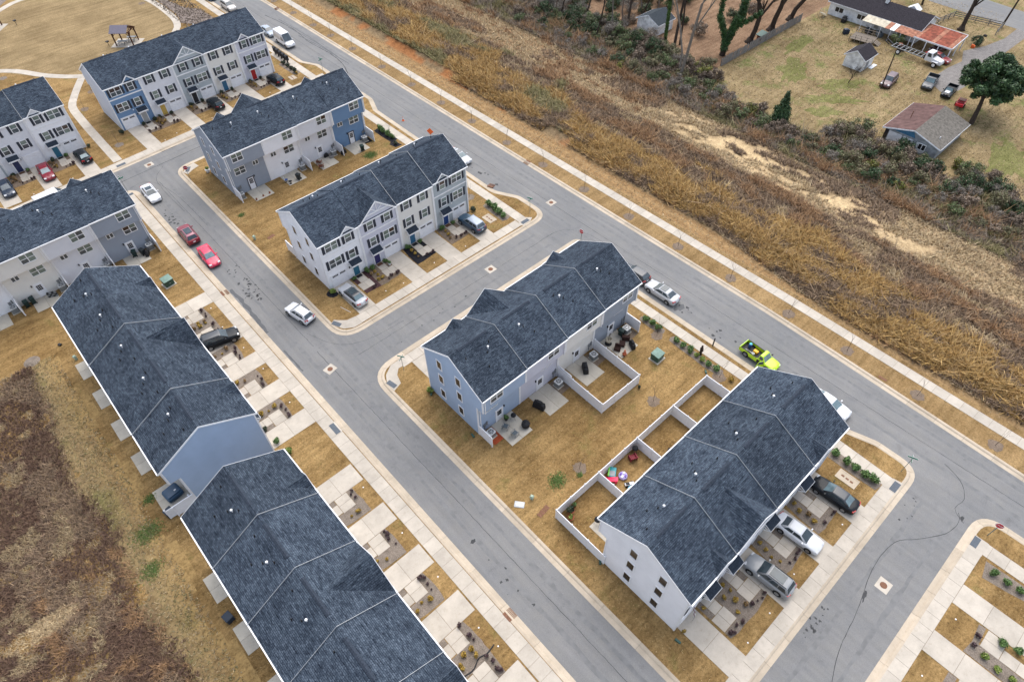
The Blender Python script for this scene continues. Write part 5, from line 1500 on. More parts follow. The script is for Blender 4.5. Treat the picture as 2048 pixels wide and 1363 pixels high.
for i, (x, y) in enumerate(((0.95, 26.7), (11.75, 26.9), (17.6, 26.9), (23.7, 26.8))):
    ac_unit(x, y, "air conditioner behind the %s house of the row with open patios" % ("slate grey", "white", "pale grey", "bright blue")[i])
for i, (x, y) in enumerate(((-14.35, 25.0), (-20.4, 25.0), (-26.4, 25.0), (-32.5, 25.0))):
    ac_unit(x, y, "air conditioner behind the %s house of the row at the left edge" % ("slate grey", "pale grey", "cream", "white")[i])

def transformer(x, y, label, ang=0.0):
    t = E("utility_transformer", (x, y, 0), ang, label, "transformer", "green transformer boxes")
    O("pad", B().box(-.78, .78, -.72, .72, 0, .09).mesh("pad", "patio_concrete"), t)
    O("cabinet", bevel_mesh(B().hexa([(-.62, -.56, .09), (.62, -.56, .09), (.62, .56, .09), (-.62, .56, .09), (-.62, -.52, .98), (.62, -.52, .98), (.62, .56, 1.08), (-.62, .56, 1.08)]).mesh("cabinet", "transformer_green"), .03), t)
    O("lid", bevel_mesh(B().hexa([(-.66, -.60, .97), (.66, -.60, .97), (.66, .60, 1.08), (-.66, .60, 1.08), (-.66, -.60, 1.03), (.66, -.60, 1.03), (.66, .60, 1.15), (-.66, .60, 1.15)]).mesh("lid", "transformer_lid"), .02), t)
    O("handle", B().bar((-.05, -.59, .55), (.1, -.59, .55), .03, .05).mesh("handle", "metal_light"), t)
transformer(22.75, -37.5, "green transformer box on the lawn behind the fenced row", .05)
transformer(-15.5, 16.1, "green transformer box by the sidewalk above the left row", .12)
def pedestal(x, y, label):
    t = E("utility_pedestal", (x, y, 0), .3, label, "utility box", "pale utility pedestals")
    O("post", B().box(-.13, .13, -.13, .13, 0, .5).mesh("post", "pale_green_box"), t)
    O("cap", B().hexa([(-.2, -.2, .5), (.2, -.2, .5), (.2, .2, .5), (-.2, .2, .5), (-.12, -.12, .68), (.12, -.12, .68), (.12, .12, .68), (-.12, .12, .68)]).mesh("cap", "pale_green_box"), t)
pedestal(-1.2, -40.6, "pale green utility pedestal near the green grass patch"); pedestal(-2.4, 16.5, "pale green utility pedestal left of the central row's back corner")
pedestal(-29.5, 11.2 + 0.0, "pale green utility pedestal on the grass beside the left row")
def lid(x, y, l, w, ang, mat, label, cat, name="utility_vault", thick=.06):
    o = O(name, bevel_mesh(B().box(-l / 2, l / 2, -w / 2, w / 2, -.02, thick).mesh(name, mat), .012, 1), None, (x, y, 0), ang, label, cat)
    return o
lid(-2.6, -40.2, 1.05, .68, -.9, "metal_light", "pale grey flat utility lid beside the kerb", "utility lid")
def meter_lids(x, y, ang, label, n=4):
    t = E("water_meter", (x, y, 0), ang, label, "meter lids")
    for i in range(n): O("lid", cached("mlid", lambda: B().box(-.17, .17, -.28, .28, 0, .025).mesh("lid", "iron_rust")), t, ((i - (n - 1) / 2) * .38, 0, 0))
meter_lids(-1.3, -42.4, .1, "group of rusty meter lids in the lawn by the white fence corner")
meter_lids(-0.4, 15.4, .2, "group of rusty meter lids in the lawn left of the central row", 3)
for (x, y, w_, l_, lab) in ((25.5, -3.4, 1.35, 1.95, "bare sandy utility patch beside the blue SUV"), (24.65, -61.5, 1.3, 2.2, "bare sandy utility patch beside the black sedan"), (25.9, 54.7, 1.2, 1.6, "bare sandy utility patch near the red-door house")):
    t = E("meter_bank", (x, y, 0), 0, lab, "meter bank", "sandy utility patches")
    b = B().box(-w_ / 2, w_ / 2, -l_ / 2, -l_ / 2 + .12, 0, .05).box(-w_ / 2, w_ / 2, l_ / 2 - .12, l_ / 2, 0, .05).box(-w_ / 2, -w_ / 2 + .12, -l_ / 2 + .12, l_ / 2 - .12, 0, .05).box(w_ / 2 - .12, w_ / 2, -l_ / 2 + .12, l_ / 2 - .12, 0, .05)
    O("border", b.mesh("border", "kerb_concrete"), t)
    O("gravel_fill", B().box(-w_ / 2 + .12, w_ / 2 - .12, -l_ / 2 + .12, l_ / 2 - .12, 0, .03).mesh("gravel_fill", "kerb_concrete"), t)
    for k in range(3): O("lid", cached("mlid2", lambda: B().box(-.10, .10, -.16, .16, .03, .05).mesh("lid", "iron_rust")), t, (-.05 + .02 * k, -.5 + k * .5, 0))

# ---------------------------------------------------------------- white vinyl fences: every post, panel and rail its own part
def fence(runs, label, H=1.72, sp=2.05, group="white vinyl yard fences"):
    x0, y0 = runs[0][0]
    t = E("vinyl_fence", (x0, y0, 0), 0, label, "fence", group)
    pm = cached("fpost", lambda: B().box(-.065, .065, -.065, .065, 0, H + .06).mesh("post", "vinyl_white"))
    cm = cached("fcap", lambda: B().hexa([(-.085, -.085, H + .06), (.085, -.085, H + .06), (.085, .085, H + .06), (-.085, .085, H + .06), (-.01, -.01, H + .14), (.01, -.01, H + .14), (.01, .01, H + .14), (-.01, .01, H + .14)]).mesh("cap", "vinyl_white"))
    done = set()
    def post(p):
        k = (round(p.x, 1), round(p.y, 1))
        if k in done: return
        done.add(k); q = O("post", pm, t, (p.x - x0, p.y - y0, 0)); O("cap", cm, q)
    for a, b in runs:
        a = Vector(a); b = Vector(b); L = (b - a).length; n = max(1, round(L / sp)); d = (b - a) / n; ang = math.atan2(d.y, d.x); l = d.length
        def panel():
            m = B(); k = max(3, int((l - .13) / .16)); pw = (l - .13) / k
            for i in range(k): m.box(-l / 2 + .065 + i * pw + .004, -l / 2 + .065 + (i + 1) * pw - .004, -.018, .018, .10, H - .10)
            m.box(-l / 2 + .065, l / 2 - .065, -.012, .012, .10, H - .10)
            return m.mesh("panel", "vinyl_white")
        pme = cached(("fpan", round(l, 2), H), panel)
        rme = cached(("frail", round(l, 2)), lambda: B().box(-l / 2 + .065, l / 2 - .065, -.035, .035, -.06, .06).mesh("rail", "vinyl_white"))
        post(a)
        for i in range(n):
            c = a + d * (i + .5)
            O("panel", pme, t, (c.x - x0, c.y - y0, 0), ang)
            for z in (.07, H - .05): O("rail", rme, t, (c.x - x0, c.y - y0, z), ang)
            post(a + d * (i + 1))
fence([((12.05, -31.2), (11.95, -38.3)), ((11.95, -38.3), (18.15, -38.4)), ((18.15, -38.4), (18.35, -31.2))], "white vinyl fence enclosing the single yard behind the blue-ended row")
YF = -43.75
fence([((-0.85, YF), (5.35, YF)), ((5.35, YF), (11.45, YF)), ((11.45, YF), (17.6, YF)), ((17.6, YF), (23.75, YF)), ((-0.85, -50.2), (-0.85, YF)),
       ((5.35, YF), (5.35, -49.8)), ((11.45, YF), (11.45, -49.8)), ((17.6, YF), (17.6, -49.8)), ((23.75, YF), (23.75, -49.8))], "long white vinyl fence dividing four back yards of the lower right row")

# ---------------------------------------------------------------- signs, posts, mailboxes, cones
def text_mesh(txt, size, mat, name="lettering", ex=.003):
    cu = bpy.data.curves.new(name, 'FONT'); cu.body = txt; cu.size = size; cu.align_x = 'CENTER'; cu.align_y = 'CENTER'; cu.extrude = ex
    o = bpy.data.objects.new(name, cu); COL.objects.link(o)
    dg = bpy.context.evaluated_depsgraph_get()
    me = bpy.data.meshes.new_from_object(o.evaluated_get(dg)); me.name = name
    bpy.data.objects.remove(o, do_unlink=True)
    me.materials.clear(); me.materials.append(MT[mat])
    return me
def stop_sign(x, y, face, label, tilt=0.0, H=2.25, legend="STOP"):
    t = E("stop_sign" if legend == "STOP" else "road_sign", (x, y, 0), RD(face), label, "sign")
    O("post", B().box(-.035, .035, -.025, .025, 0, H + .34).mesh("post", "post_galv"), t)
    oc = [(.38 * math.cos(RD(22.5 + 45 * k)), .38 * math.sin(RD(22.5 + 45 * k))) for k in range(8)]
    oi = [(a * .92, b * .92) for a, b in oc]
    p = O("plate", B().prism(oc, -.052, -.040, 'y').mesh("plate", "sign_white"), t, (0, 0, H))
    O("face", B().prism(oi, -.056, -.0525, 'y').mesh("face", "sign_red"), p)
    O("lettering", text_mesh("STOP", .27, "sign_white"), p, (0, -.058, 0), rot=(RD(90), 0, 0))
stop_sign(-2.9, 36.9, -14, "red octagonal stop sign by the white sedan's corner")
stop_sign(29.0, -74.0, -82, "red octagonal stop sign at the lower right corner")
stop_sign(31.3, -16.6, -80, "narrow red stop sign seen edge-on behind the fenced row's roof")
def street_sign(x, y, label, ang=20, H=2.7):
    t = E("street_name_sign", (x, y, 0), RD(ang), label, "street sign", "green street name signs")
    O("post", B().tube((0, 0, 0), (0, 0, H), .03, .03, 8).mesh("post", "post_galv"), t)
    for k, (a, z) in enumerate(((0, H - .1), (90, H + .12))):
        b = O("blade", cached("blade", lambda: B().box(-.48, .48, -.012, .012, -.10, .10).mesh("blade", "sign_green")), t, (0, 0, z), RD(a))
        O("blade_edge", cached("blade_e", lambda: B().box(-.49, .49, -.008, .008, .10, .115).box(-.49, .49, -.008, .008, -.115, -.10).mesh("blade_edge", "sign_white")), b)
street_sign(30.7, -6.7, "green street name sign at the central row's corner", 15)
street_sign(-0.95, -18.0, "green street name sign at the light blue house corner", 30)
street_sign(29.6, -64.9, "green street name sign by the lower right corner hedge", 20)
street_sign(31.3, 52.2, "green street name sign beyond the slate and blue row", 10)
street_sign(-11.6, 40.6, "small green street name sign behind the left edge row's roof", 10)
t = E("road_work_sign", (31.7, 18.6, ZR), RD(-60), "orange diamond road work sign sticking up behind the central roof", "sign")
O("post", B().bar((0, 0, 0), (0, 0, 1.75), .05, .05).mesh("post", "post_galv"), t)
O("plate", B().prism([(0, -.62), (.62, 0), (0, .62), (-.62, 0)], -.03, -.02, 'y').mesh("plate", "sign_orange"), t, (0, 0, 2.2))
for a in (0, 90): O("foot", B().box(-.6, .6, -.03, .03, 0, .05).mesh("foot", "post_galv"), t, (0, 0, 0), RD(a))
t = E("traffic_cone", (32.35, 27.6, ZR), 0, "orange traffic cone with a white band standing on the main road", "cone")
O("base", B().box(-.19, .19, -.19, .19, 0, .04).mesh("base", "sign_orange"), t)
O("cone", B().lathe([(.15, .04), (.09, .38)], 12).mesh("cone", "sign_orange"), t)
O("band", B().lathe([(.092, .38), (.06, .55)], 12).mesh("band", "sign_white"), t)
O("tip", B().lathe([(.058, .55), (.03, .72), (0, .72)], 12).mesh("tip", "sign_orange"), t)
def mailbox(x, y, label, ang):
    t = E("cluster_mailbox", (x, y, 0), ang, label, "mailbox", "row of black cluster mailboxes")
    O("pedestal", cached("mb1", lambda: B().box(-.12, .12, -.12, .12, .02, .55).mesh("pedestal", "black_plastic")), t)
    O("cabinet", cached("mb2", lambda: bevel_mesh(B().box(-.40, .40, -.24, .24, .55, 1.45).mesh("cabinet", "black_cover"), .03)), t)
    O("roof_cap", cached("mb3", lambda: B().prism([(-.30, 1.45), (0, 1.60), (.30, 1.45)], -.44, .44, 'x').mesh("roof_cap", "black_plastic")), t)
    for i in range(3):
        for j in range(4): O("mail_door", cached("mbd", lambda: B().box(-.115, .115, -.012, 0, 0, .19).mesh("mail_door", "frame_dark")), t, (-.25 + i * .25, -.24, .60 + j * .21))
for k in range(5): mailbox(28.35 - .02 * k, 65.5 - k * 1.22, "%s black cluster mailbox from the top in the row beside the white van" % ("first", "second", "third", "fourth", "fifth")[k], RD(90))
strip("mailbox_pad", [(27.95, 59.6), (27.95, 66.4)], 1.0)
o = O("bollard_post", B().box(-.07, .07, -.07, .07, 0, 1.35).mesh("bollard_post", "black_plastic"), None, (29.4, -40.9, 0), .2, "slim black post on the grass strip by the main road", "post")
# carved wooden figure beside the walk
t = E("wooden_figure", (27.1, -40.7, 0), RD(40), "dark carved wooden figure standing by the sidewalk shrubs", "statue")
O("carving", B().lathe([(.20, 0), (.22, .1), (.15, .35), (.17, .7), (.20, 1.0), (.22, 1.18), (.14, 1.3), (.08, 1.36), (.12, 1.45), (.13, 1.56), (.08, 1.66), (0, 1.68)], 10).mesh("carving", "bark_dark", smooth=True), t)
for s in (-1, 1): O("arm", B().tube((s * .2, 0, 1.2), (s * .26, -.1, .85), .06, .05, 6).tube((s * .26, -.1, .85), (s * .08, -.24, .95), .05, .04, 6).mesh("arm", "bark_dark"), t)

# ---------------------------------------------------------------- picnic shelters in the park
def shelter(x, y, ang, label):
    t = E("picnic_shelter", (x, y, 0), RD(ang), label, "pavilion", "picnic shelters in the park")
    w, d, h = 3.5, 2.7, 2.55
    pm = cached("sh_post", lambda: B().box(-.10, .10, -.10, .10, 0, h).mesh("post", "brown_wood"))
    for sx in (-1, 1):
        for sy in (-1, 1):
            q = O("post", pm, t, (sx * w / 2, sy * d / 2, .03))
            O("brace", B().bar((0, 0, h - .75), (-sx * .65, 0, h - .05), .09, .09).bar((0, 0, h - .75), (0, -sy * .65, h - .05), .09, .09).mesh("brace", "brown_wood"), q)
    for sy in (-1, 1): O("beam", B().box(-w / 2 - .35, w / 2 + .35, sy * d / 2 - .08, sy * d / 2 + .08, h, h + .22).mesh("beam", "brown_wood"), t)
    for sx in (-1, 1):
        O("truss", B().bar((sx * w / 2, -d / 2 - .2, h + .12), (sx * w / 2, 0, h + .95), .1, .14).bar((sx * w / 2, d / 2 + .2, h + .12), (sx * w / 2, 0, h + .95), .1, .14).bar((sx * w / 2, -d / 2, h + .14), (sx * w / 2, d / 2, h + .14), .1, .14).bar((sx * w / 2, 0, h + .14), (sx * w / 2, 0, h + .95), .1, .1)
          .bar((sx * w / 2, 0, h + .2), (sx * w / 2, -d * .27, h + .55), .08, .08).bar((sx * w / 2, 0, h + .2), (sx * w / 2, d * .27, h + .55), .08, .08).mesh("truss", "brown_wood"), t)
    for sy in (-1, 1):
        b = B().prism([(sy * (d / 2 + .4), h + .10), (0, h + 1.05), (0, h + 1.11), (sy * (d / 2 + .4), h + .16)], -w / 2 - .35, w / 2 - .25, 'x')
        for k in range(9): 
            xx = -w / 2 - .3 + k * (w) / 8.6
            b.prism([(sy * (d / 2 + .4), h + .16), (0, h + 1.11), (0, h + 1.14), (sy * (d / 2 + .4), h + .19)], xx, xx + .03, 'x')
        O("metal_roof", b.mesh("metal_roof", "metal_roof_plum"), t)
    p = local_pad(x, y, ang, 5.6, 4.0)
def local_pad(x, y, ang, l, w):
    c, s = math.cos(RD(ang)), math.sin(RD(ang))
    return strip("shelter_pad", [(x - c * l / 2, y - s * l / 2), (x + c * l / 2, y + s * l / 2)], w, l / 2)
def picnic_table(x, y, ang, label):
    t = E("picnic_table", (x, y, .03), RD(ang), label, "picnic table", "picnic tables under the shelters")
    for k in range(5): O("plank", cached("ptp", lambda: B().box(-.9, .9, -.07, .07, .72, .76).mesh("plank", "metal_grey")), t, (0, -.32 + k * .16, 0))
    for s in (-1, 1):
        O("bench", cached("ptb", lambda: B().box(-.9, .9, -.13, .13, .42, .46).mesh("bench", "metal_grey")), t, (0, s * .75, 0))
        O("leg_frame", cached("ptl", lambda: B().bar((0, -.85, .42), (0, .85, .42), .06, .06).bar((0, -.62, 0), (0, -.22, .72), .06, .06).bar((0, .62, 0), (0, .22, .72), .06, .06).mesh("leg_frame", "black_plastic")), t, (s * .6, 0, 0))
shelter(8.4, 91.7, -42, "picnic shelter with a plum metal roof behind the long row")
picnic_table(7.4, 91.6, -42, "near picnic table under the plum-roofed shelter"); picnic_table(9.6, 92.2, -42, "far picnic table under the plum-roofed shelter")
shelter(-10.6, 119.8, -42, "picnic shelter cut by the left edge of the park"); picnic_table(-10.2, 119.6, -42, "picnic table under the shelter at the left edge")
def park_grill(x, y, label):
    t = E("park_grill", (x, y, 0), .4, label, "grill", "park grills")
    O("post", B().tube((0, 0, 0), (0, 0, .85), .05, .05, 8).mesh("post", "black_plastic"), t)
    O("firebox", B().hexa([(-.22, -.18, .82), (.22, -.18, .82), (.22, .18, .82), (-.22, .18, .82), (-.3, -.25, 1.05), (.3, -.25, 1.05), (.3, .25, 1.05), (-.3, .25, 1.05)]).mesh("firebox", "black_plastic"), t)
park_grill(5.0, 93.0, "black park grill beside the plum-roofed shelter"); park_grill(-6.0, 117.4, "black park grill by the left edge shelter")
poly_sheet("stone_planting", [(21.6, 109), (21.8, 98), (20.6, 92.8), (22.5, 90.5), (26.9, 90.0), (26.7, 97), (24.5, 100), (22.5, 112)], 0.02, "stone_bed", thick=.03)
poly_sheet("stone_planting", [(-12, 131), (-7, 129.5), (-3, 134), (-10, 140)], 0.02, "stone_bed", thick=.03)
poly_sheet("park_lawn", [(-34.5, 105), (-25, 101.6), (-14.6, 96.2), (-9.1, 88.4), (-4.4, 83.4), (1.4, 81.0), (8, 80.7), (14.6, 83.8), (18.2, 89.0), (20.3, 92.4), (21.4, 98.5), (21.1, 110), (17.6, 120.6), (10.4, 127.6), (-0.3, 131.8), (-7.3, 128.8), (-14.5, 122.7), (-34, 118)], 0.004, "park_lawn")

# ---------------------------------------------------------------- things on patios and lawns
def wheelie_bin(x, y, ang, mat, label):
    t = E("wheeled_bin", (x, y, .03), RD(ang), label, "trash bin", "wheeled trash bins")
    setm(O("tub", cached("bin1", lambda: bevel_mesh(B().hexa([(-.22, -.25, .06), (.22, -.25, .06), (.22, .22, .06), (-.22, .22, .06), (-.29, -.36, .95), (.29, -.36, .95), (.29, .33, .95), (-.29, .33, .95)]).mesh("tub", "bin_green"), .03)), t), mat)
    setm(O("lid", cached("bin2", lambda: bevel_mesh(B().hexa([(-.31, -.39, .95), (.31, -.39, .95), (.31, .40, .95), (-.31, .40, .95), (-.27, -.33, 1.03), (.27, -.33, 1.03), (.28, .38, 1.06), (-.28, .38, 1.06)]).mesh("lid", "bin_green"), .02)), t), mat)
    for s in (-1, 1): O("wheel", cached("bin3", lambda: B().lathe([(.12, -.03), (.12, .03)], 12).xf(Matrix.Rotation(RD(90), 4, 'Y')).mesh("wheel", "tyre")), t, (s * .27, .26, .12))
wheelie_bin(9.85, 24.9, 200, "bin_dark", "dark wheeled bin on the white house's patio")
wheelie_bin(21.8, 24.6, 170, "bin_green", "dark green wheeled bin at the edge of the bright blue house's patio")
wheelie_bin(-16.6, 24.9, 160, "bin_green", "dark green wheeled bin beside the slate house's white back door, left edge row")
wheelie_bin(-15.6, 24.4, 200, "bin_dark", "dark wheeled bin on the slate house's patio, left edge row")
wheelie_bin(-31.0, 24.9, 180, "bin_green", "first dark green bin against the cream house's screen, left edge row")
wheelie_bin(-30.2, 25.0, 180, "bin_green", "second dark green bin against the cream house's screen, left edge row")
wheelie_bin(22.4, -32.0, 190, "bin_green", "dark green wheeled bin by the slate end house's air conditioner")
wheelie_bin(19.2, 26.9, 190, "bin_dark", "dark bin beside the bright blue house's white screen")
def covered_grill(x, y, ang, label, s=1.0):
    t = E("covered_grill", (x, y, .03), RD(ang), label, "grill", "grills under black covers", (s, s, s))
    me = B().hexa([(-.72, -.32, .04), (.72, -.32, .04), (.72, .32, .04), (-.72, .32, .04), (-.62, -.27, .88), (.62, -.27, .88), (.62, .27, .88), (-.62, .27, .88)]).mesh("cover", "black_cover")
    O("cover", bevel_mesh(me, .09, 3), t)
    O("hood", bevel_mesh(B().hexa([(-.42, -.26, .80), (.42, -.26, .80), (.42, .26, .80), (-.42, .26, .80), (-.34, -.15, 1.18), (.34, -.15, 1.18), (.34, .2, 1.18), (-.34, .2, 1.18)]).mesh("hood", "black_cover"), .09, 3), t)
    for sx in (-1, 1):
        for sy in (-1, 1): O("leg", cached("gleg", lambda: B().box(-.03, .03, -.03, .03, 0, .06).mesh("leg", "black_plastic")), t, (sx * .6, sy * .25, 0))
covered_grill(7.25, -32.9, 108, "black covered grill on the lavender house's bare patio", 1.05)
covered_grill(15.05, -32.8, 55, "black covered grill on the patio inside the white fence")
covered_grill(22.0, -34.2, 60, "black covered grill on the patio with brown seats", .85)
covered_grill(13.3, -46.9, 30, "dark covered grill in the fenced yard under the roof edge", .7)
covered_grill(19.0, 26.0, 10, "dark covered grill beside the pale grey house's screen", .7)
covered_grill(16.4, 27.2, 0, "low dark covered grill against the pale grey back wall", .6)
covered_grill(-15.2, 23.9, 60, "dark covered grill on the slate house's patio, left edge row", .7)
def round_grill(x, y, label, s=1.0):
    t = E("kettle_grill", (x, y, .03), .5, label, "kettle grill", "kettle grills", (s, s, s))
    O("bowl", B().lathe([(.05, .5), (.22, .55), (.30, .68), (.31, .72)], 14).mesh("bowl", "black_cover", smooth=True), t)
    O("dome", B().lathe([(.31, .72), (.29, .85), (.18, .95), (.05, .98), (.04, 1.02), (0, 1.02)], 14).mesh("dome", "black_cover", smooth=True), t)
    for k in range(3):
        a = k * 2.094; O("leg", B().tube((.32 * math.cos(a), .32 * math.sin(a), 0), (.16 * math.cos(a), .16 * math.sin(a), .56), .015).mesh("leg", "black_plastic"), t)
round_grill(4.05, -32.05, "black kettle grill near the light blue house's back door")
round_grill(1.75, -47.0, "black kettle grill on the patio of the white end house", 1.1)
t = E("covered_table", (4.35, -33.75, .03), .2, "dome-shaped black covered table on the light blue house's patio", "covered table")
O("cover", B().lathe([(.46, .18), (.50, .5), (.48, .72), (.30, .82), (.05, .9), (0, .92)], 8).mesh("cover", "black_cover"), t)
for k in range(4): O("leg", B().tube((.36 * math.cos(k * 1.57), .36 * math.sin(k * 1.57), 0), (.3 * math.cos(k * 1.57), .3 * math.sin(k * 1.57), .4), .025).mesh("leg", "black_plastic"), t)
def sling_chair(x, y, ang, label, fab="furniture_grey"):
    t = E("patio_chair", (x, y, .03), RD(ang), label, "chair", "patio chairs")
    O("seat", B().box(-.27, .27, -.28, .26, .40, .44).mesh("seat", fab), t)
    O("backrest", B().hexa([(-.27, .24, .44), (.27, .24, .44), (.27, .29, .44), (-.27, .29, .44), (-.27, .5, 1.0), (.27, .5, 1.0), (.27, .54, 1.0), (-.27, .54, 1.0)]).mesh("backrest", fab), t)
    for s in (-1, 1):
        O("armrest", B().bar((s * .31, -.3, .62), (s * .31, .36, .64), .06, .03).mesh("armrest", "metal_grey"), t)
        O("leg", B().bar((s * .31, -.30, 0), (s * .31, -.30, .62), .035, .035).bar((s * .31, .34, 0), (s * .31, .32, .62), .035, .035).bar((s * .31, -.36, .02), (s * .31, .4, .02), .03, .03).mesh("leg", "metal_grey"), t)
sling_chair(2.6, -32.35, 115, "grey sling patio chair nearer the red mulch and back wall")
sling_chair(2.75, -33.75, 95, "grey sling patio chair nearer the lawn by the red mulch")
def adirondack(x, y, ang, label, mat="adirondack"):
    t = E("slatted_chair", (x, y, .03), RD(ang), label, "chair", "slatted wooden chairs")
    for k in range(5): O("slat", cached(("adk", mat), lambda: B().box(-.3, .3, -.045, .045, -.01, .01).mesh("slat", mat)), t, (0, -.26 + k * .11, .38 - k * .025))
    for k in range(5): O("back_slat", cached(("adb", mat), lambda: B().bar((0, 0, 0), (0, .32, .68), .085, .015).mesh("back_slat", mat)), t, (-.2 + k * .1, .24, .30))
    for s in (-1, 1):
        O("armrest", cached(("ada", mat), lambda: B().box(-.06, .06, -.36, .36, -.012, .012).mesh("armrest", mat)), t, (s * .36, 0, .56))
        O("leg", cached(("adl", mat), lambda: B().box(-.025, .025, -.32, -.24, 0, .55).box(-.025, .025, .24, .32, 0, .55).mesh("leg", mat)), t, (s * .34, 0, 0))
adirondack(14.5, 26.3, 130, "brown slatted chair nearer the pale grey house's wall"); adirondack(14.15, 25.1, 150, "brown slatted chair nearer the lawn on the pale grey house's patio")
def armchair(x, y, ang, label, w=.78):
    t = E("wicker_chair", (x, y, .03), RD(ang), label, "chair", "brown wicker seats")
    O("base", bevel_mesh(B().box(-w / 2, w / 2, -.36, .36, .05, .32).mesh("base", "wicker"), .04), t)
    O("cushion", bevel_mesh(B().box(-w / 2 + .12, w / 2 - .12, -.36, .22, .321, .45).mesh("cushion", "wicker"), .04), t)
    O("backrest", bevel_mesh(B().box(-w / 2, w / 2, .22, .38, .321, .78).mesh("backrest", "wicker"), .04), t)
    for s in (-1, 1): O("armrest", bevel_mesh(B().box(s * (w / 2 - .12) if s > 0 else -w / 2, w / 2 if s > 0 else -w / 2 + .12, -.36, .218, .322, .58).mesh("armrest", "wicker"), .03), t)
armchair(22.3, -32.9, 130, "brown wicker seat nearest the slate house wall", .95)
t = E("wicker_table", (21.3, -33.2, .03), RD(40), "brown wicker low table between the wicker seats", "table")
O("top", bevel_mesh(B().box(-.42, .42, -.36, .36, .34, .40).mesh("top", "wicker"), .02), t)
O("base", bevel_mesh(B().box(-.36, .36, -.30, .30, 0, .339).mesh("base", "wicker"), .02), t)
armchair(20.3, -33.3, -60, "brown wicker seat nearest the white fence")
t = E("hanging_egg_chair", (20.2, -31.9, .03), RD(30), "round hoop chair with a pale cushion by the back wall", "chair")
b = B()
for k in range(13):
    a0 = RD(-70 + k * 18); a1 = RD(-70 + (k + 1) * 18); b.tube((.62 * math.cos(a0), 0, 1.0 + .75 * math.sin(a0)), (.62 * math.cos(a1), 0, 1.0 + .75 * math.sin(a1)), .03, .03, 6)
O("hoop", b.mesh("hoop", "wicker"), t); O("base", B().lathe([(.45, 0), (.45, .04), (.05, .06), (.04, .35)], 12).mesh("base", "black_plastic"), t)
O("cushion", B().lathe([(.05, .42), (.36, .5), (.44, .75), (.40, 1.0), (.36, 1.0), (.38, .75), (.2, .58), (0, .55)], 12).mesh("cushion", "porch_cream", smooth=True), t)
t = E("chiminea", (20.2, -34.5, .03), 0, "orange clay chiminea at the patio edge by the white fence", "chiminea")
O("body", B().lathe([(.16, .12), (.26, .25), (.27, .42), (.12, .65), (.09, .95), (.11, 1.0), (.07, 1.0), (0, .95)], 12).mesh("body", "orange_ceramic", smooth=True), t); O("stand", B().lathe([(.18, 0), (.18, .12), (0, .12)], 8).mesh("stand", "black_plastic"), t)
def pot(x, y, label, mat="terracotta", plant='green', s=1.0, z=.03):
    t = E("potted_plant", (x, y, z), SR.uniform(0, 6), label, "potted plant", "potted plants", (s, s, s))
    O("pot", cached(("pot", mat), lambda: B().lathe([(.11, 0), (.17, .26), (.19, .30), (.15, .30), (.14, .25), (0, .25)], 12).mesh("pot", mat)), t)
    O("foliage", SHR[plant, SR.randrange(3)], t, (0, 0, .22), scale=(.5, .5, .5))
pot(2.3, 24.7, "left small clay pot along the slate house's patio edge", plant='rust', s=.8); pot(3.5, 24.8, "middle small clay pot along the slate house's patio edge", plant='rust', s=.8); pot(4.6, 24.8, "right small clay pot along the slate house's patio edge", plant='rust', s=.8)
pot(3.35, -31.6, "potted palm-like plant by the light blue house's back door", "black_plastic", 'green', 1.5)
pot(8.75, -1.45, "pair of pale pots by the lavender house's path", "sign_white", 'green', 1.2)
pot(4.5, -59.0, "dark potted plant by the white end house's door at lower right", "black_plastic", 'dark', 1.2)
pot(17.75, -38.95, "small dark pot outside the corner of the single fenced yard", "black_plastic", 'dark', .9)
pot(0.6, -44.4, "tall green plant inside the lower left fence corner", "terracotta", 'dark', 2.2, 0); pot(0.1, -44.9, "lime plant inside the lower left fence corner", "terracotta", 'lime', 1.8, 0); pot(1.4, -44.2, "small green plant along the lower left fence", "terracotta", 'green', 1.2, 0)
# low bistro set on the white house's patio and odds and ends
t = E("folding_chair", (8.05, 25.6, .03), 1.0, "blue folding camp chair on the white house's patio", "chair")
O("seat", B().box(-.25, .25, -.22, .22, .42, .46).mesh("seat", "blue_tool"), t); O("backrest", B().hexa([(-.25, .2, .46), (.25, .2, .46), (.25, .24, .46), (-.25, .24, .46), (-.25, .34, .95), (.25, .34, .95), (.25, .38, .95), (-.25, .38, .95)]).mesh("backrest", "metal_light"), t)
for s in (-1, 1): O("leg", B().bar((s * .25, -.25, 0), (s * .25, .22, .44), .03, .03).bar((s * .25, .25, 0), (s * .25, -.22, .44), .03, .03).mesh("leg", "black_plastic"), t)
t = E("small_table", (8.3, 24.8, .03), .4, "small dark side table beside the blue camp chair", "table")
O("top", B().lathe([(.28, .42), (.28, .45), (0, .45)], 12).mesh("top", "black_cover"), t); O("leg", B().lathe([(.2, 0), (.03, .05), (.03, .42)], 10).mesh("leg", "black_plastic"), t)
t = E("tyre_planter", (16.9, 26.5, .0), .4, "round stone fire ring beside the pale grey house", "fire ring"); O("ring", B().lathe([(.25, 0), (.38, .02), (.38, .22), (.25, .22)], 10).mesh("ring", "weathered_wood"), t)
def planter_box(x, y, label):
    t = E("egg_planter", (x, y, 0), .3, label, "planter"); O("tub", B().lathe([(.25, 0), (.36, .3), (.38, .5), (.32, .5), (.3, .4), (0, .4)], 10).mesh("tub", "sign_white"), t); O("foliage", SHR['lime', 1], t, (0, 0, .4))
planter_box(0.1, 36.9, "white planter at the slate grey house's front corner by the stop sign")
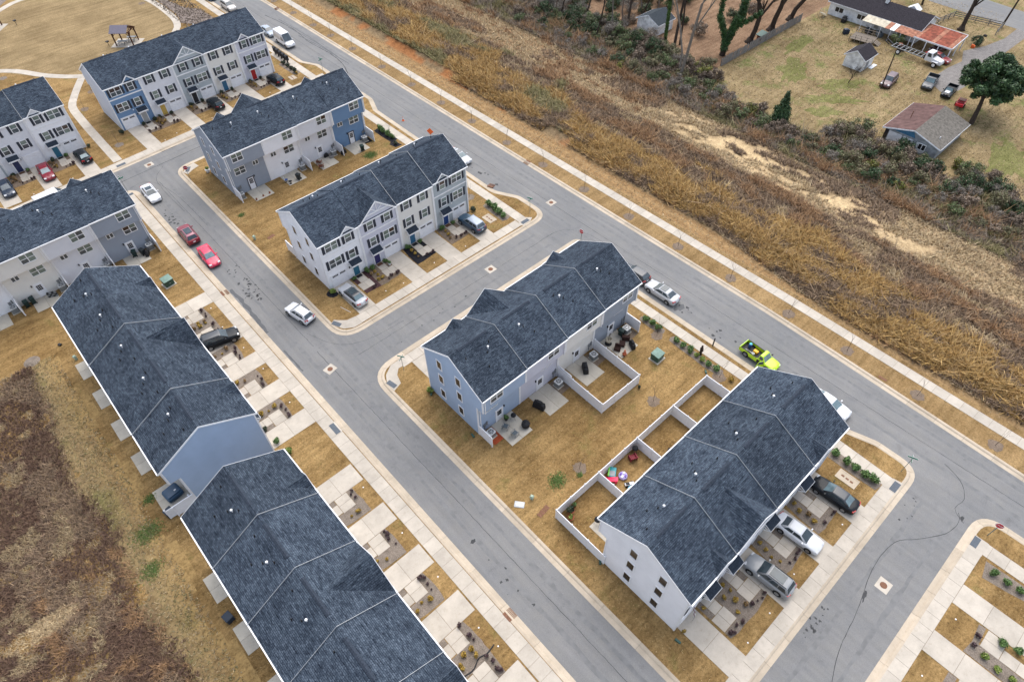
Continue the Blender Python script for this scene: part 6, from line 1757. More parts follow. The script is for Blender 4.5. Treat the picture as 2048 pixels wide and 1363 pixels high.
# storage rack of pots behind the left-edge row
t = E("pot_rack", (-27.9, 24.6, .03), RD(65), "black and white stacked crates on the cream house's patio, left edge row", "crates")
for k in range(4):
    for j in range(3): O("crate", cached(("crt", (k + j) % 2), lambda: bevel_mesh(B().box(-.15, .15, -.13, .13, 0, .24).mesh("crate", "black_plastic" if (k + j) % 2 else "metal_grey"), .02)), t, (0, (k - 1.5) * .3, j * .25))
# hot tub on the end patio
t = E("hot_tub", (-28.35, -14.75, .03), RD(8), "blue round-cornered hot tub on the patio below the blue windowless wall", "hot tub")
O("shell", bevel_mesh(B().box(-.85, .85, -.80, .80, .0, .70).mesh("shell", "hot_tub_blue"), .28, 4), t)
O("cover", bevel_mesh(B().box(-.72, .72, -.66, .66, .69, .84).mesh("cover", "hot_tub_blue"), .07, 3), t)
O("cup_tray", B().box(.2, .42, -.30, -.14, .842, .862).mesh("cup_tray", "lamp_clear"), t)
t = E("storage_box", (-29.55, -16.6, 0), RD(12), "navy storage box on the grass beside the hot tub patio", "box"); O("body", bevel_mesh(B().box(-.40, .40, -.36, .36, 0, .66).mesh("body", "bin_blue"), .04), t); O("lid", bevel_mesh(B().box(-.43, .43, -.39, .39, .661, .76).mesh("lid", "bin_blue"), .03), t)
t = E("storage_box", (-29.9, -30.4, 0), RD(10), "navy storage box on the grass beside the bottom row", "box"); O("body", bevel_mesh(B().box(-.36, .36, -.4, .4, 0, .7).mesh("body", "bin_blue"), .04), t); O("lid", bevel_mesh(B().box(-.39, .39, -.43, .43, .701, .78).mesh("lid", "bin_blue"), .03), t)
fence([((-29.7, -17.1), (-27.2, -17.1))], "short white privacy panel beside the hot tub", 1.5, 2.6)
# toys in the second fenced yard
t = E("play_table", (7.0, -44.3, 0), RD(35), "teal and green plastic play table in the fenced toy yard", "toy table"); O("top", bevel_mesh(B().box(-.6, .6, -.4, .4, .35, .47).mesh("top", "toy_teal"), .05), t)
O("tray", B().box(-.5, .1, -.3, .3, .471, .51).mesh("tray", "toy_grey"), t); O("rim_bar", bevel_mesh(B().box(-.62, .62, .28, .44, .472, .6).mesh("rim_bar", "toy_green"), .04), t)
for sx in (-1, 1):
    for sy in (-1, 1): O("leg", cached("toyleg", lambda: B().lathe([(.06, 0), (.05, .35)], 8).mesh("leg", "toy_grey")), t, (sx * .5, sy * .3, 0))
t = E("toy_slide", (6.25, -44.75, 0), RD(-55), "bright pink plastic slide in the fenced toy yard", "toy slide"); O("chute", bevel_mesh(B().hexa([(-.75, -.28, .0), (.75, -.28, .55), (.75, .28, .55), (-.75, .28, .0), (-.75, -.28, .14), (.75, -.28, .72), (.75, .28, .72), (-.75, .28, .14)]).mesh("chute", "toy_pink"), .05), t); O("support", B().box(.5, .7, -.2, .2, 0, .5).mesh("support", "toy_pink"), t)
t = E("toy_house", (7.6, -45.3, 0), RD(20), "lilac and violet toy seat in the fenced toy yard", "toy"); O("base", B().lathe([(.42, 0), (.5, .15), (.46, .32), (.2, .36), (0, .36)], 12).mesh("base", "toy_lilac", smooth=True), t)
for k in range(4): O("petal", bevel_mesh(B().box(-.14, .14, -.1, .1, .33, .48).mesh("petal", "toy_violet" if k % 2 else "sign_white"), .04), t, (.26 * math.cos(k * 1.57), .26 * math.sin(k * 1.57), 0))
t = E("toy_tricycle", (7.35, -46.4, 0), RD(-30), "black and white ride-on toy beside the roof edge", "ride-on toy"); O("body", bevel_mesh(B().box(-.5, .5, -.16, .16, .18, .36).mesh("body", "sign_white"), .06), t); O("seat", bevel_mesh(B().box(-.4, .0, -.14, .14, .361, .46).mesh("seat", "black_plastic"), .04), t)
for sx in (-1, 1):
    for sy in (-1, 1): O("wheel", cached("twheel", lambda: B().lathe([(.15, -.05), (.15, .05)], 12).xf(Matrix.Rotation(RD(90), 4, 'X')).mesh("wheel", "tyre")), t, (sx * .35, sy * .2, .15))
t = E("toy_basin", (7.1, -47.0, 0), 0, "sky blue toy basin at the roof edge of the toy yard", "toy basin"); O("basin", B().lathe([(.3, 0), (.42, .2), (.45, .22), (.36, .22), (.28, .08), (0, .06)], 14).mesh("basin", "toy_sky"), t)
armr = E("garden_chair", (10.0, -44.6, 0), RD(160), "deep red garden chair in the corner of the toy yard", "chair")
O("seat", bevel_mesh(B().box(-.32, .32, -.32, .28, .30, .40).mesh("seat", "deep_red_seat"), .04), armr); O("backrest", bevel_mesh(B().hexa([(-.34, .24, .38), (.34, .24, .38), (.34, .33, .38), (-.34, .33, .38), (-.38, .45, .95), (.38, .45, .95), (.38, .52, .95), (-.38, .52, .95)]).mesh("backrest", "deep_red_seat"), .03), armr)
for s in (-1, 1): O("armrest", bevel_mesh(B().box(s * .36 - .06, s * .36 + .06, -.34, .34, .0, .60).mesh("armrest", "deep_red_seat"), .03), armr)
round_grill(10.75, -44.2, "black kettle grill in the toy yard corner beside the red chair", 1.1)
# downspout drains, cable coil, cross-shaped marker, black drain hose
for (x, y, lab) in ((-0.75, -30.6, "green downspout outlet at the light blue house's back corner"), (-0.6, -22.9, "green downspout outlet at the light blue house's front corner"), (25.4, -42.8, "dark green drain box by the fence end shrubs"), (-0.95, -49.9, "dark green downspout outlet at the lower fence corner"), (-1.2, -59.5, "green downspout outlet at the lower right white house's front")):
    O("downspout_outlet", cached("dso", lambda: bevel_mesh(B().hexa([(-.12, -.3, 0), (.12, -.3, 0), (.12, .3, 0), (-.12, .3, 0), (-.10, -.28, .10), (.10, -.28, .10), (.10, .28, .22), (-.10, .28, .22)]).mesh("downspout_outlet", "transformer_green"), .02)), None, (x, y, 0), SR.uniform(0, 3), lab, "drain")
o = ribbon([(-17.3, -49.6), (-16.2, -49.2), (-15.2, -49.6), (-14.4, -50.6), (-13.2, -51.0)], .12, "black_plastic", "drain_hose", .05, .3, .03, 44, None)
bpy.data.objects.remove(o, do_unlink=True)
b = B(); pp = resample([(-17.3, -48.7), (-16.2, -48.9), (-15.2, -48.5), (-14.4, -48.7), (-13.2, -48.5)], .3)
for p, q in zip(pp, pp[1:]): b.tube((*p, .06), (*q, .06), .06, .06, 6)
O("drain_hose", b.mesh("drain_hose", "black_plastic"), None, (0, 0, 0), 0, "black drain hose lying across the lawn at the bottom of the left row", "hose")
for (x, y, lab) in ((2.4 - 1.0, -4.9, "thin white stake marker lying on the lawn by the silver sedan"),):
    b = B().bar((-.9, 0, .02), (.9, 0, .02), .05, .03); O("lawn_stake", b.mesh("lawn_stake", "metal_light"), None, (-.5, -4.5, 0), RD(-75), lab, "stake")
O("lawn_rock", B().lathe([(.0, .12), (.6, .08), (.95, .0), (1.0, -.03)], 12).mesh("lawn_rock", "mulch_grey"), None, (-33.7, 14.6, 0), 0, "pale bare round patch on the grass behind the left row", "bare patch")
for (x, y, lab) in ((-30.2, 15.0, "small dark valve box nearer the left edge row"), (-27.9 + .0, 13.2, "small dark valve box nearer the left row's roof corner")):
    O("valve_box", cached("vb", lambda: bevel_mesh(B().box(-.16, .16, -.2, .2, 0, .22).mesh("valve_box", "black_plastic"), .03)), None, (x, y, 0), .5, lab, "valve box")
# flag by the lower right white house
t = E("porch_flag", (1.1, -59.3, 0), RD(40), "small red and white patterned flag by the lower right house corner", "flag"); O("pole", B().tube((0, 0, 0), (0, 0, 1.6), .015).mesh("pole", "metal_grey"), t)
b = B()
for i in range(4):
    for j in range(3):
        b.cur = (i + j) % 2; b.box(.02 + i * .2, .02 + (i + 1) * .2, -.006, .006, .9 + j * .22, .9 + (j + 1) * .22)
O("cloth", b.mesh("cloth", ["sign_white", "deep_red_seat"]), t)
# ---------------------------------------------------------------- land east of the road
def vnoise(x, y, s, seed=0):
    """smooth value noise, numpy arrays"""
    x = np.asarray(x, float) * s + seed * 17.3; y = np.asarray(y, float) * s + seed * 5.7
    xi = np.floor(x).astype(int); yi = np.floor(y).astype(int); fx = x - xi; fy = y - yi
    fx = fx * fx * (3 - 2 * fx); fy = fy * fy * (3 - 2 * fy)
    h = lambda a, b: ((np.sin(a * 127.1 + b * 311.7 + seed * 74.7) * 43758.5453) % 1.0)
    return (h(xi, yi) * (1 - fx) + h(xi + 1, yi) * fx) * (1 - fy) + (h(xi, yi + 1) * (1 - fx) + h(xi + 1, yi + 1) * fx) * fy
def fbm(x, y, s, seed=0, o=4):
    t = 0; a = .5; n = 0
    for k in range(o): t = t + a * vnoise(x, y, s * 2 ** k, seed + k); n += a; a *= .5
    return t / n
def sstep(a, b, x):
    t = np.clip((np.asarray(x, float) - a) / (b - a), 0, 1); return t * t * (3 - 2 * t)
def tz(x, y):
    """ground height of the rough field: a low bank that fades out towards the hedge"""
    e = 47.0 + 1.2 * (fbm(x * 0 + 3, y, .08, 3) - .5) - sstep(-25, -50, y) * 2.5
    return sstep(e, e + 4.0, x) * (1 - sstep(60, 75, x)) * .75 + (fbm(x, y, .25, 5) - .5) * .35 * sstep(e, e + 3, x) * (1 - sstep(74, 80, x))
gx = np.arange(43.95, 79.0, .7); gy = np.arange(-112, 160.1, .7)
GX, GY = np.meshgrid(gx, gy); GZ = tz(GX, GY) - .005
V = np.stack([GX.ravel(), GY.ravel(), GZ.ravel()], 1); nx = len(gx); ny = len(gy)
I = (np.arange(ny - 1)[:, None] * nx + np.arange(nx - 1)[None]).ravel()
F = np.stack([I, I + 1, I + nx + 1, I + nx], 1)
def straw_amt(x, y):
    c = 66.5 + np.where(y < -20, (y + 20) * .10, 0)
    return np.exp(-((x - c) / 4.0) ** 2) * sstep(-64, -40, y) * (1 - sstep(-14, 4, y)) * sstep(.40, .62, fbm(x * 1.5, y * .6, .5, 21, 5))
def straw_zone(x, y): return straw_amt(x, y) > .30
def mixc(a, b, t): return a * (1 - t[:, None]) + np.array(b)[None] * t[:, None]
x_, y_ = V[:, 0], V[:, 1]; n_ = len(V)
edge = 47.2 - sstep(-25, -50, y_) * 2.6
C = np.tile(np.array([(.21, .15, .085)]), (n_, 1))
C = mixc(C, (.31, .20, .095), 1 - sstep(edge - .3, edge + .6, x_))
rut = np.exp(-((x_ - 45.2) / .25) ** 2) + np.exp(-((x_ - 46.6) / .25) ** 2); C = mixc(C, (.22, .12, .05), np.clip(rut, 0, 1) * .6)
C = mixc(C, (.30, .13, .05), sstep(edge - .6, edge + .4, x_) * (1 - sstep(edge + 1.6, edge + 2.8, x_)) * sstep(-2, 6, y_) * sstep(.46, .58, fbm(x_, y_, .2, 9)))
C = mixc(C, (.12, .08, .052), sstep(53, 55, x_) * (1 - sstep(60, 62, x_)) * sstep(.42, .56, fbm(x_, y_, .2, 13)))
C = mixc(C, (.36, .26, .155), sstep(60, 63, x_) * (1 - sstep(69, 72, x_)) * sstep(.40, .56, fbm(x_ * 1.6, y_ * .5, .3, 15)))
C = mixc(C, (.33, .20, .105), sstep(58, 62, x_) * (1 - sstep(70, 72, x_)) * sstep(20, 30, y_) * .7)
C = mixc(C, (.50, .37, .21), np.clip(straw_amt(x_, y_) * 1.25, 0, 1))
C = mixc(C, (.13, .09, .06), sstep(70, 73, x_))
me = col_mesh("field", V, F, C, "ground_mix"); me.polygons.foreach_set("use_smooth", [True] * len(F))
O("field", me, kind='structure')
yard = poly_sheet("far_yard", [(78.6, -112), (260, -112), (260, 0.6), (78.6, .6)], 0.0, "far_grass")
poly_sheet("leaf_ground", [(78.6, .6), (260, .6), (260, 160), (78.6, 160)], 0.0, "leaf_litter")
poly_sheet("gravel_drive", [(110.5, -31.2), (114, -29.6), (119, -29.8), (123.5, -30.6), (128, -28.9), (133, -31.0), (139, -32.3), (146, -32.4), (147, -35.2), (138, -35.0), (130, -34.8), (124, -34.9), (117, -35.4), (112, -34.9), (109, -33.4)], 0.012, "gravel")
poly_sheet("far_road", [(144.5, -60), (152, -60), (156, -18), (176, 30), (166, 34), (146, -14)], 0.016, "asphalt")
for i, (x, y, rx, ry, rot) in enumerate(((93, -21, 5, 1.6, -.9), (99, -19, 4, 1.8, -.6), (113, -8, 6, 3, .3), (97, -10, 5, 2.5, .4), (96, -50, 6, 3, .2), (103, -27, 3, 1.3, .2), (108, -5, 5, 1.4, .1), (88, -22, 3, 1.4, -.8))):
    poly_sheet("grass_patch", blob(x, y, rx, ry, 26, .35, 60 + i, rot), 0.010 + .001 * i, "far_grass" if i % 3 == 2 else "fresh_far")
# left: the rough field behind the two long rows
LX = np.arange(-66, -29.9, .7); LY = np.arange(-70, 40, .7)
GX, GY = np.meshgrid(LX, LY)
def lz(x, y): return (fbm(x, y, .3, 41) - .5) * .30 * (1 - sstep(-37, -33.5, x)) + .012
V = np.stack([GX.ravel(), GY.ravel(), lz(GX, GY).ravel()], 1); nx = len(LX); ny = len(LY)
I = (np.arange(ny - 1)[:, None] * nx + np.arange(nx - 1)[None]).ravel(); F = np.stack([I, I + 1, I + nx + 1, I + nx], 1)
c = V[F].mean(1)
def ledge(y): return -35.4 + .5 * np.sin(np.asarray(y) * .35) + np.where(np.asarray(y) > 4, (np.asarray(y) - 4) * .16, 0)
keep = (c[:, 0] < -31.0 + .8 * np.sin(c[:, 1] * .5)) & (c[:, 1] < 13.2 + 1.2 * np.sin(c[:, 0] * .7))
F = F[keep]
x_, y_ = V[:, 0], V[:, 1]
C = np.tile(np.array([(.105, .066, .046)]), (len(V), 1))
C = mixc(C, (.20, .145, .085), sstep(.5, .66, fbm(x_, y_, .3, 43)))
tr = sstep(ledge(y_) - 1.0, ledge(y_) + 1.4, x_ + 2.0 * (fbm(x_, y_, .5, 55) - .5))
C = mixc(C, (.24, .175, .085), tr)
C = mixc(C, (.13, .13, .045), tr * sstep(.52, .66, fbm(x_, y_, .25, 46)) * .8)
C = mixc(C, (.31, .205, .085), tr * sstep(-34.0, -31.2, x_))
for tx in (-32.2, -33.7, -34.9): C = mixc(C, (.19, .125, .065), np.exp(-((x_ - tx - .3 * np.sin(y_ * .2)) / .22) ** 2) * .55 * tr)
C = mixc(C, (.36, .27, .16), np.exp(-(np.hypot((x_ + 43) / 3.2, (y_ + 19.6) / 1.0)) ** 4))
me = col_mesh("rough_field", V, F, C, "ground_mix"); me.polygons.foreach_set("use_smooth", [True] * len(F))
O("rough_field", me, kind='structure')

# ---------------------------------------------------------------- grass and weed tufts (stuff)
def tufts(name, P, h, w, C, nb=3, lean=.5, label=None, kind='stuff', mat="plant"):
    r = np.random.default_rng(len(P)); n = len(P)
    P = np.repeat(P, nb, 0); h = np.repeat(np.broadcast_to(h, (n,)), nb) * r.uniform(.6, 1.25, n * nb); w = np.repeat(np.broadcast_to(w, (n,)), nb) * r.uniform(.6, 1.3, n * nb)
    C = np.repeat(C, nb, 0) * (1 + r.normal(0, .14, (n * nb, 1)))
    a = r.uniform(0, 2 * np.pi, n * nb); b = r.uniform(0, 2 * np.pi, n * nb); ln = np.abs(r.normal(0, lean, n * nb)) + .1
    base = P + np.stack([np.cos(b), np.sin(b), 0 * b], 1) * (w * .5)[:, None] * r.uniform(0, 1.2, (n * nb, 1))
    side = np.stack([-np.sin(a), np.cos(a), 0 * a], 1) * (w / 2)[:, None]
    tip = base + np.stack([np.cos(a) * ln * h, np.sin(a) * ln * h, h], 1)
    V = np.stack([base - side, base + side, tip + side * .25], 1).reshape(-1, 3)
    V[:, 2] -= .02
    F = np.arange(len(V)).reshape(-1, 3)
    o = O(name, col_mesh(name, V, F, np.clip(np.repeat(C, 3, 0), .004, 1), mat), kind=kind)
    if label: o["label"] = label
    return o
def scatter(r, x0, x1, y0, y1, dens):
    n = int((x1 - x0) * (y1 - y0) * dens)
    X = r.uniform(x0, x1, n); Y = r.uniform(y0, y1, n)
    # drop what the camera cannot see
    R3 = np.array(CAM_R); q = (np.stack([X, Y, 0 * X], 1) - np.array(cam.location)) @ R3
    hx = 18.0 / cam_d.lens * 1.05; hy = hx * 681 / 1024 * 1.03
    ok = (np.abs(q[:, 0] / -q[:, 2]) < hx) & (np.abs(q[:, 1] / -q[:, 2]) < hy) & (q[:, 2] < -1)
    return X[ok], Y[ok]
r = np.random.default_rng(101)
GOLD = np.array([(.40, .255, .09), (.47, .31, .125), (.34, .21, .085), (.42, .29, .14)])
BRWN = np.array([(.20, .14, .095), (.27, .19, .125), (.16, .115, .085), (.33, .235, .15)])
RUST = np.array([(.30, .18, .095), (.36, .225, .12), (.24, .15, .09)])
PALE = np.array([(.46, .345, .20), (.54, .42, .255), (.39, .285, .165), (.35, .27, .17)])
OLIV = np.array([(.24, .215, .10), (.30, .26, .13), (.20, .18, .085), (.32, .26, .15)])
X, Y = scatter(r, 44.2, 80, -100, 150, 36)
n1 = fbm(X, Y * .45, .2, 31); n2 = fbm(X * 1.4, Y * .5, .45, 33); ed = 47.3 - sstep(-25, -50, Y) * 2.6
hh = np.zeros(len(X)); C = np.zeros((len(X), 3)); keep = np.ones(len(X), bool)
pk = lambda A, m: A[r.integers(0, len(A), m.sum())]
gold = (X > ed + .4) & (X < 55.5 + 4 * (n1 - .5) * 4 + sstep(5, 20, Y) * 3.5)
C[gold] = pk(GOLD, gold); hh[gold] = .55
mix = gold & (n2 < .40); C[mix] = pk(BRWN, mix); hh[mix] = .7
oliv = gold & (n1 > .60) & (Y > 5); C[oliv] = pk(OLIV, oliv)
brn = ~gold & (X > ed) & (X < 61.5 + 3 * (n1 - .5)); C[brn] = pk(BRWN, brn); hh[brn] = .45
mix = brn & (n2 > .56); C[mix] = pk(RUST, mix)
mix = brn & (n2 < .36); C[mix] = pk(PALE, mix)
pal = (X >= 61.5 + 3 * (n1 - .5)) & (X < 71.5); C[pal] = pk(PALE, pal); hh[pal] = .32
mix = pal & (n1 < .44); C[mix] = pk(BRWN, mix); hh[mix] = .42
mix = pal & (n2 > .6) & (Y > 0); C[mix] = pk(RUST, mix)
keep &= ~(pal & straw_zone(X, Y) & (n2 > .33)); keep &= ~(pal & (r.random(len(X)) < .35))
GRYB = np.array([(.24, .195, .15), (.30, .245, .19), (.18, .15, .12), (.27, .20, .14)])
hed = X >= 71.5; C[hed] = pk(GRYB, hed); hh[hed] = .7
mix = hed & (n2 > .58); C[mix] = pk(RUST, mix); mix = hed & (n2 < .38); C[mix] = pk(OLIV, mix)
keep &= (X > ed + .2) & ~((X < ed + 2.0) & (Y > 2) & (n1 > .52))
tufts("dry_grass", np.stack([X, Y, tz(X, Y)], 1)[keep], hh[keep] * (.35 + 1.1 * n2[keep]) * np.exp(r.normal(0, .35, keep.sum())), .13, C[keep], 3, 1.05, "tall dry golden and brown grass covering the bank beyond the road")
# thin dry stems on the mown strip
X, Y = scatter(r, 44.0, 47.2, -95, 120, 9)
tufts("mown_grass", np.stack([X, Y, 0 * X], 1), .10, .16, PALE[r.integers(0, 4, len(X))] * .95, 2, .9, "short dry grass of the mown strip beside the far sidewalk")
# left field
X, Y = scatter(r, -62, -29.5, -60, 14, 62)
e = ledge(Y) + (r.random(len(X)) - .5) * 1.6 + 2.0 * (fbm(X, Y, .5, 55) - .5); n1 = fbm(X, Y, .3, 51); n2 = fbm(X, Y, .7, 52)
C = np.zeros((len(X), 3)); hh = np.zeros(len(X)); ins = X < e
DK = np.array([(.115, .070, .048), (.155, .095, .065), (.205, .135, .092), (.13, .080, .062)])
C[ins] = pk(DK, ins); hh[ins] = .34
mix = ins & (n1 > .58); C[mix] = pk(BRWN, mix); mix = ins & (n2 > .66) & (Y < -14); C[mix] = pk(RUST, mix)
mix = ins & (n2 < .36); C[mix] = pk(PALE * .75, mix)
tan = ins & (np.hypot((X + 43) / 3.4, (Y + 19.6) / 1.1) < 1); C[tan] = pk(PALE, tan); hh[tan] = .2
out = ~ins; C[out] = pk(np.vstack([PALE, OLIV]) * .85, out); hh[out] = .15
kp = ins | ((X < -31.2) & (r.random(len(X)) < .35))
tufts("weeds", np.stack([X, Y, lz(X, Y)], 1)[kp], hh[kp] * (.5 + .8 * n2[kp]), .085, C[kp], 3, .9, "dense dark brown dead weeds filling the lower left field")
# green tufts where the lawn has stayed alive
for gi, (gx_, gy_, gr_) in enumerate(((2.2, -40.9, .95), (4.4, -42.1, .3), (-30.4, -13.5, .6), (-32.2, -17.0, 1.3), (-33.4, -21.0, 1.0), (-1.2, 23.0, .5), (22.0, 22.6, 1.1))):
    n = int(520 * gr_ ** 2) + 60; P = np.stack([gx_ + r.normal(0, gr_ * .5, n), gy_ + r.normal(0, gr_ * .42, n), np.full(n, .01)], 1)
    tufts("green_grass", P, .10, .09, np.array([(.07, .13, .03), (.10, .17, .045), (.14, .19, .06), (.17, .18, .07)])[r.integers(0, 4, n)], 3, 1.0, "patch of fresh green grass in the dormant lawn, %s" % ("near the utility pedestal", "small spot by the fence", "by the hot tub patio", "beside the left row", "at the edge of the brown field", "beside the central lawn", "behind the bright blue house")[gi])
# short blades on the dormant lawns so that they are not flat
X, Y = scatter(r, -31, 31, -82, 62, 13)
m = np.zeros(len(X), bool)
def inrect(x0, x1, y0, y1): return (X > x0) & (X < x1) & (Y > y0) & (Y < y1)
for q in ((-2.9, 26.8, 10.4, 23.9), (-2.9, -.3, -4.2, 37), (25.2, 27.9, -5.6, 40), (-3.4, 26.2, -43.4, -35.2), (-3.4, -.9, -63.5, -20.5), (24.6, 26.6, -35, -29), (-.6, 23.5, -46.6, -43.9), (-17, -12.7, -24.1, -17.8), (-16.2, -12.7, 11.3, 24), (-30.6, -28.3, -46, 14), (23.5, 26.2, -64.1, -59.5), (29.0, 29.4, -62, -20), (22.7, 24.3, -79.5, -75)): m |= inrect(*q)
X = X[m]; Y = Y[m]
LW = np.array([(.34, .23, .105), (.42, .295, .145), (.27, .175, .075), (.38, .27, .125)])
tufts("lawn_grass", np.stack([X, Y, 0 * X], 1), .06, .13, LW[r.integers(0, 4, len(X))], 2, 1.2, "short dormant tan grass blades of the lawns")

# ---------------------------------------------------------------- far house, carport, sheds
def gable_house(name, x0, x1, y0, y1, he, hr, ridge, wallm, roofm, label, cat, ov=.35, roof2=None):
    """ridge: 'x' or 'y' direction"""
    t = E(name, (x0, y0, 0), 0, label, cat)
    W_, D_ = x1 - x0, y1 - y0
    if ridge == 'y':
        O("wall", B().prism([(0, 0), (W_, 0), (W_, he), (W_ / 2, hr), (0, he)], 0, D_, 'y').mesh("wall", wallm), t)
        s = (hr - he) / (W_ / 2)
        for k, (a, b_, sg) in enumerate(((0, W_ / 2, -1), (W_, W_ / 2, 1))):
            xo = a + sg * ov; zo = he - s * ov
            O("roof", B().prism([(xo, zo), (b_, hr), (b_, hr + .12), (xo, zo + .12)], -ov, D_ + ov, 'y').mesh("roof", roofm if k == 0 or not roof2 else roof2), t)
            O("fascia", B().box(min(xo, xo + sg * .04), max(xo, xo + sg * .04), -ov, D_ + ov, zo - .08, zo + .11).mesh("fascia", "old_white"), t)
            for yy in (-ov - .04, D_ + ov): O("rake_board", B().prism([(xo, zo - .1), (b_, hr - .1), (b_, hr + .1), (xo, zo + .1)], yy, yy + .04, 'y').mesh("rake_board", "old_white"), t)
    else:
        O("wall", B().prism([(0, 0), (D_, 0), (D_, he), (D_ / 2, hr), (0, he)], 0, W_, 'x').mesh("wall", wallm), t)
        s = (hr - he) / (D_ / 2)
        for k, (a, b_, sg) in enumerate(((0, D_ / 2, -1), (D_, D_ / 2, 1))):
            yo = a + sg * ov; zo = he - s * ov
            O("roof", B().prism([(yo, zo), (b_, hr), (b_, hr + .12), (yo, zo + .12)], -ov, W_ + ov, 'x').mesh("roof", roofm if k == 1 or not roof2 else roof2), t)
            O("fascia", B().box(-ov, W_ + ov, min(yo, yo + sg * .04), max(yo, yo + sg * .04), zo - .08, zo + .11).mesh("fascia", "old_white"), t)
            for xx in (-ov - .04, W_ + ov): O("rake_board", B().prism([(yo, zo - .1), (b_, hr - .1), (b_, hr + .1), (yo, zo + .1)], xx, xx + .04, 'x').mesh("rake_board", "old_white"), t)
    return t
def far_win(t, loc, rz, w=1.6, h=1.0):
    o = O("window", win_mesh(w, h, 2, False, .08), t, loc, RD(rz)); 
    for s in (-1, 1): O("pane", pane_mesh(w / 2 - .06, h, "pane_dark"), o, (s * w / 4, 0, 0))
H1 = gable_house("ranch_house", 124.2, 131.6, -20.8, -1.5, 2.75, 4.35, 'y', "old_white", "far_shingle", "white ranch house with a dark roof at the top right", "house", .45)
far_win(H1, (-.002, 17.0, 1.0), -90, 1.8, .9); far_win(H1, (-.002, 12.0, 1.0), -90, 1.8, .9)
O("back_door", door_mesh("door_greydoor"), H1, (-.002, 8.4, .3), RD(-90)); O("chimney", B().box(3.0, 3.6, 9, 9.6, 4.2, 5.1).mesh("chimney", "old_white"), H1)
O("porch_gable", B().prism([(16.0 - 12, 2.75), (18.6 - 12, 2.75), (17.3 - 12, 3.6)], 7.4, 9.3, 'x').mesh("porch_gable", "old_white"), H1)
# porch roof panels: separate sheets, the last ones rusty
for k in range(11):
    y0 = 10.6 - k * .98; z0 = 2.62
    O("porch_roof_sheet", B().hexa([(-2.9, y0 - .96, 2.15), (-.3, y0 - .96, z0), (-.3, y0, z0), (-2.9, y0, 2.15), (-2.9, y0 - .96, 2.19), (-.3, y0 - .96, z0 + .04), (-.3, y0, z0 + .04), (-2.9, y0, 2.19)]).mesh("porch_roof_sheet", "porch_cream" if k < 5 else "metal_light" if k == 6 else "rusty_pale"), H1)
for k in range(6): O("porch_post", B().box(-2.85, -2.75, 10.5 - k * 2.05, 10.6 - k * 2.05, 0, 2.15).mesh("porch_post", "old_white"), H1)
t = E("wooden_deck", (118.0, -13.0, 0), RD(8), "weathered wooden deck with railings beside the ranch house", "deck")
for k in range(14): O("plank", cached("dplank", lambda: B().box(-.12, .12, -2.2, 2.2, .55, .60).mesh("plank", "deck_wood")), t, (-1.7 + k * .26, 0, 0))
for sx in (-1.85, 1.85):
    for k in range(5): O("rail_post", cached("dpost", lambda: B().box(-.05, .05, -.05, .05, 0, 1.45).mesh("rail_post", "deck_wood")), t, (sx, -2.2 + k * 1.1, 0))
    O("handrail", B().box(sx - .06, sx + .06, -2.3, 2.3, 1.45, 1.50).box(sx - .03, sx + .03, -2.3, 2.3, .95, 1.0).mesh("handrail", "deck_wood"), t)
for k in range(4): O("step", cached("dstep", lambda: B().box(-.9, .9, -.14, .14, 0, .04).mesh("step", "deck_wood")), t, (0, -2.45 - k * .28, .45 - k * .12))
t = E("wooden_steps", (121.8, -1.6, 0), RD(90), "pale wooden back steps with a railing at the ranch house end", "steps")
for k in range(5): O("step", cached("wstep", lambda: B().box(-.5, .5, -.14, .14, 0, .05).mesh("step", "porch_cream")), t, (0, -.9 + k * .28, .2 + k * .18))
for s in (-.52, .52): O("railing", B().bar((s, -1.0, 1.0), (s, .4, 1.9), .06, .06).bar((s, -1.0, 0), (s, -1.0, 1.0), .07, .07).bar((s, .4, 0), (s, .4, 1.9), .07, .07).bar((s, -.3, .5), (s, -.3, 1.45), .05, .05).mesh("railing", "porch_cream"), t)
t = E("carport", (121.4, -28.4, 0), 0, "carport with a rusty red metal roof beside the ranch house", "carport")
for k in range(9):
    y0 = k * .82
    O("roof_sheet", B().hexa([(0, y0, 2.35), (6.3, y0, 2.95), (6.3, y0 + .80, 2.95), (0, y0 + .80, 2.35), (0, y0, 2.39), (6.3, y0, 2.99), (6.3, y0 + .80, 2.99), (0, y0 + .80, 2.39)]).box(0, .02, y0 + .78, y0 + .80, 2.39, 2.40).mesh("roof_sheet", "rusty_metal" if k % 4 else "rusty_pale"), t)
O("fascia", B().box(-.08, -.01, -.05, 7.45, 2.15, 2.42).mesh("fascia", "old_white"), t); O("fascia", B().hexa([(0, -.12, 2.15), (6.3, -.12, 2.75), (6.3, -.03, 2.75), (0, -.03, 2.15), (0, -.12, 2.42), (6.3, -.12, 3.0), (6.3, -.03, 3.0), (0, -.03, 2.42)]).mesh("fascia", "old_white"), t); O("fascia", B().box(6.31, 6.42, -.1, 7.45, 2.75, 3.04).mesh("fascia", "old_white"), t)
for (x, y) in ((.1, .1), (.1, 2.4), (.1, 4.8), (.1, 7.1), (3.1, .05), (6.1, .1), (6.1, 7.1)): O("post", cached("cpost", lambda: B().box(-.08, .08, -.08, .08, 0, 2.3).mesh("post", "old_white")), t, (x, y, 0))
car('sedan', 124.6, -25.4, 170, 'maroon', "dark maroon car in the shade of the rusty carport", "car", 0.0, group="vehicles in the far yard")
S1 = gable_house("garden_shed", 105.7, 109.8, -19.2, -15.4, 2.3, 3.5, 'x', "shed_white", "far_shingle", "weathered white garden shed with a dark roof on the far lawn", "shed", .3)
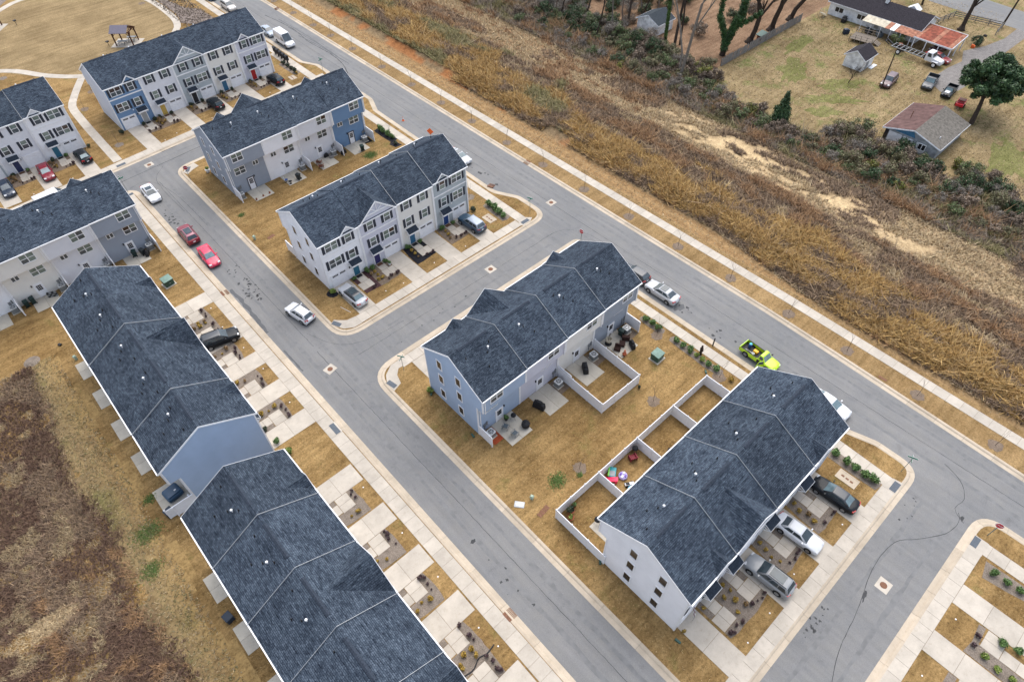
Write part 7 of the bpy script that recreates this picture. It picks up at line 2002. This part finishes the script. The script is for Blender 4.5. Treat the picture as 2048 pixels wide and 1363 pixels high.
O("door", B().box(1.2, 2.1, -.05, -.003, .1, 1.95).mesh("door", "old_grey_wall"), S1); O("plank_ramp", B().box(2.4, 4.6, -.9, -.2, 0, .12).mesh("plank_ramp", "old_white"), S1)
for k in range(6): O("siding_board", B().box(-.03, -.003, .1, 3.7, .25 + k * .34, .25 + k * .34 + .30).mesh("siding_board", "shed_white"), S1)
S2 = gable_house("garden_shed", 89.6, 94.6, 17.2, 22.6, 2.2, 3.4, 'x', "shed_white", "far_shingle_grey", "white shed with a slate grey roof among the trees", "shed", .3)
O("door", B().box(2.6, 3.4, -.05, -.003, .1, 1.9).mesh("door", "pane_dark"), S2)
t = E("dog_house", (104.2, 1.7, 0), .1, "small red shelter with a green roof behind the picket fence", "dog house")
O("wall", B().prism([(-.6, 0), (.6, 0), (.6, .9), (-.6, .75)], -1.1, 1.1, 'x').mesh("wall", "rustwood"), t); O("roof", B().prism([(-.85, .78), (.85, 1.0), (.85, 1.08), (-.85, .86)], -1.35, 1.35, 'x').mesh("roof", "transformer_green"), t)
# the old low house below the magnolia: red-brown slope north, grey slope south
H2 = gable_house("old_cottage", 87.2, 97.2, -41.6, -32.9, 2.3, 3.55, 'x', "old_grey_wall", "old_roof_red", "run-down cottage with a half red-brown, half grey roof", "house", .45, "old_roof_grey")
O("blue_panel", B().prism([(3.9, 2.25), (8.4, 2.25), (4.5, 3.3)], -.04, -.004, 'x').mesh("blue_panel", "old_blue"), H2)
O("gable_panel", B().prism([(.3, 2.0), (3.8, 2.0), (4.0, 3.15)], -.04, -.004, 'x').mesh("gable_panel", "old_grey_wall"), H2)
for k, (y0, y1, m) in enumerate(((5.9, 8.0, "old_white"), (4.0, 5.6, "old_white"), (1.8, 3.4, "old_white"))): O("wall_panel", B().box(-.05, -.004, y0, y1, .3, 1.9).mesh("wall_panel", m), H2)
far_win(H2, (-.052, 4.7, .9), -90, .9, .8); far_win(H2, (-.052, 2.4, .9), -90, 1.1, .9)
O("porch_opening", B().box(-.05, -.004, 8.1, 8.68, .1, 2.0).mesh("porch_opening", "pane_dark"), H2); O("stove_pipe", B().tube((4.2, 7.0, 2.8), (4.2, 7.0, 4.1), .06, .06, 8).mesh("stove_pipe", "iron_rust"), H2)
O("vent_pipe", B().tube((2.0, 1.0, 2.4), (2.0, 1.0, 3.0), .07, .07, 8).mesh("vent_pipe", "old_white"), H2)

# ---------------------------------------------------------------- vehicles and junk in the far yard
car('suv', 105.2, -24.9, 186, 'plum', "dark burgundy SUV parked beside the short leaning pole", "SUV", 0.0, group="vehicles in the far yard", glass="car_glass_grey")
pickup(110.2, -30.3, 190, 'darkgrey', "dark grey pickup parked on the far lawn by the gravel", 0.0, sc=(1.1, 1.08, 1.08), group="vehicles in the far yard")
pickup(109.6, -34.1, 186, 'black', "stripped black truck with its engine open next to the grey pickup", 0.0, sc=(.95, .95, .92), group="vehicles in the far yard")
O("engine_block", bevel_mesh(B().box(-.5, .5, -.4, .4, .0, .4).box(-.9, -.5, -.05, .05, .1, .2).mesh("engine_block", "metal_light"), .05), None, (107.7, -34.3, .84), .1, "pale engine parts exposed on the stripped black truck", "engine")
car('suv', 118.0, -34.5, 182, 'white', "white SUV half hidden by the big dark green tree", "SUV", 0.0, group="vehicles in the far yard", glass="car_glass_grey")
car('sedan', 120.6, -27.0, -95, 'rustred', "red car standing behind the white tow truck", "car", 0.0, group="vehicles in the far yard", glass="car_glass_grey")
t = E("utility_trailer", (106.9, -37.3, 0), RD(8), "small bright red utility trailer beside the old cottage", "trailer")
O("floor", B().box(-1.2, 1.2, -.6, .6, .42, .48).mesh("floor", "paint_toyred"), t)
for (a, b_, c_, d_) in ((-1.2, 1.2, -.64, -.6), (-1.2, 1.2, .6, .64), (-1.24, -1.2, -.64, .64), (1.2, 1.24, -.64, .64)): O("side", B().box(a, b_, c_, d_, .42, .85).mesh("side", "paint_toyred"), t)
for s in (-1, 1): O("wheel", B().lathe([(.3, -.08), (.3, .08)], 14).xf(Matrix.Rotation(RD(90), 4, 'X')).mesh("wheel", "tyre"), t, (0, s * .74, .3))
O("tarp", bevel_mesh(B().box(.1, 1.15, -.56, .56, .85, 1.0).mesh("tarp", "old_roof_red"), .05), t); O("drawbar", B().bar((-1.2, 0, .42), (-2.1, 0, .38), .08, .08).mesh("drawbar", "black_plastic"), t)
# rollback truck without its deck
t = E("flatbed_truck", (118.2, -24.2, 0), RD(-93), "white cab tow truck with a bare chassis on the far lawn", "truck", "vehicles in the far yard")
for s in (-1, 1):
    O("chassis_rail", B().box(-5.4, 2.6, s * .42 - .07, s * .42 + .07, .75, 1.0).mesh("chassis_rail", "black_plastic"), t)
for k in range(8): O("cross_member", cached("xmem", lambda: B().box(-.06, .06, -.95, .95, 1.0, 1.12).mesh("cross_member", "metal_grey")), t, (-5.2 + k * .85, 0, 0))
for s in (-1, 1): O("side_rail", B().box(-5.4, 1.2, s * .98 - .05, s * .98 + .05, 1.0, 1.14).mesh("side_rail", "metal_grey"), t)
O("tow_boom", B().bar((-5.4, 0, 1.0), (-7.0, 0, 1.7), .3, .2).bar((-6.0, -.5, 1.0), (-7.1, -.5, 1.5), .12, .12).mesh("tow_boom", "black_plastic"), t)
me_ = B().hexa([(1.5, -1.0, .75), (3.2, -1.0, .75), (3.2, 1.0, .75), (1.5, 1.0, .75), (1.55, -.9, 2.35), (2.6, -.9, 2.35), (2.6, .9, 2.35), (1.55, .9, 2.35)]).mesh("cab", "paint_white"); cab = O("cab", bevel_mesh(me_, .12, 3), t)
O("bonnet", bevel_mesh(B().hexa([(3.0, -.85, .6), (4.7, -.75, .6), (4.7, .75, .6), (3.0, .85, .6), (3.0, -.85, 1.5), (4.6, -.65, 1.25), (4.6, .65, 1.25), (3.0, .85, 1.5)]).mesh("bonnet", "paint_white"), .1, 3), t)
lo = [(1.5, -1, .75), (3.2, -1, .75), (3.2, 1, .75), (1.5, 1, .75)]; hi = [(1.55, -.9, 2.35), (2.6, -.9, 2.35), (2.6, .9, 2.35), (1.55, .9, 2.35)]
O("windshield", patch((lo[1], lo[2], hi[2], hi[1]), .08, .92, .52, .92, .015).mesh("windshield", "car_glass"), cab)
for s in (-1, 1):
    q = (lo[0], lo[1], hi[1], hi[0]) if s < 0 else (lo[3], lo[2], hi[2], hi[3])
    O("side_window", patch(q, .25, .8, .52, .9, .015).mesh("side_window", "car_glass"), cab)
    for fx in (-3.6, 3.6):
        w_ = O("wheel", cached("twh", lambda: B().lathe([(.3, -.16), (.48, -.15), (.5, 0), (.48, .15), (.3, .16)], 16).xf(Matrix.Rotation(RD(90), 4, 'X')).mesh("wheel", "tyre")), t, (fx, s * .95, .5), 0 if s > 0 else math.pi)
        O("rim", cached("twr", lambda: B().lathe([(.3, -.165), (.2, -.12), (0, -.14)], 12).xf(Matrix.Rotation(RD(90), 4, 'X')).mesh("rim", "sign_white")), w_)
    O("fender", bevel_mesh(B().box(3.0, 4.2, s * .95 - .22, s * .95 + .22, .98, 1.1).mesh("fender", "paint_white"), .05), t); O("headlight", B().box(4.62, 4.7, s * .5 - .14, s * .5 + .14, .8, .98).mesh("headlight", "lamp_clear"), t)
# odds and ends under the porch and by the carport
junk = random.Random(9)
for k, (x, y, m, lab) in enumerate(((121.8, -12.2, "bin_dark", "dark barbecue under the porch roof"), (122.0, -14.4, "furniture_grey", "grey cabinet under the porch roof"), (119.6, -20.0, "rusty_pale", "rusty scrap pile by the porch end"), (118.4, -9.0, "bin_blue", "dark blue bin by the ranch house wall"), (123.0, -6.0, "black_plastic", "black heap by the ranch house wall"), (130.6, -29.6, "sign_orange", "orange cone-like marker by the carport corner"))):
    O("yard_clutter", bevel_mesh(B().box(-.6, .5, -.45, .4, 0, .8).box(-.2, .7, -.2, .5, .1, 1.05).mesh("yard_clutter", m), .06), None, (x, y, 0), junk.uniform(0, 3), lab, "clutter", None, None, (1, 1, 1) if k < 5 else (.5, .5, .6))
O("rubber_ring", B().lathe([(.22, 0), (.36, .02), (.38, .12), (.36, .22), (.22, .22)], 14).mesh("rubber_ring", "tyre"), None, (137.5, -29.2, 0), 0, "black tyre lying on the brown leaves by the rail fence", "tyre")

# ---------------------------------------------------------------- wooden fences and poles in the far yard
t = E("picket_fence", (88.6, .45, 0), 0, "long weathered grey picket fence separating the leafy ground from the far lawn", "fence")
pr = random.Random(4); pk_ = [B().prism([(-.13, 0), (.13, 0), (.13, h), (.0, h + .12), (-.13, h)], -.012, .012, 'y').mesh("picket", "weathered_wood") for h in (1.55, 1.7, 1.62)]
for k in range(100): O("picket", pr.choice(pk_), t, (k * .285, pr.uniform(-.03, .03), 0), pr.uniform(-.04, .04), rot=(pr.uniform(-.05, .05), pr.uniform(-.05, .05), 0))
for z in (.4, 1.25): O("rail", B().box(-.1, 28.4, .04, .09, z, z + .09).mesh("rail", "weathered_wood"), t)
for k in range(12): O("post", cached("wpost", lambda: B().box(-.06, .06, .09, .2, 0, 1.5).mesh("post", "weathered_wood")), t, (k * 2.57, 0, 0))
def rail_fence(pts, label):
    t = E("rail_fence", (*pts[0], 0), 0, label, "fence"); x0, y0 = pts[0]
    for a, b_ in zip(pts, pts[1:]):
        L = math.hypot(b_[0] - a[0], b_[1] - a[1]); n = max(1, int(L / 1.8))
        for k in range(n + 1):
            x = a[0] + (b_[0] - a[0]) * k / n; y = a[1] + (b_[1] - a[1]) * k / n
            O("post", cached("rfpost", lambda: B().box(-.07, .07, -.07, .07, 0, 1.25).mesh("post", "weathered_wood")), t, (x - x0, y - y0, 0))
        for z in (.35, .72, 1.1): O("rail", B().bar((a[0] - x0, a[1] - y0, z), (b_[0] - x0, b_[1] - y0, z), .05, .15).mesh("rail", "weathered_wood"), t)
rail_fence([(134.6, -19.6), (141.9, -20.9), (142.6, -25.0), (143.6, -30.0), (139.4, -30.4)], "low wooden rail fence beyond the carport")
def pole(x, y, tx, ty, h, r0, label):
    t = E("utility_pole", (x, y, 0), 0, label, "pole")
    O("shaft", B().tube((0, 0, -.1), (tx, ty, h), r0, r0 * .7, 8).mesh("shaft", "bark_dark"), t)
pole(102.6, -24.9, 0.9, 0.5, 6.0, .14, "short leaning dark pole beside the burgundy SUV")
pole(144.2, -29.8, 1.5, -.5, 11, .20, "dark utility pole leaning at the top right corner")
# ---------------------------------------------------------------- trees
def branch_mesh(seed, h, r0, spread, depth=4, mat="bark_dark", first=.35, kids=3, up=.5, n=5, kink=.12, minr=.008):
    """bare trunk with recursively forking limbs"""
    r = random.Random(seed); b = B()
    def grow(p, d, L, rad, lev):
        seg = 3 if lev == 0 else 2
        q = p
        for s in range(seg):
            d2 = (d + Vector((r.gauss(0, kink), r.gauss(0, kink), r.gauss(0, kink * .5)))).normalized()
            e = q + d2 * (L / seg); r1 = rad * (1 - .28 * (s + 1) / seg * (1.1 if lev else .9))
            b.tube(q, e, rad * (1 - .28 * s / seg), r1, n if lev < 2 else 4 if lev < 3 else 3, False)
            if lev < depth and (s > 0 or lev > 0):
                for k in range(kids if s == seg - 1 else max(1, kids - 1)):
                    a = r.uniform(0, 6.28); t = spread * r.uniform(.6, 1.3)
                    o = d2.orthogonal().normalized(); o2 = d2.cross(o)
                    nd = (d2 * math.cos(t) + (o * math.cos(a) + o2 * math.sin(a)) * math.sin(t) + Vector((0, 0, up * .35))).normalized()
                    grow(e, nd, L * r.uniform(.5, .72), max(minr, r1 * r.uniform(.45, .62)), lev + 1)
            q = e; d = d2
    grow(Vector((0, 0, -.1)), Vector((r.gauss(0, .04), r.gauss(0, .04), 1)).normalized(), h * first * 2, r0, 0)
    return b.mesh("branches", mat, fix=False)
SAP = [branch_mesh(200 + k, 2.5, .030, .45, 2, "bark_twig", .36, 2, .8, 4, .03, .006) for k in range(4)]
RINGM = ["mulch_brown", "mulch_grey"]
def sapling(x, y, label, group, s=1.0, ring=.62, mat=None):
    t = E("sapling_tree", (x, y, 0), SR.uniform(0, 6), label, "young tree", group, (s, s, s))
    O("trunk", SAP[SR.randrange(4)], t)
    b = blob(x, y, ring, ring, 22, .16, int(abs(x * 7 + y * 3)))
    poly_sheet("mulch_ring", b, .018, mat or SR.choice(RINGM), thick=.02)
VT = [(40.9 + esh(y) * .8, y) for y in (98.0, 89.0, 80.3, 71.8, 64.9, 56.7, 46.3, 36.6, 27.5, 18.9, 9.7, .9, -8.2, -17.3, -26.5, -35.4, -44.3, -52.6, -61.5, -70.3)]
ORD = ["first", "second", "third", "fourth", "fifth", "sixth", "seventh", "eighth", "ninth", "tenth", "eleventh", "twelfth", "thirteenth", "fourteenth", "fifteenth", "sixteenth", "seventeenth", "eighteenth", "nineteenth", "twentieth"]
for k, (x, y) in enumerate(VT):
    sapling(x, y, "bare sapling in a mulch ring on the far verge, %s from the top" % ORD[k], "saplings along the far verge", 1.05, .78, "mulch_brown")
for x, y, lab in ((17.5, -41.3, "bare sapling on the lawn between the two white fences"), (5.0, -41.5, "pinkish bare sapling beside the green grass patch"), (25.6, -35.2, "bare sapling by the sidewalk behind the green transformer"), (25.9, -44.4, "bare sapling ring at the end of the long white fence"),
                  (26.7, 2.6, "bare sapling beside the sage end house by the main road"), (-7.7, 71.0, "bare dark sapling beside the path between the rear rows"), (-7.5, 54.9, "small sapling ring on the lawn beside the blue end house"), (18.4, 109.2, "bare sapling ring in the park near the top edge"), (-15.3, 94.0, "bare sapling ring at the left edge of the park"), (-4.4, 76.6, "bare sapling hidden behind the blue end house roof"), (-11.6, 71.2, "bare sapling behind the teal-door house roof"), (28.6 - .9, 24.8, "thin sapling in the dark bed beside the bright blue house")):
    sapling(x, y, lab, "lawn saplings", 1.0, .75)

def leafy_tree(name, x, y, label, cat, clumps, n, size, cols, trunk, seed, group=None, trunk_mat="bark_dark", shell=.55, mat="leafy"):
    """clumps: list of (dx,dy,z,rx,ry,rz); trunk: mesh"""
    t = E(name, (x, y, 0), 0, label, cat, group)
    r = np.random.default_rng(seed)
    cs = [c[:3] for c in clumps]; rs = [c[3:] for c in clumps]
    P, N, idx = clumps_points(r, cs, rs, n, shell)
    tone = r.normal(1, .16, len(clumps))[idx][:, None]
    C = np.clip(pick_cols(r, n, cols) * tone, .003, 1)
    V, F, C = leaf_cards(r, P, N, size, C)
    O("crown", col_mesh("crown", V, F, C, mat), t)
    if trunk is not None: O("trunk", trunk, t)
    return t
def cloud(seed, cx, cy, cz, rx, ry, rz, n, rmin, rmax):
    r = random.Random(seed); out = []
    while len(out) < n:
        a, b, c = r.uniform(-1, 1), r.uniform(-1, 1), r.uniform(-1, 1)
        if a * a + b * b + c * c > 1: continue
        k = r.uniform(rmin, rmax); out.append((cx + a * rx, cy + b * ry, cz + c * rz, k, k, k * .8))
    return out
DARKG = [(0.018, 0.045, 0.016), (0.028, 0.062, 0.022), (0.042, 0.085, 0.03), (0.07, 0.115, 0.045)]
tb = B().tube((0, 0, -.1), (1.0, .3, 2.2), .42, .34, 8, False).tube((1.0, .3, 2.2), (2.6, 1.0, 5.2), .34, .22, 8, False)
for a in range(7):
    t_ = a * .9; tb.tube((1.6 + .1 * a, .6, 3.2 + .25 * a), (2.8 + 2.8 * math.cos(t_), 1.0 + 2.8 * math.sin(t_), 6.0 + .4 * a), .16, .04, 6, False)
leafy_tree("magnolia_tree", 102.5, -41.2, "large dark green evergreen tree at the right edge by the cottage", "tree", cloud(1, 4.0, .8, 6.4, 5.6, 4.6, 3.1, 120, .55, 1.2), 28000, .25, DARKG, tb.mesh("trunk", "bark_dark", fix=False), 301, shell=.5)
leafy_tree("cedar_tree", 78.7, -18.6, "upright dark green cedar at the edge of the far lawn", "tree", [(0, 0, 1.2 + k * .62, 1.75 - k * .2 + .1 * math.sin(k * 3), 1.7 - k * .19, .8) for k in range(8)] + cloud(2, 0, 0, 2.6, 1.2, 1.2, 1.8, 10, .5, .8), 9000, .17, DARKG, B().tube((0, 0, -.1), (.1, 0, 5), .16, .04, 6, False).mesh("trunk", "bark_dark", fix=False), 302, shell=.3)
# ivy-covered forked trunk, reaching out of the picture
iv = B().tube((0, 0, -.1), (.1, -.1, 2.6), .62, .45, 9, False).tube((.1, -.1, 2.6), (-.3, 1.9, 6.5), .36, .22, 8, False).tube((.1, -.1, 2.6), (.9, -1.2, 7.0), .40, .24, 8, False).tube((-.3, 1.9, 6.5), (-.4, 2.6, 11), .22, .1, 6, False).tube((.9, -1.2, 7), (1.6, -1.8, 12), .24, .1, 6, False).tube((.9, -1.2, 5.5), (3.0, -4.2, 8.5), .2, .06, 6, False)
icl = [(.05, -.05, 1.2 + k * .5, .85 - .04 * k, .85 - .04 * k, .5) for k in range(4)] + [(.1 - .4 * q, -.1 + 2.0 * q, 2.6 + 4 * q, .75, .75, .7) for q in np.linspace(0, 1, 7)] + [(.1 + .8 * q, -.1 - 1.1 * q, 2.6 + 4.6 * q, .95, .95, .8) for q in np.linspace(0, 1, 8)] + [(-.3, 2.2, 7 + k, .6, .6, .7) for k in range(4)] + [(1.2, -1.5, 7.4 + k, .9, .9, .8) for k in range(4)] + [(.9 + 2 * q, -1.2 - 3 * q, 5.5 + 3 * q, .6, .6, .55) for q in np.linspace(.2, 1, 5)]
leafy_tree("ivy_tree", 92.5, 3.0, "forked tree trunk thickly covered in green ivy", "tree", icl, 15000, .17, [(0.02, 0.06, 0.016), (0.03, 0.08, 0.022), (0.05, 0.11, 0.03), (0.035, 0.07, 0.02)], iv.mesh("trunk", "bark_dark", fix=False), 303, shell=.3)
def bare_tree(x, y, h, r0, label, seed, spread=.55, depth=4, mat="bark_dark", kids=3, first=.30, group="bare winter trees", up=.5, flare=False):
    t = E("bare_tree", (x, y, 0), 0, label, "tree", group)
    O("trunk", branch_mesh(seed, h, r0, spread, depth, mat, first, kids, up, 7), t)
    if flare: O("root_flare", B().lathe([(r0 * 2.3, -.1), (r0 * 1.5, .25), (r0 * 1.05, .9)], 9).mesh("root_flare", mat, smooth=True), t)
bare_tree(101.1, 2.5, 13, .52, "thick bare dark tree behind the picket fence, left of the dog house", 401, flare=True)
bare_tree(108.9, 2.5, 13, .55, "thick bare dark tree behind the picket fence, right of the dog house", 402, flare=True)
bare_tree(115.9, 2.4, 12, .5, "bare dark tree near the far end of the picket fence", 403, flare=True)
bare_tree(136.9, -24.6, 11, .42, "spreading bare tree beyond the carport near the rail fence", 404, .6, flare=True, kids=4)
bare_tree(138.5, -8.0, 8, .22, "small bare tree beyond the ranch house roof", 405, .5)
bare_tree(143.0, -13.5, 8, .24, "bare bushy tree beyond the ranch house by the far road", 406, .45, kids=4)
bare_tree(100.2, -19.7, 2.6, .09, "small bare shrub-like tree in front of the garden shed", 407, .7, 4)
bare_tree(79.2, 3.2, 15, .30, "tall pale grey dead trunk in the brush", 408, .35, 3, "bark_grey", 2, .45)
bare_tree(79.9, 3.9, 14, .20, "second pale grey dead trunk leaning beside the first", 409, .4, 3, "bark_grey", 2, .45)
bare_tree(88.8, 12.0, 15, .30, "dark bare trunk in front of the leafy ground", 410, .35, 3, "bark_dark", 2, .45)
bare_tree(90.0, 11.6, 14, .20, "slim dark leaning trunk beside the dark bare trunk", 411, .4, 3, "bark_dark", 2, .45)
bare_tree(88.9, 24.6, 14, .26, "bare trunk standing left of the slate-roofed shed", 412, .35, 3, "bark_dark", 2, .45)
leafy_tree("ivy_tree", 88.5, 14.2, "slim straight trunk wrapped in lime green ivy", "tree", [(0, .02 * k, .6 + k * .55, .38, .38, .45) for k in range(22)], 5000, .13, [(0.06, 0.12, 0.02), (0.09, 0.15, 0.03), (0.04, 0.09, 0.02)], B().tube((0, 0, -.1), (.1, .4, 13), .26, .16, 7, False).mesh("trunk", "bark_dark", fix=False), 304, shell=.6)
wr = random.Random(77)
WOODM = [branch_mesh(430 + k, 14, .17, .42, 4, ("bark_grey", "bark_dark", "bark_twig")[k % 3], .36, 2, .5, 5) for k in range(6)]
wood = [(79 + wr.uniform(0, 30), 22 + wr.uniform(0, 34)) for _ in range(46)]
wood = sorted([q for q in wood if not (88 < q[0] < 97 and 15 < q[1] < 25)], key=lambda q: q[1])
for k, (x, y) in enumerate(wood):
    if not seen(x, y, 2, .25): continue
    t = E("bare_tree", (x, y, 0), wr.uniform(0, 6.28), "slender bare tree of the woods along the top edge", "tree", "slender trees of the top woods", (1, 1, wr.uniform(.8, 1.1)))
    O("trunk", WOODM[k % 6], t)
# hedge between field and yard: single bushes, each its own mix of leaf colour
HB = random.Random(23)
PALS = {"dark green": DARKG, "mid green": [(0.075, 0.11, 0.04), (0.10, 0.14, 0.05), (0.14, 0.18, 0.07)], "olive": [(0.16, 0.15, 0.075), (0.21, 0.195, 0.10), (0.13, 0.125, 0.06)],
        "yellow-green": [(0.16, 0.17, 0.03), (0.23, 0.22, 0.04), (0.11, 0.13, 0.03)], "brown": [(0.20, 0.15, 0.11), (0.27, 0.205, 0.15), (0.15, 0.115, 0.085)], "grey twiggy": [(0.22, 0.195, 0.165), (0.30, 0.27, 0.23), (0.16, 0.14, 0.12)]}
def hedge_bush(x, y, s, pal, label, n=1500, h=1.0):
    cl = cloud(int(abs(x * 31 + y * 17)), 0, 0, s * .60 * h, s * .72, s * .72, s * .45 * h, 16, s * .20, s * .42)
    st = B()
    for k in range(5):
        a = k * 1.26; st.tube((0, 0, -.1), (s * .5 * math.cos(a), s * .5 * math.sin(a), s * .9 * h), .05, .015, 4, False)
    leafy_tree("hedge_bush", x, y, label, "bush", cl, n, .125 if pal != "grey twiggy" else .085, PALS[pal] + [(0.13, 0.09, 0.06)], st.mesh("stem", "bark_twig", fix=False), int(abs(x * 7 + y * 13)), "bushes of the hedge between field and yard", shell=.25)
spots = []
y = 44.0
while y > -64:
    for q in range(4):
        spots.append((74.6 + q * 2.7 + HB.uniform(-1.0, 1.4) + (2.0 if y < -40 else 0) + (2.0 if q and y > 8 else 0), y + HB.uniform(-1, 1)))
    y -= 2.2
spots += [(86.3, -29.5), (86.2, -34.0), (85.0, -37.0), (83.5, -35.0), (84.5, -41.0), (87.8, -45.2), (88.2, -50.4), (84.8, -52.4), (86, -47.5), (84, -31), (82.6, -27.5), (81.5, -5), (86.5, 2.2), (84.6, 5.5), (87.2, 16.6), (85.4, 13.5), (84.2, 18.5), (96.2, 11.5), (83.5, 24), (85, 29), (82, 33), (79.5, 38), (81, 28), (80, 20), (81.5, 10.5), (83, 1)] + [(HB.uniform(79, 104), HB.uniform(24, 46)) for _ in range(34)] + [(HB.uniform(97, 112), HB.uniform(6, 24)) for _ in range(5)]
names = list(PALS); wts = [2, 4, 5, 1, 5, 5]
cnt = 0
for (x, y) in spots:
    pal = HB.choices(names, wts)[0]
    if (x > 81 and y < -36) or (y > 10 and x > 79): pal = HB.choice(["dark green", "mid green", "dark green", "olive", "brown", "grey twiggy"])
    if abs(x - 87.8) < .3 and abs(y + 45.2) < .3: pal = "yellow-green"
    s = HB.uniform(1.2, 2.0) * (1.3 if x > 80 else 1.0)
    if -26 < y < -3 and x > 79.5: continue
    if x > 85.6 and -42 < y < -32.5: continue
    if not seen(x, y, 1): continue
    cnt += 1
    near = "by the old cottage" if (y < -26 and y > -46 and x > 79) else "below the cottage, lower right" if y <= -46 else "by the upright cedar" if -26 <= y < -8 else "by the grey dead trunks" if -8 <= y < 9 else "by the slate-roofed shed" if 9 <= y < 28 else "under the top woods"
    hedge_bush(x, y, s, pal, "%s %s bush %s of the hedge %s" % ("large" if s > 2.0 else "mid-sized" if s > 1.6 else "low", pal, "on the field side" if x < 77 else "in the middle" if x < 81 else "on the far side", near), int(1250 * s), HB.uniform(.75, 1.15))
hedge_bush(121.4, -18.4, 1.9, "mid green", "round green bush in front of the rusty porch", 2200)
hedge_bush(132.4, -29.5, 1.5, "dark green", "round dark green bush beyond the carport", 1800)
hedge_bush(84.0, -53.8, 1.6, "grey twiggy", "pale grey twiggy bush at the right edge of the hedge", 1600)
# underbrush that reads as one mass between the bushes and beneath the woods
X, Y = scatter(r, 73.5, 88, -62, 60, 7); nn = fbm(X, Y, .3, 61)
k_ = (X < 83 + 4 * nn) & ~((X > 79.5) & (Y < -2) & (Y > -26)); X = X[k_]; Y = Y[k_]; nn = nn[k_]
C = np.where((nn > .52)[:, None], OLIV[r.integers(0, 4, len(X))] * .85, GRYB[r.integers(0, 4, len(X))])
tufts("underbrush", np.stack([X, Y, 0 * X], 1), .9 * (.5 + nn), .30, C, 4, .6, "brown and olive underbrush along the hedge")
# fallen leaves
X, Y = scatter(r, 86, 135, 1, 45, 5)
tufts("leaf_litter", np.stack([X, Y, 0 * X], 1), .05, .22, np.array([(.27, .13, .07), (.33, .18, .10), (.22, .11, .06), (.38, .24, .15)])[r.integers(0, 4, len(X))], 2, 2.0, "fallen orange-brown leaves under the trees")
# tussocks on the far lawn
X, Y = scatter(r, 80, 150, -64, 0, 4); nn = fbm(X, Y, .18, 71)
C = np.where((nn > .58)[:, None], np.array([(.16, .17, .06), (.22, .20, .09)])[r.integers(0, 2, len(X))], PALE[r.integers(0, 4, len(X))] * .8)
ok = ~((X > 108) & (Y < -28) & (Y > -36)) & ~((X > 123.5) & (X < 132)) & ~((X > 87) & (X < 97.5) & (Y < -32.5) & (Y > -42))
tufts("far_tussocks", np.stack([X, Y, 0 * X], 1)[ok], .10, .28, C[ok], 2, 1.2, "tufty mixed grass of the far lawn")
# dead grass over the park's stone planting
X, Y = scatter(r, 20.5, 27, 90, 111, 10)
tufts("stone_grass", np.stack([X, Y, 0 * X + .02], 1), .22, .2, np.array([(.20, .16, .12), (.14, .11, .09), (.27, .22, .17)])[r.integers(0, 3, len(X))], 2, .8, "low grey-brown ground cover in the park planting")
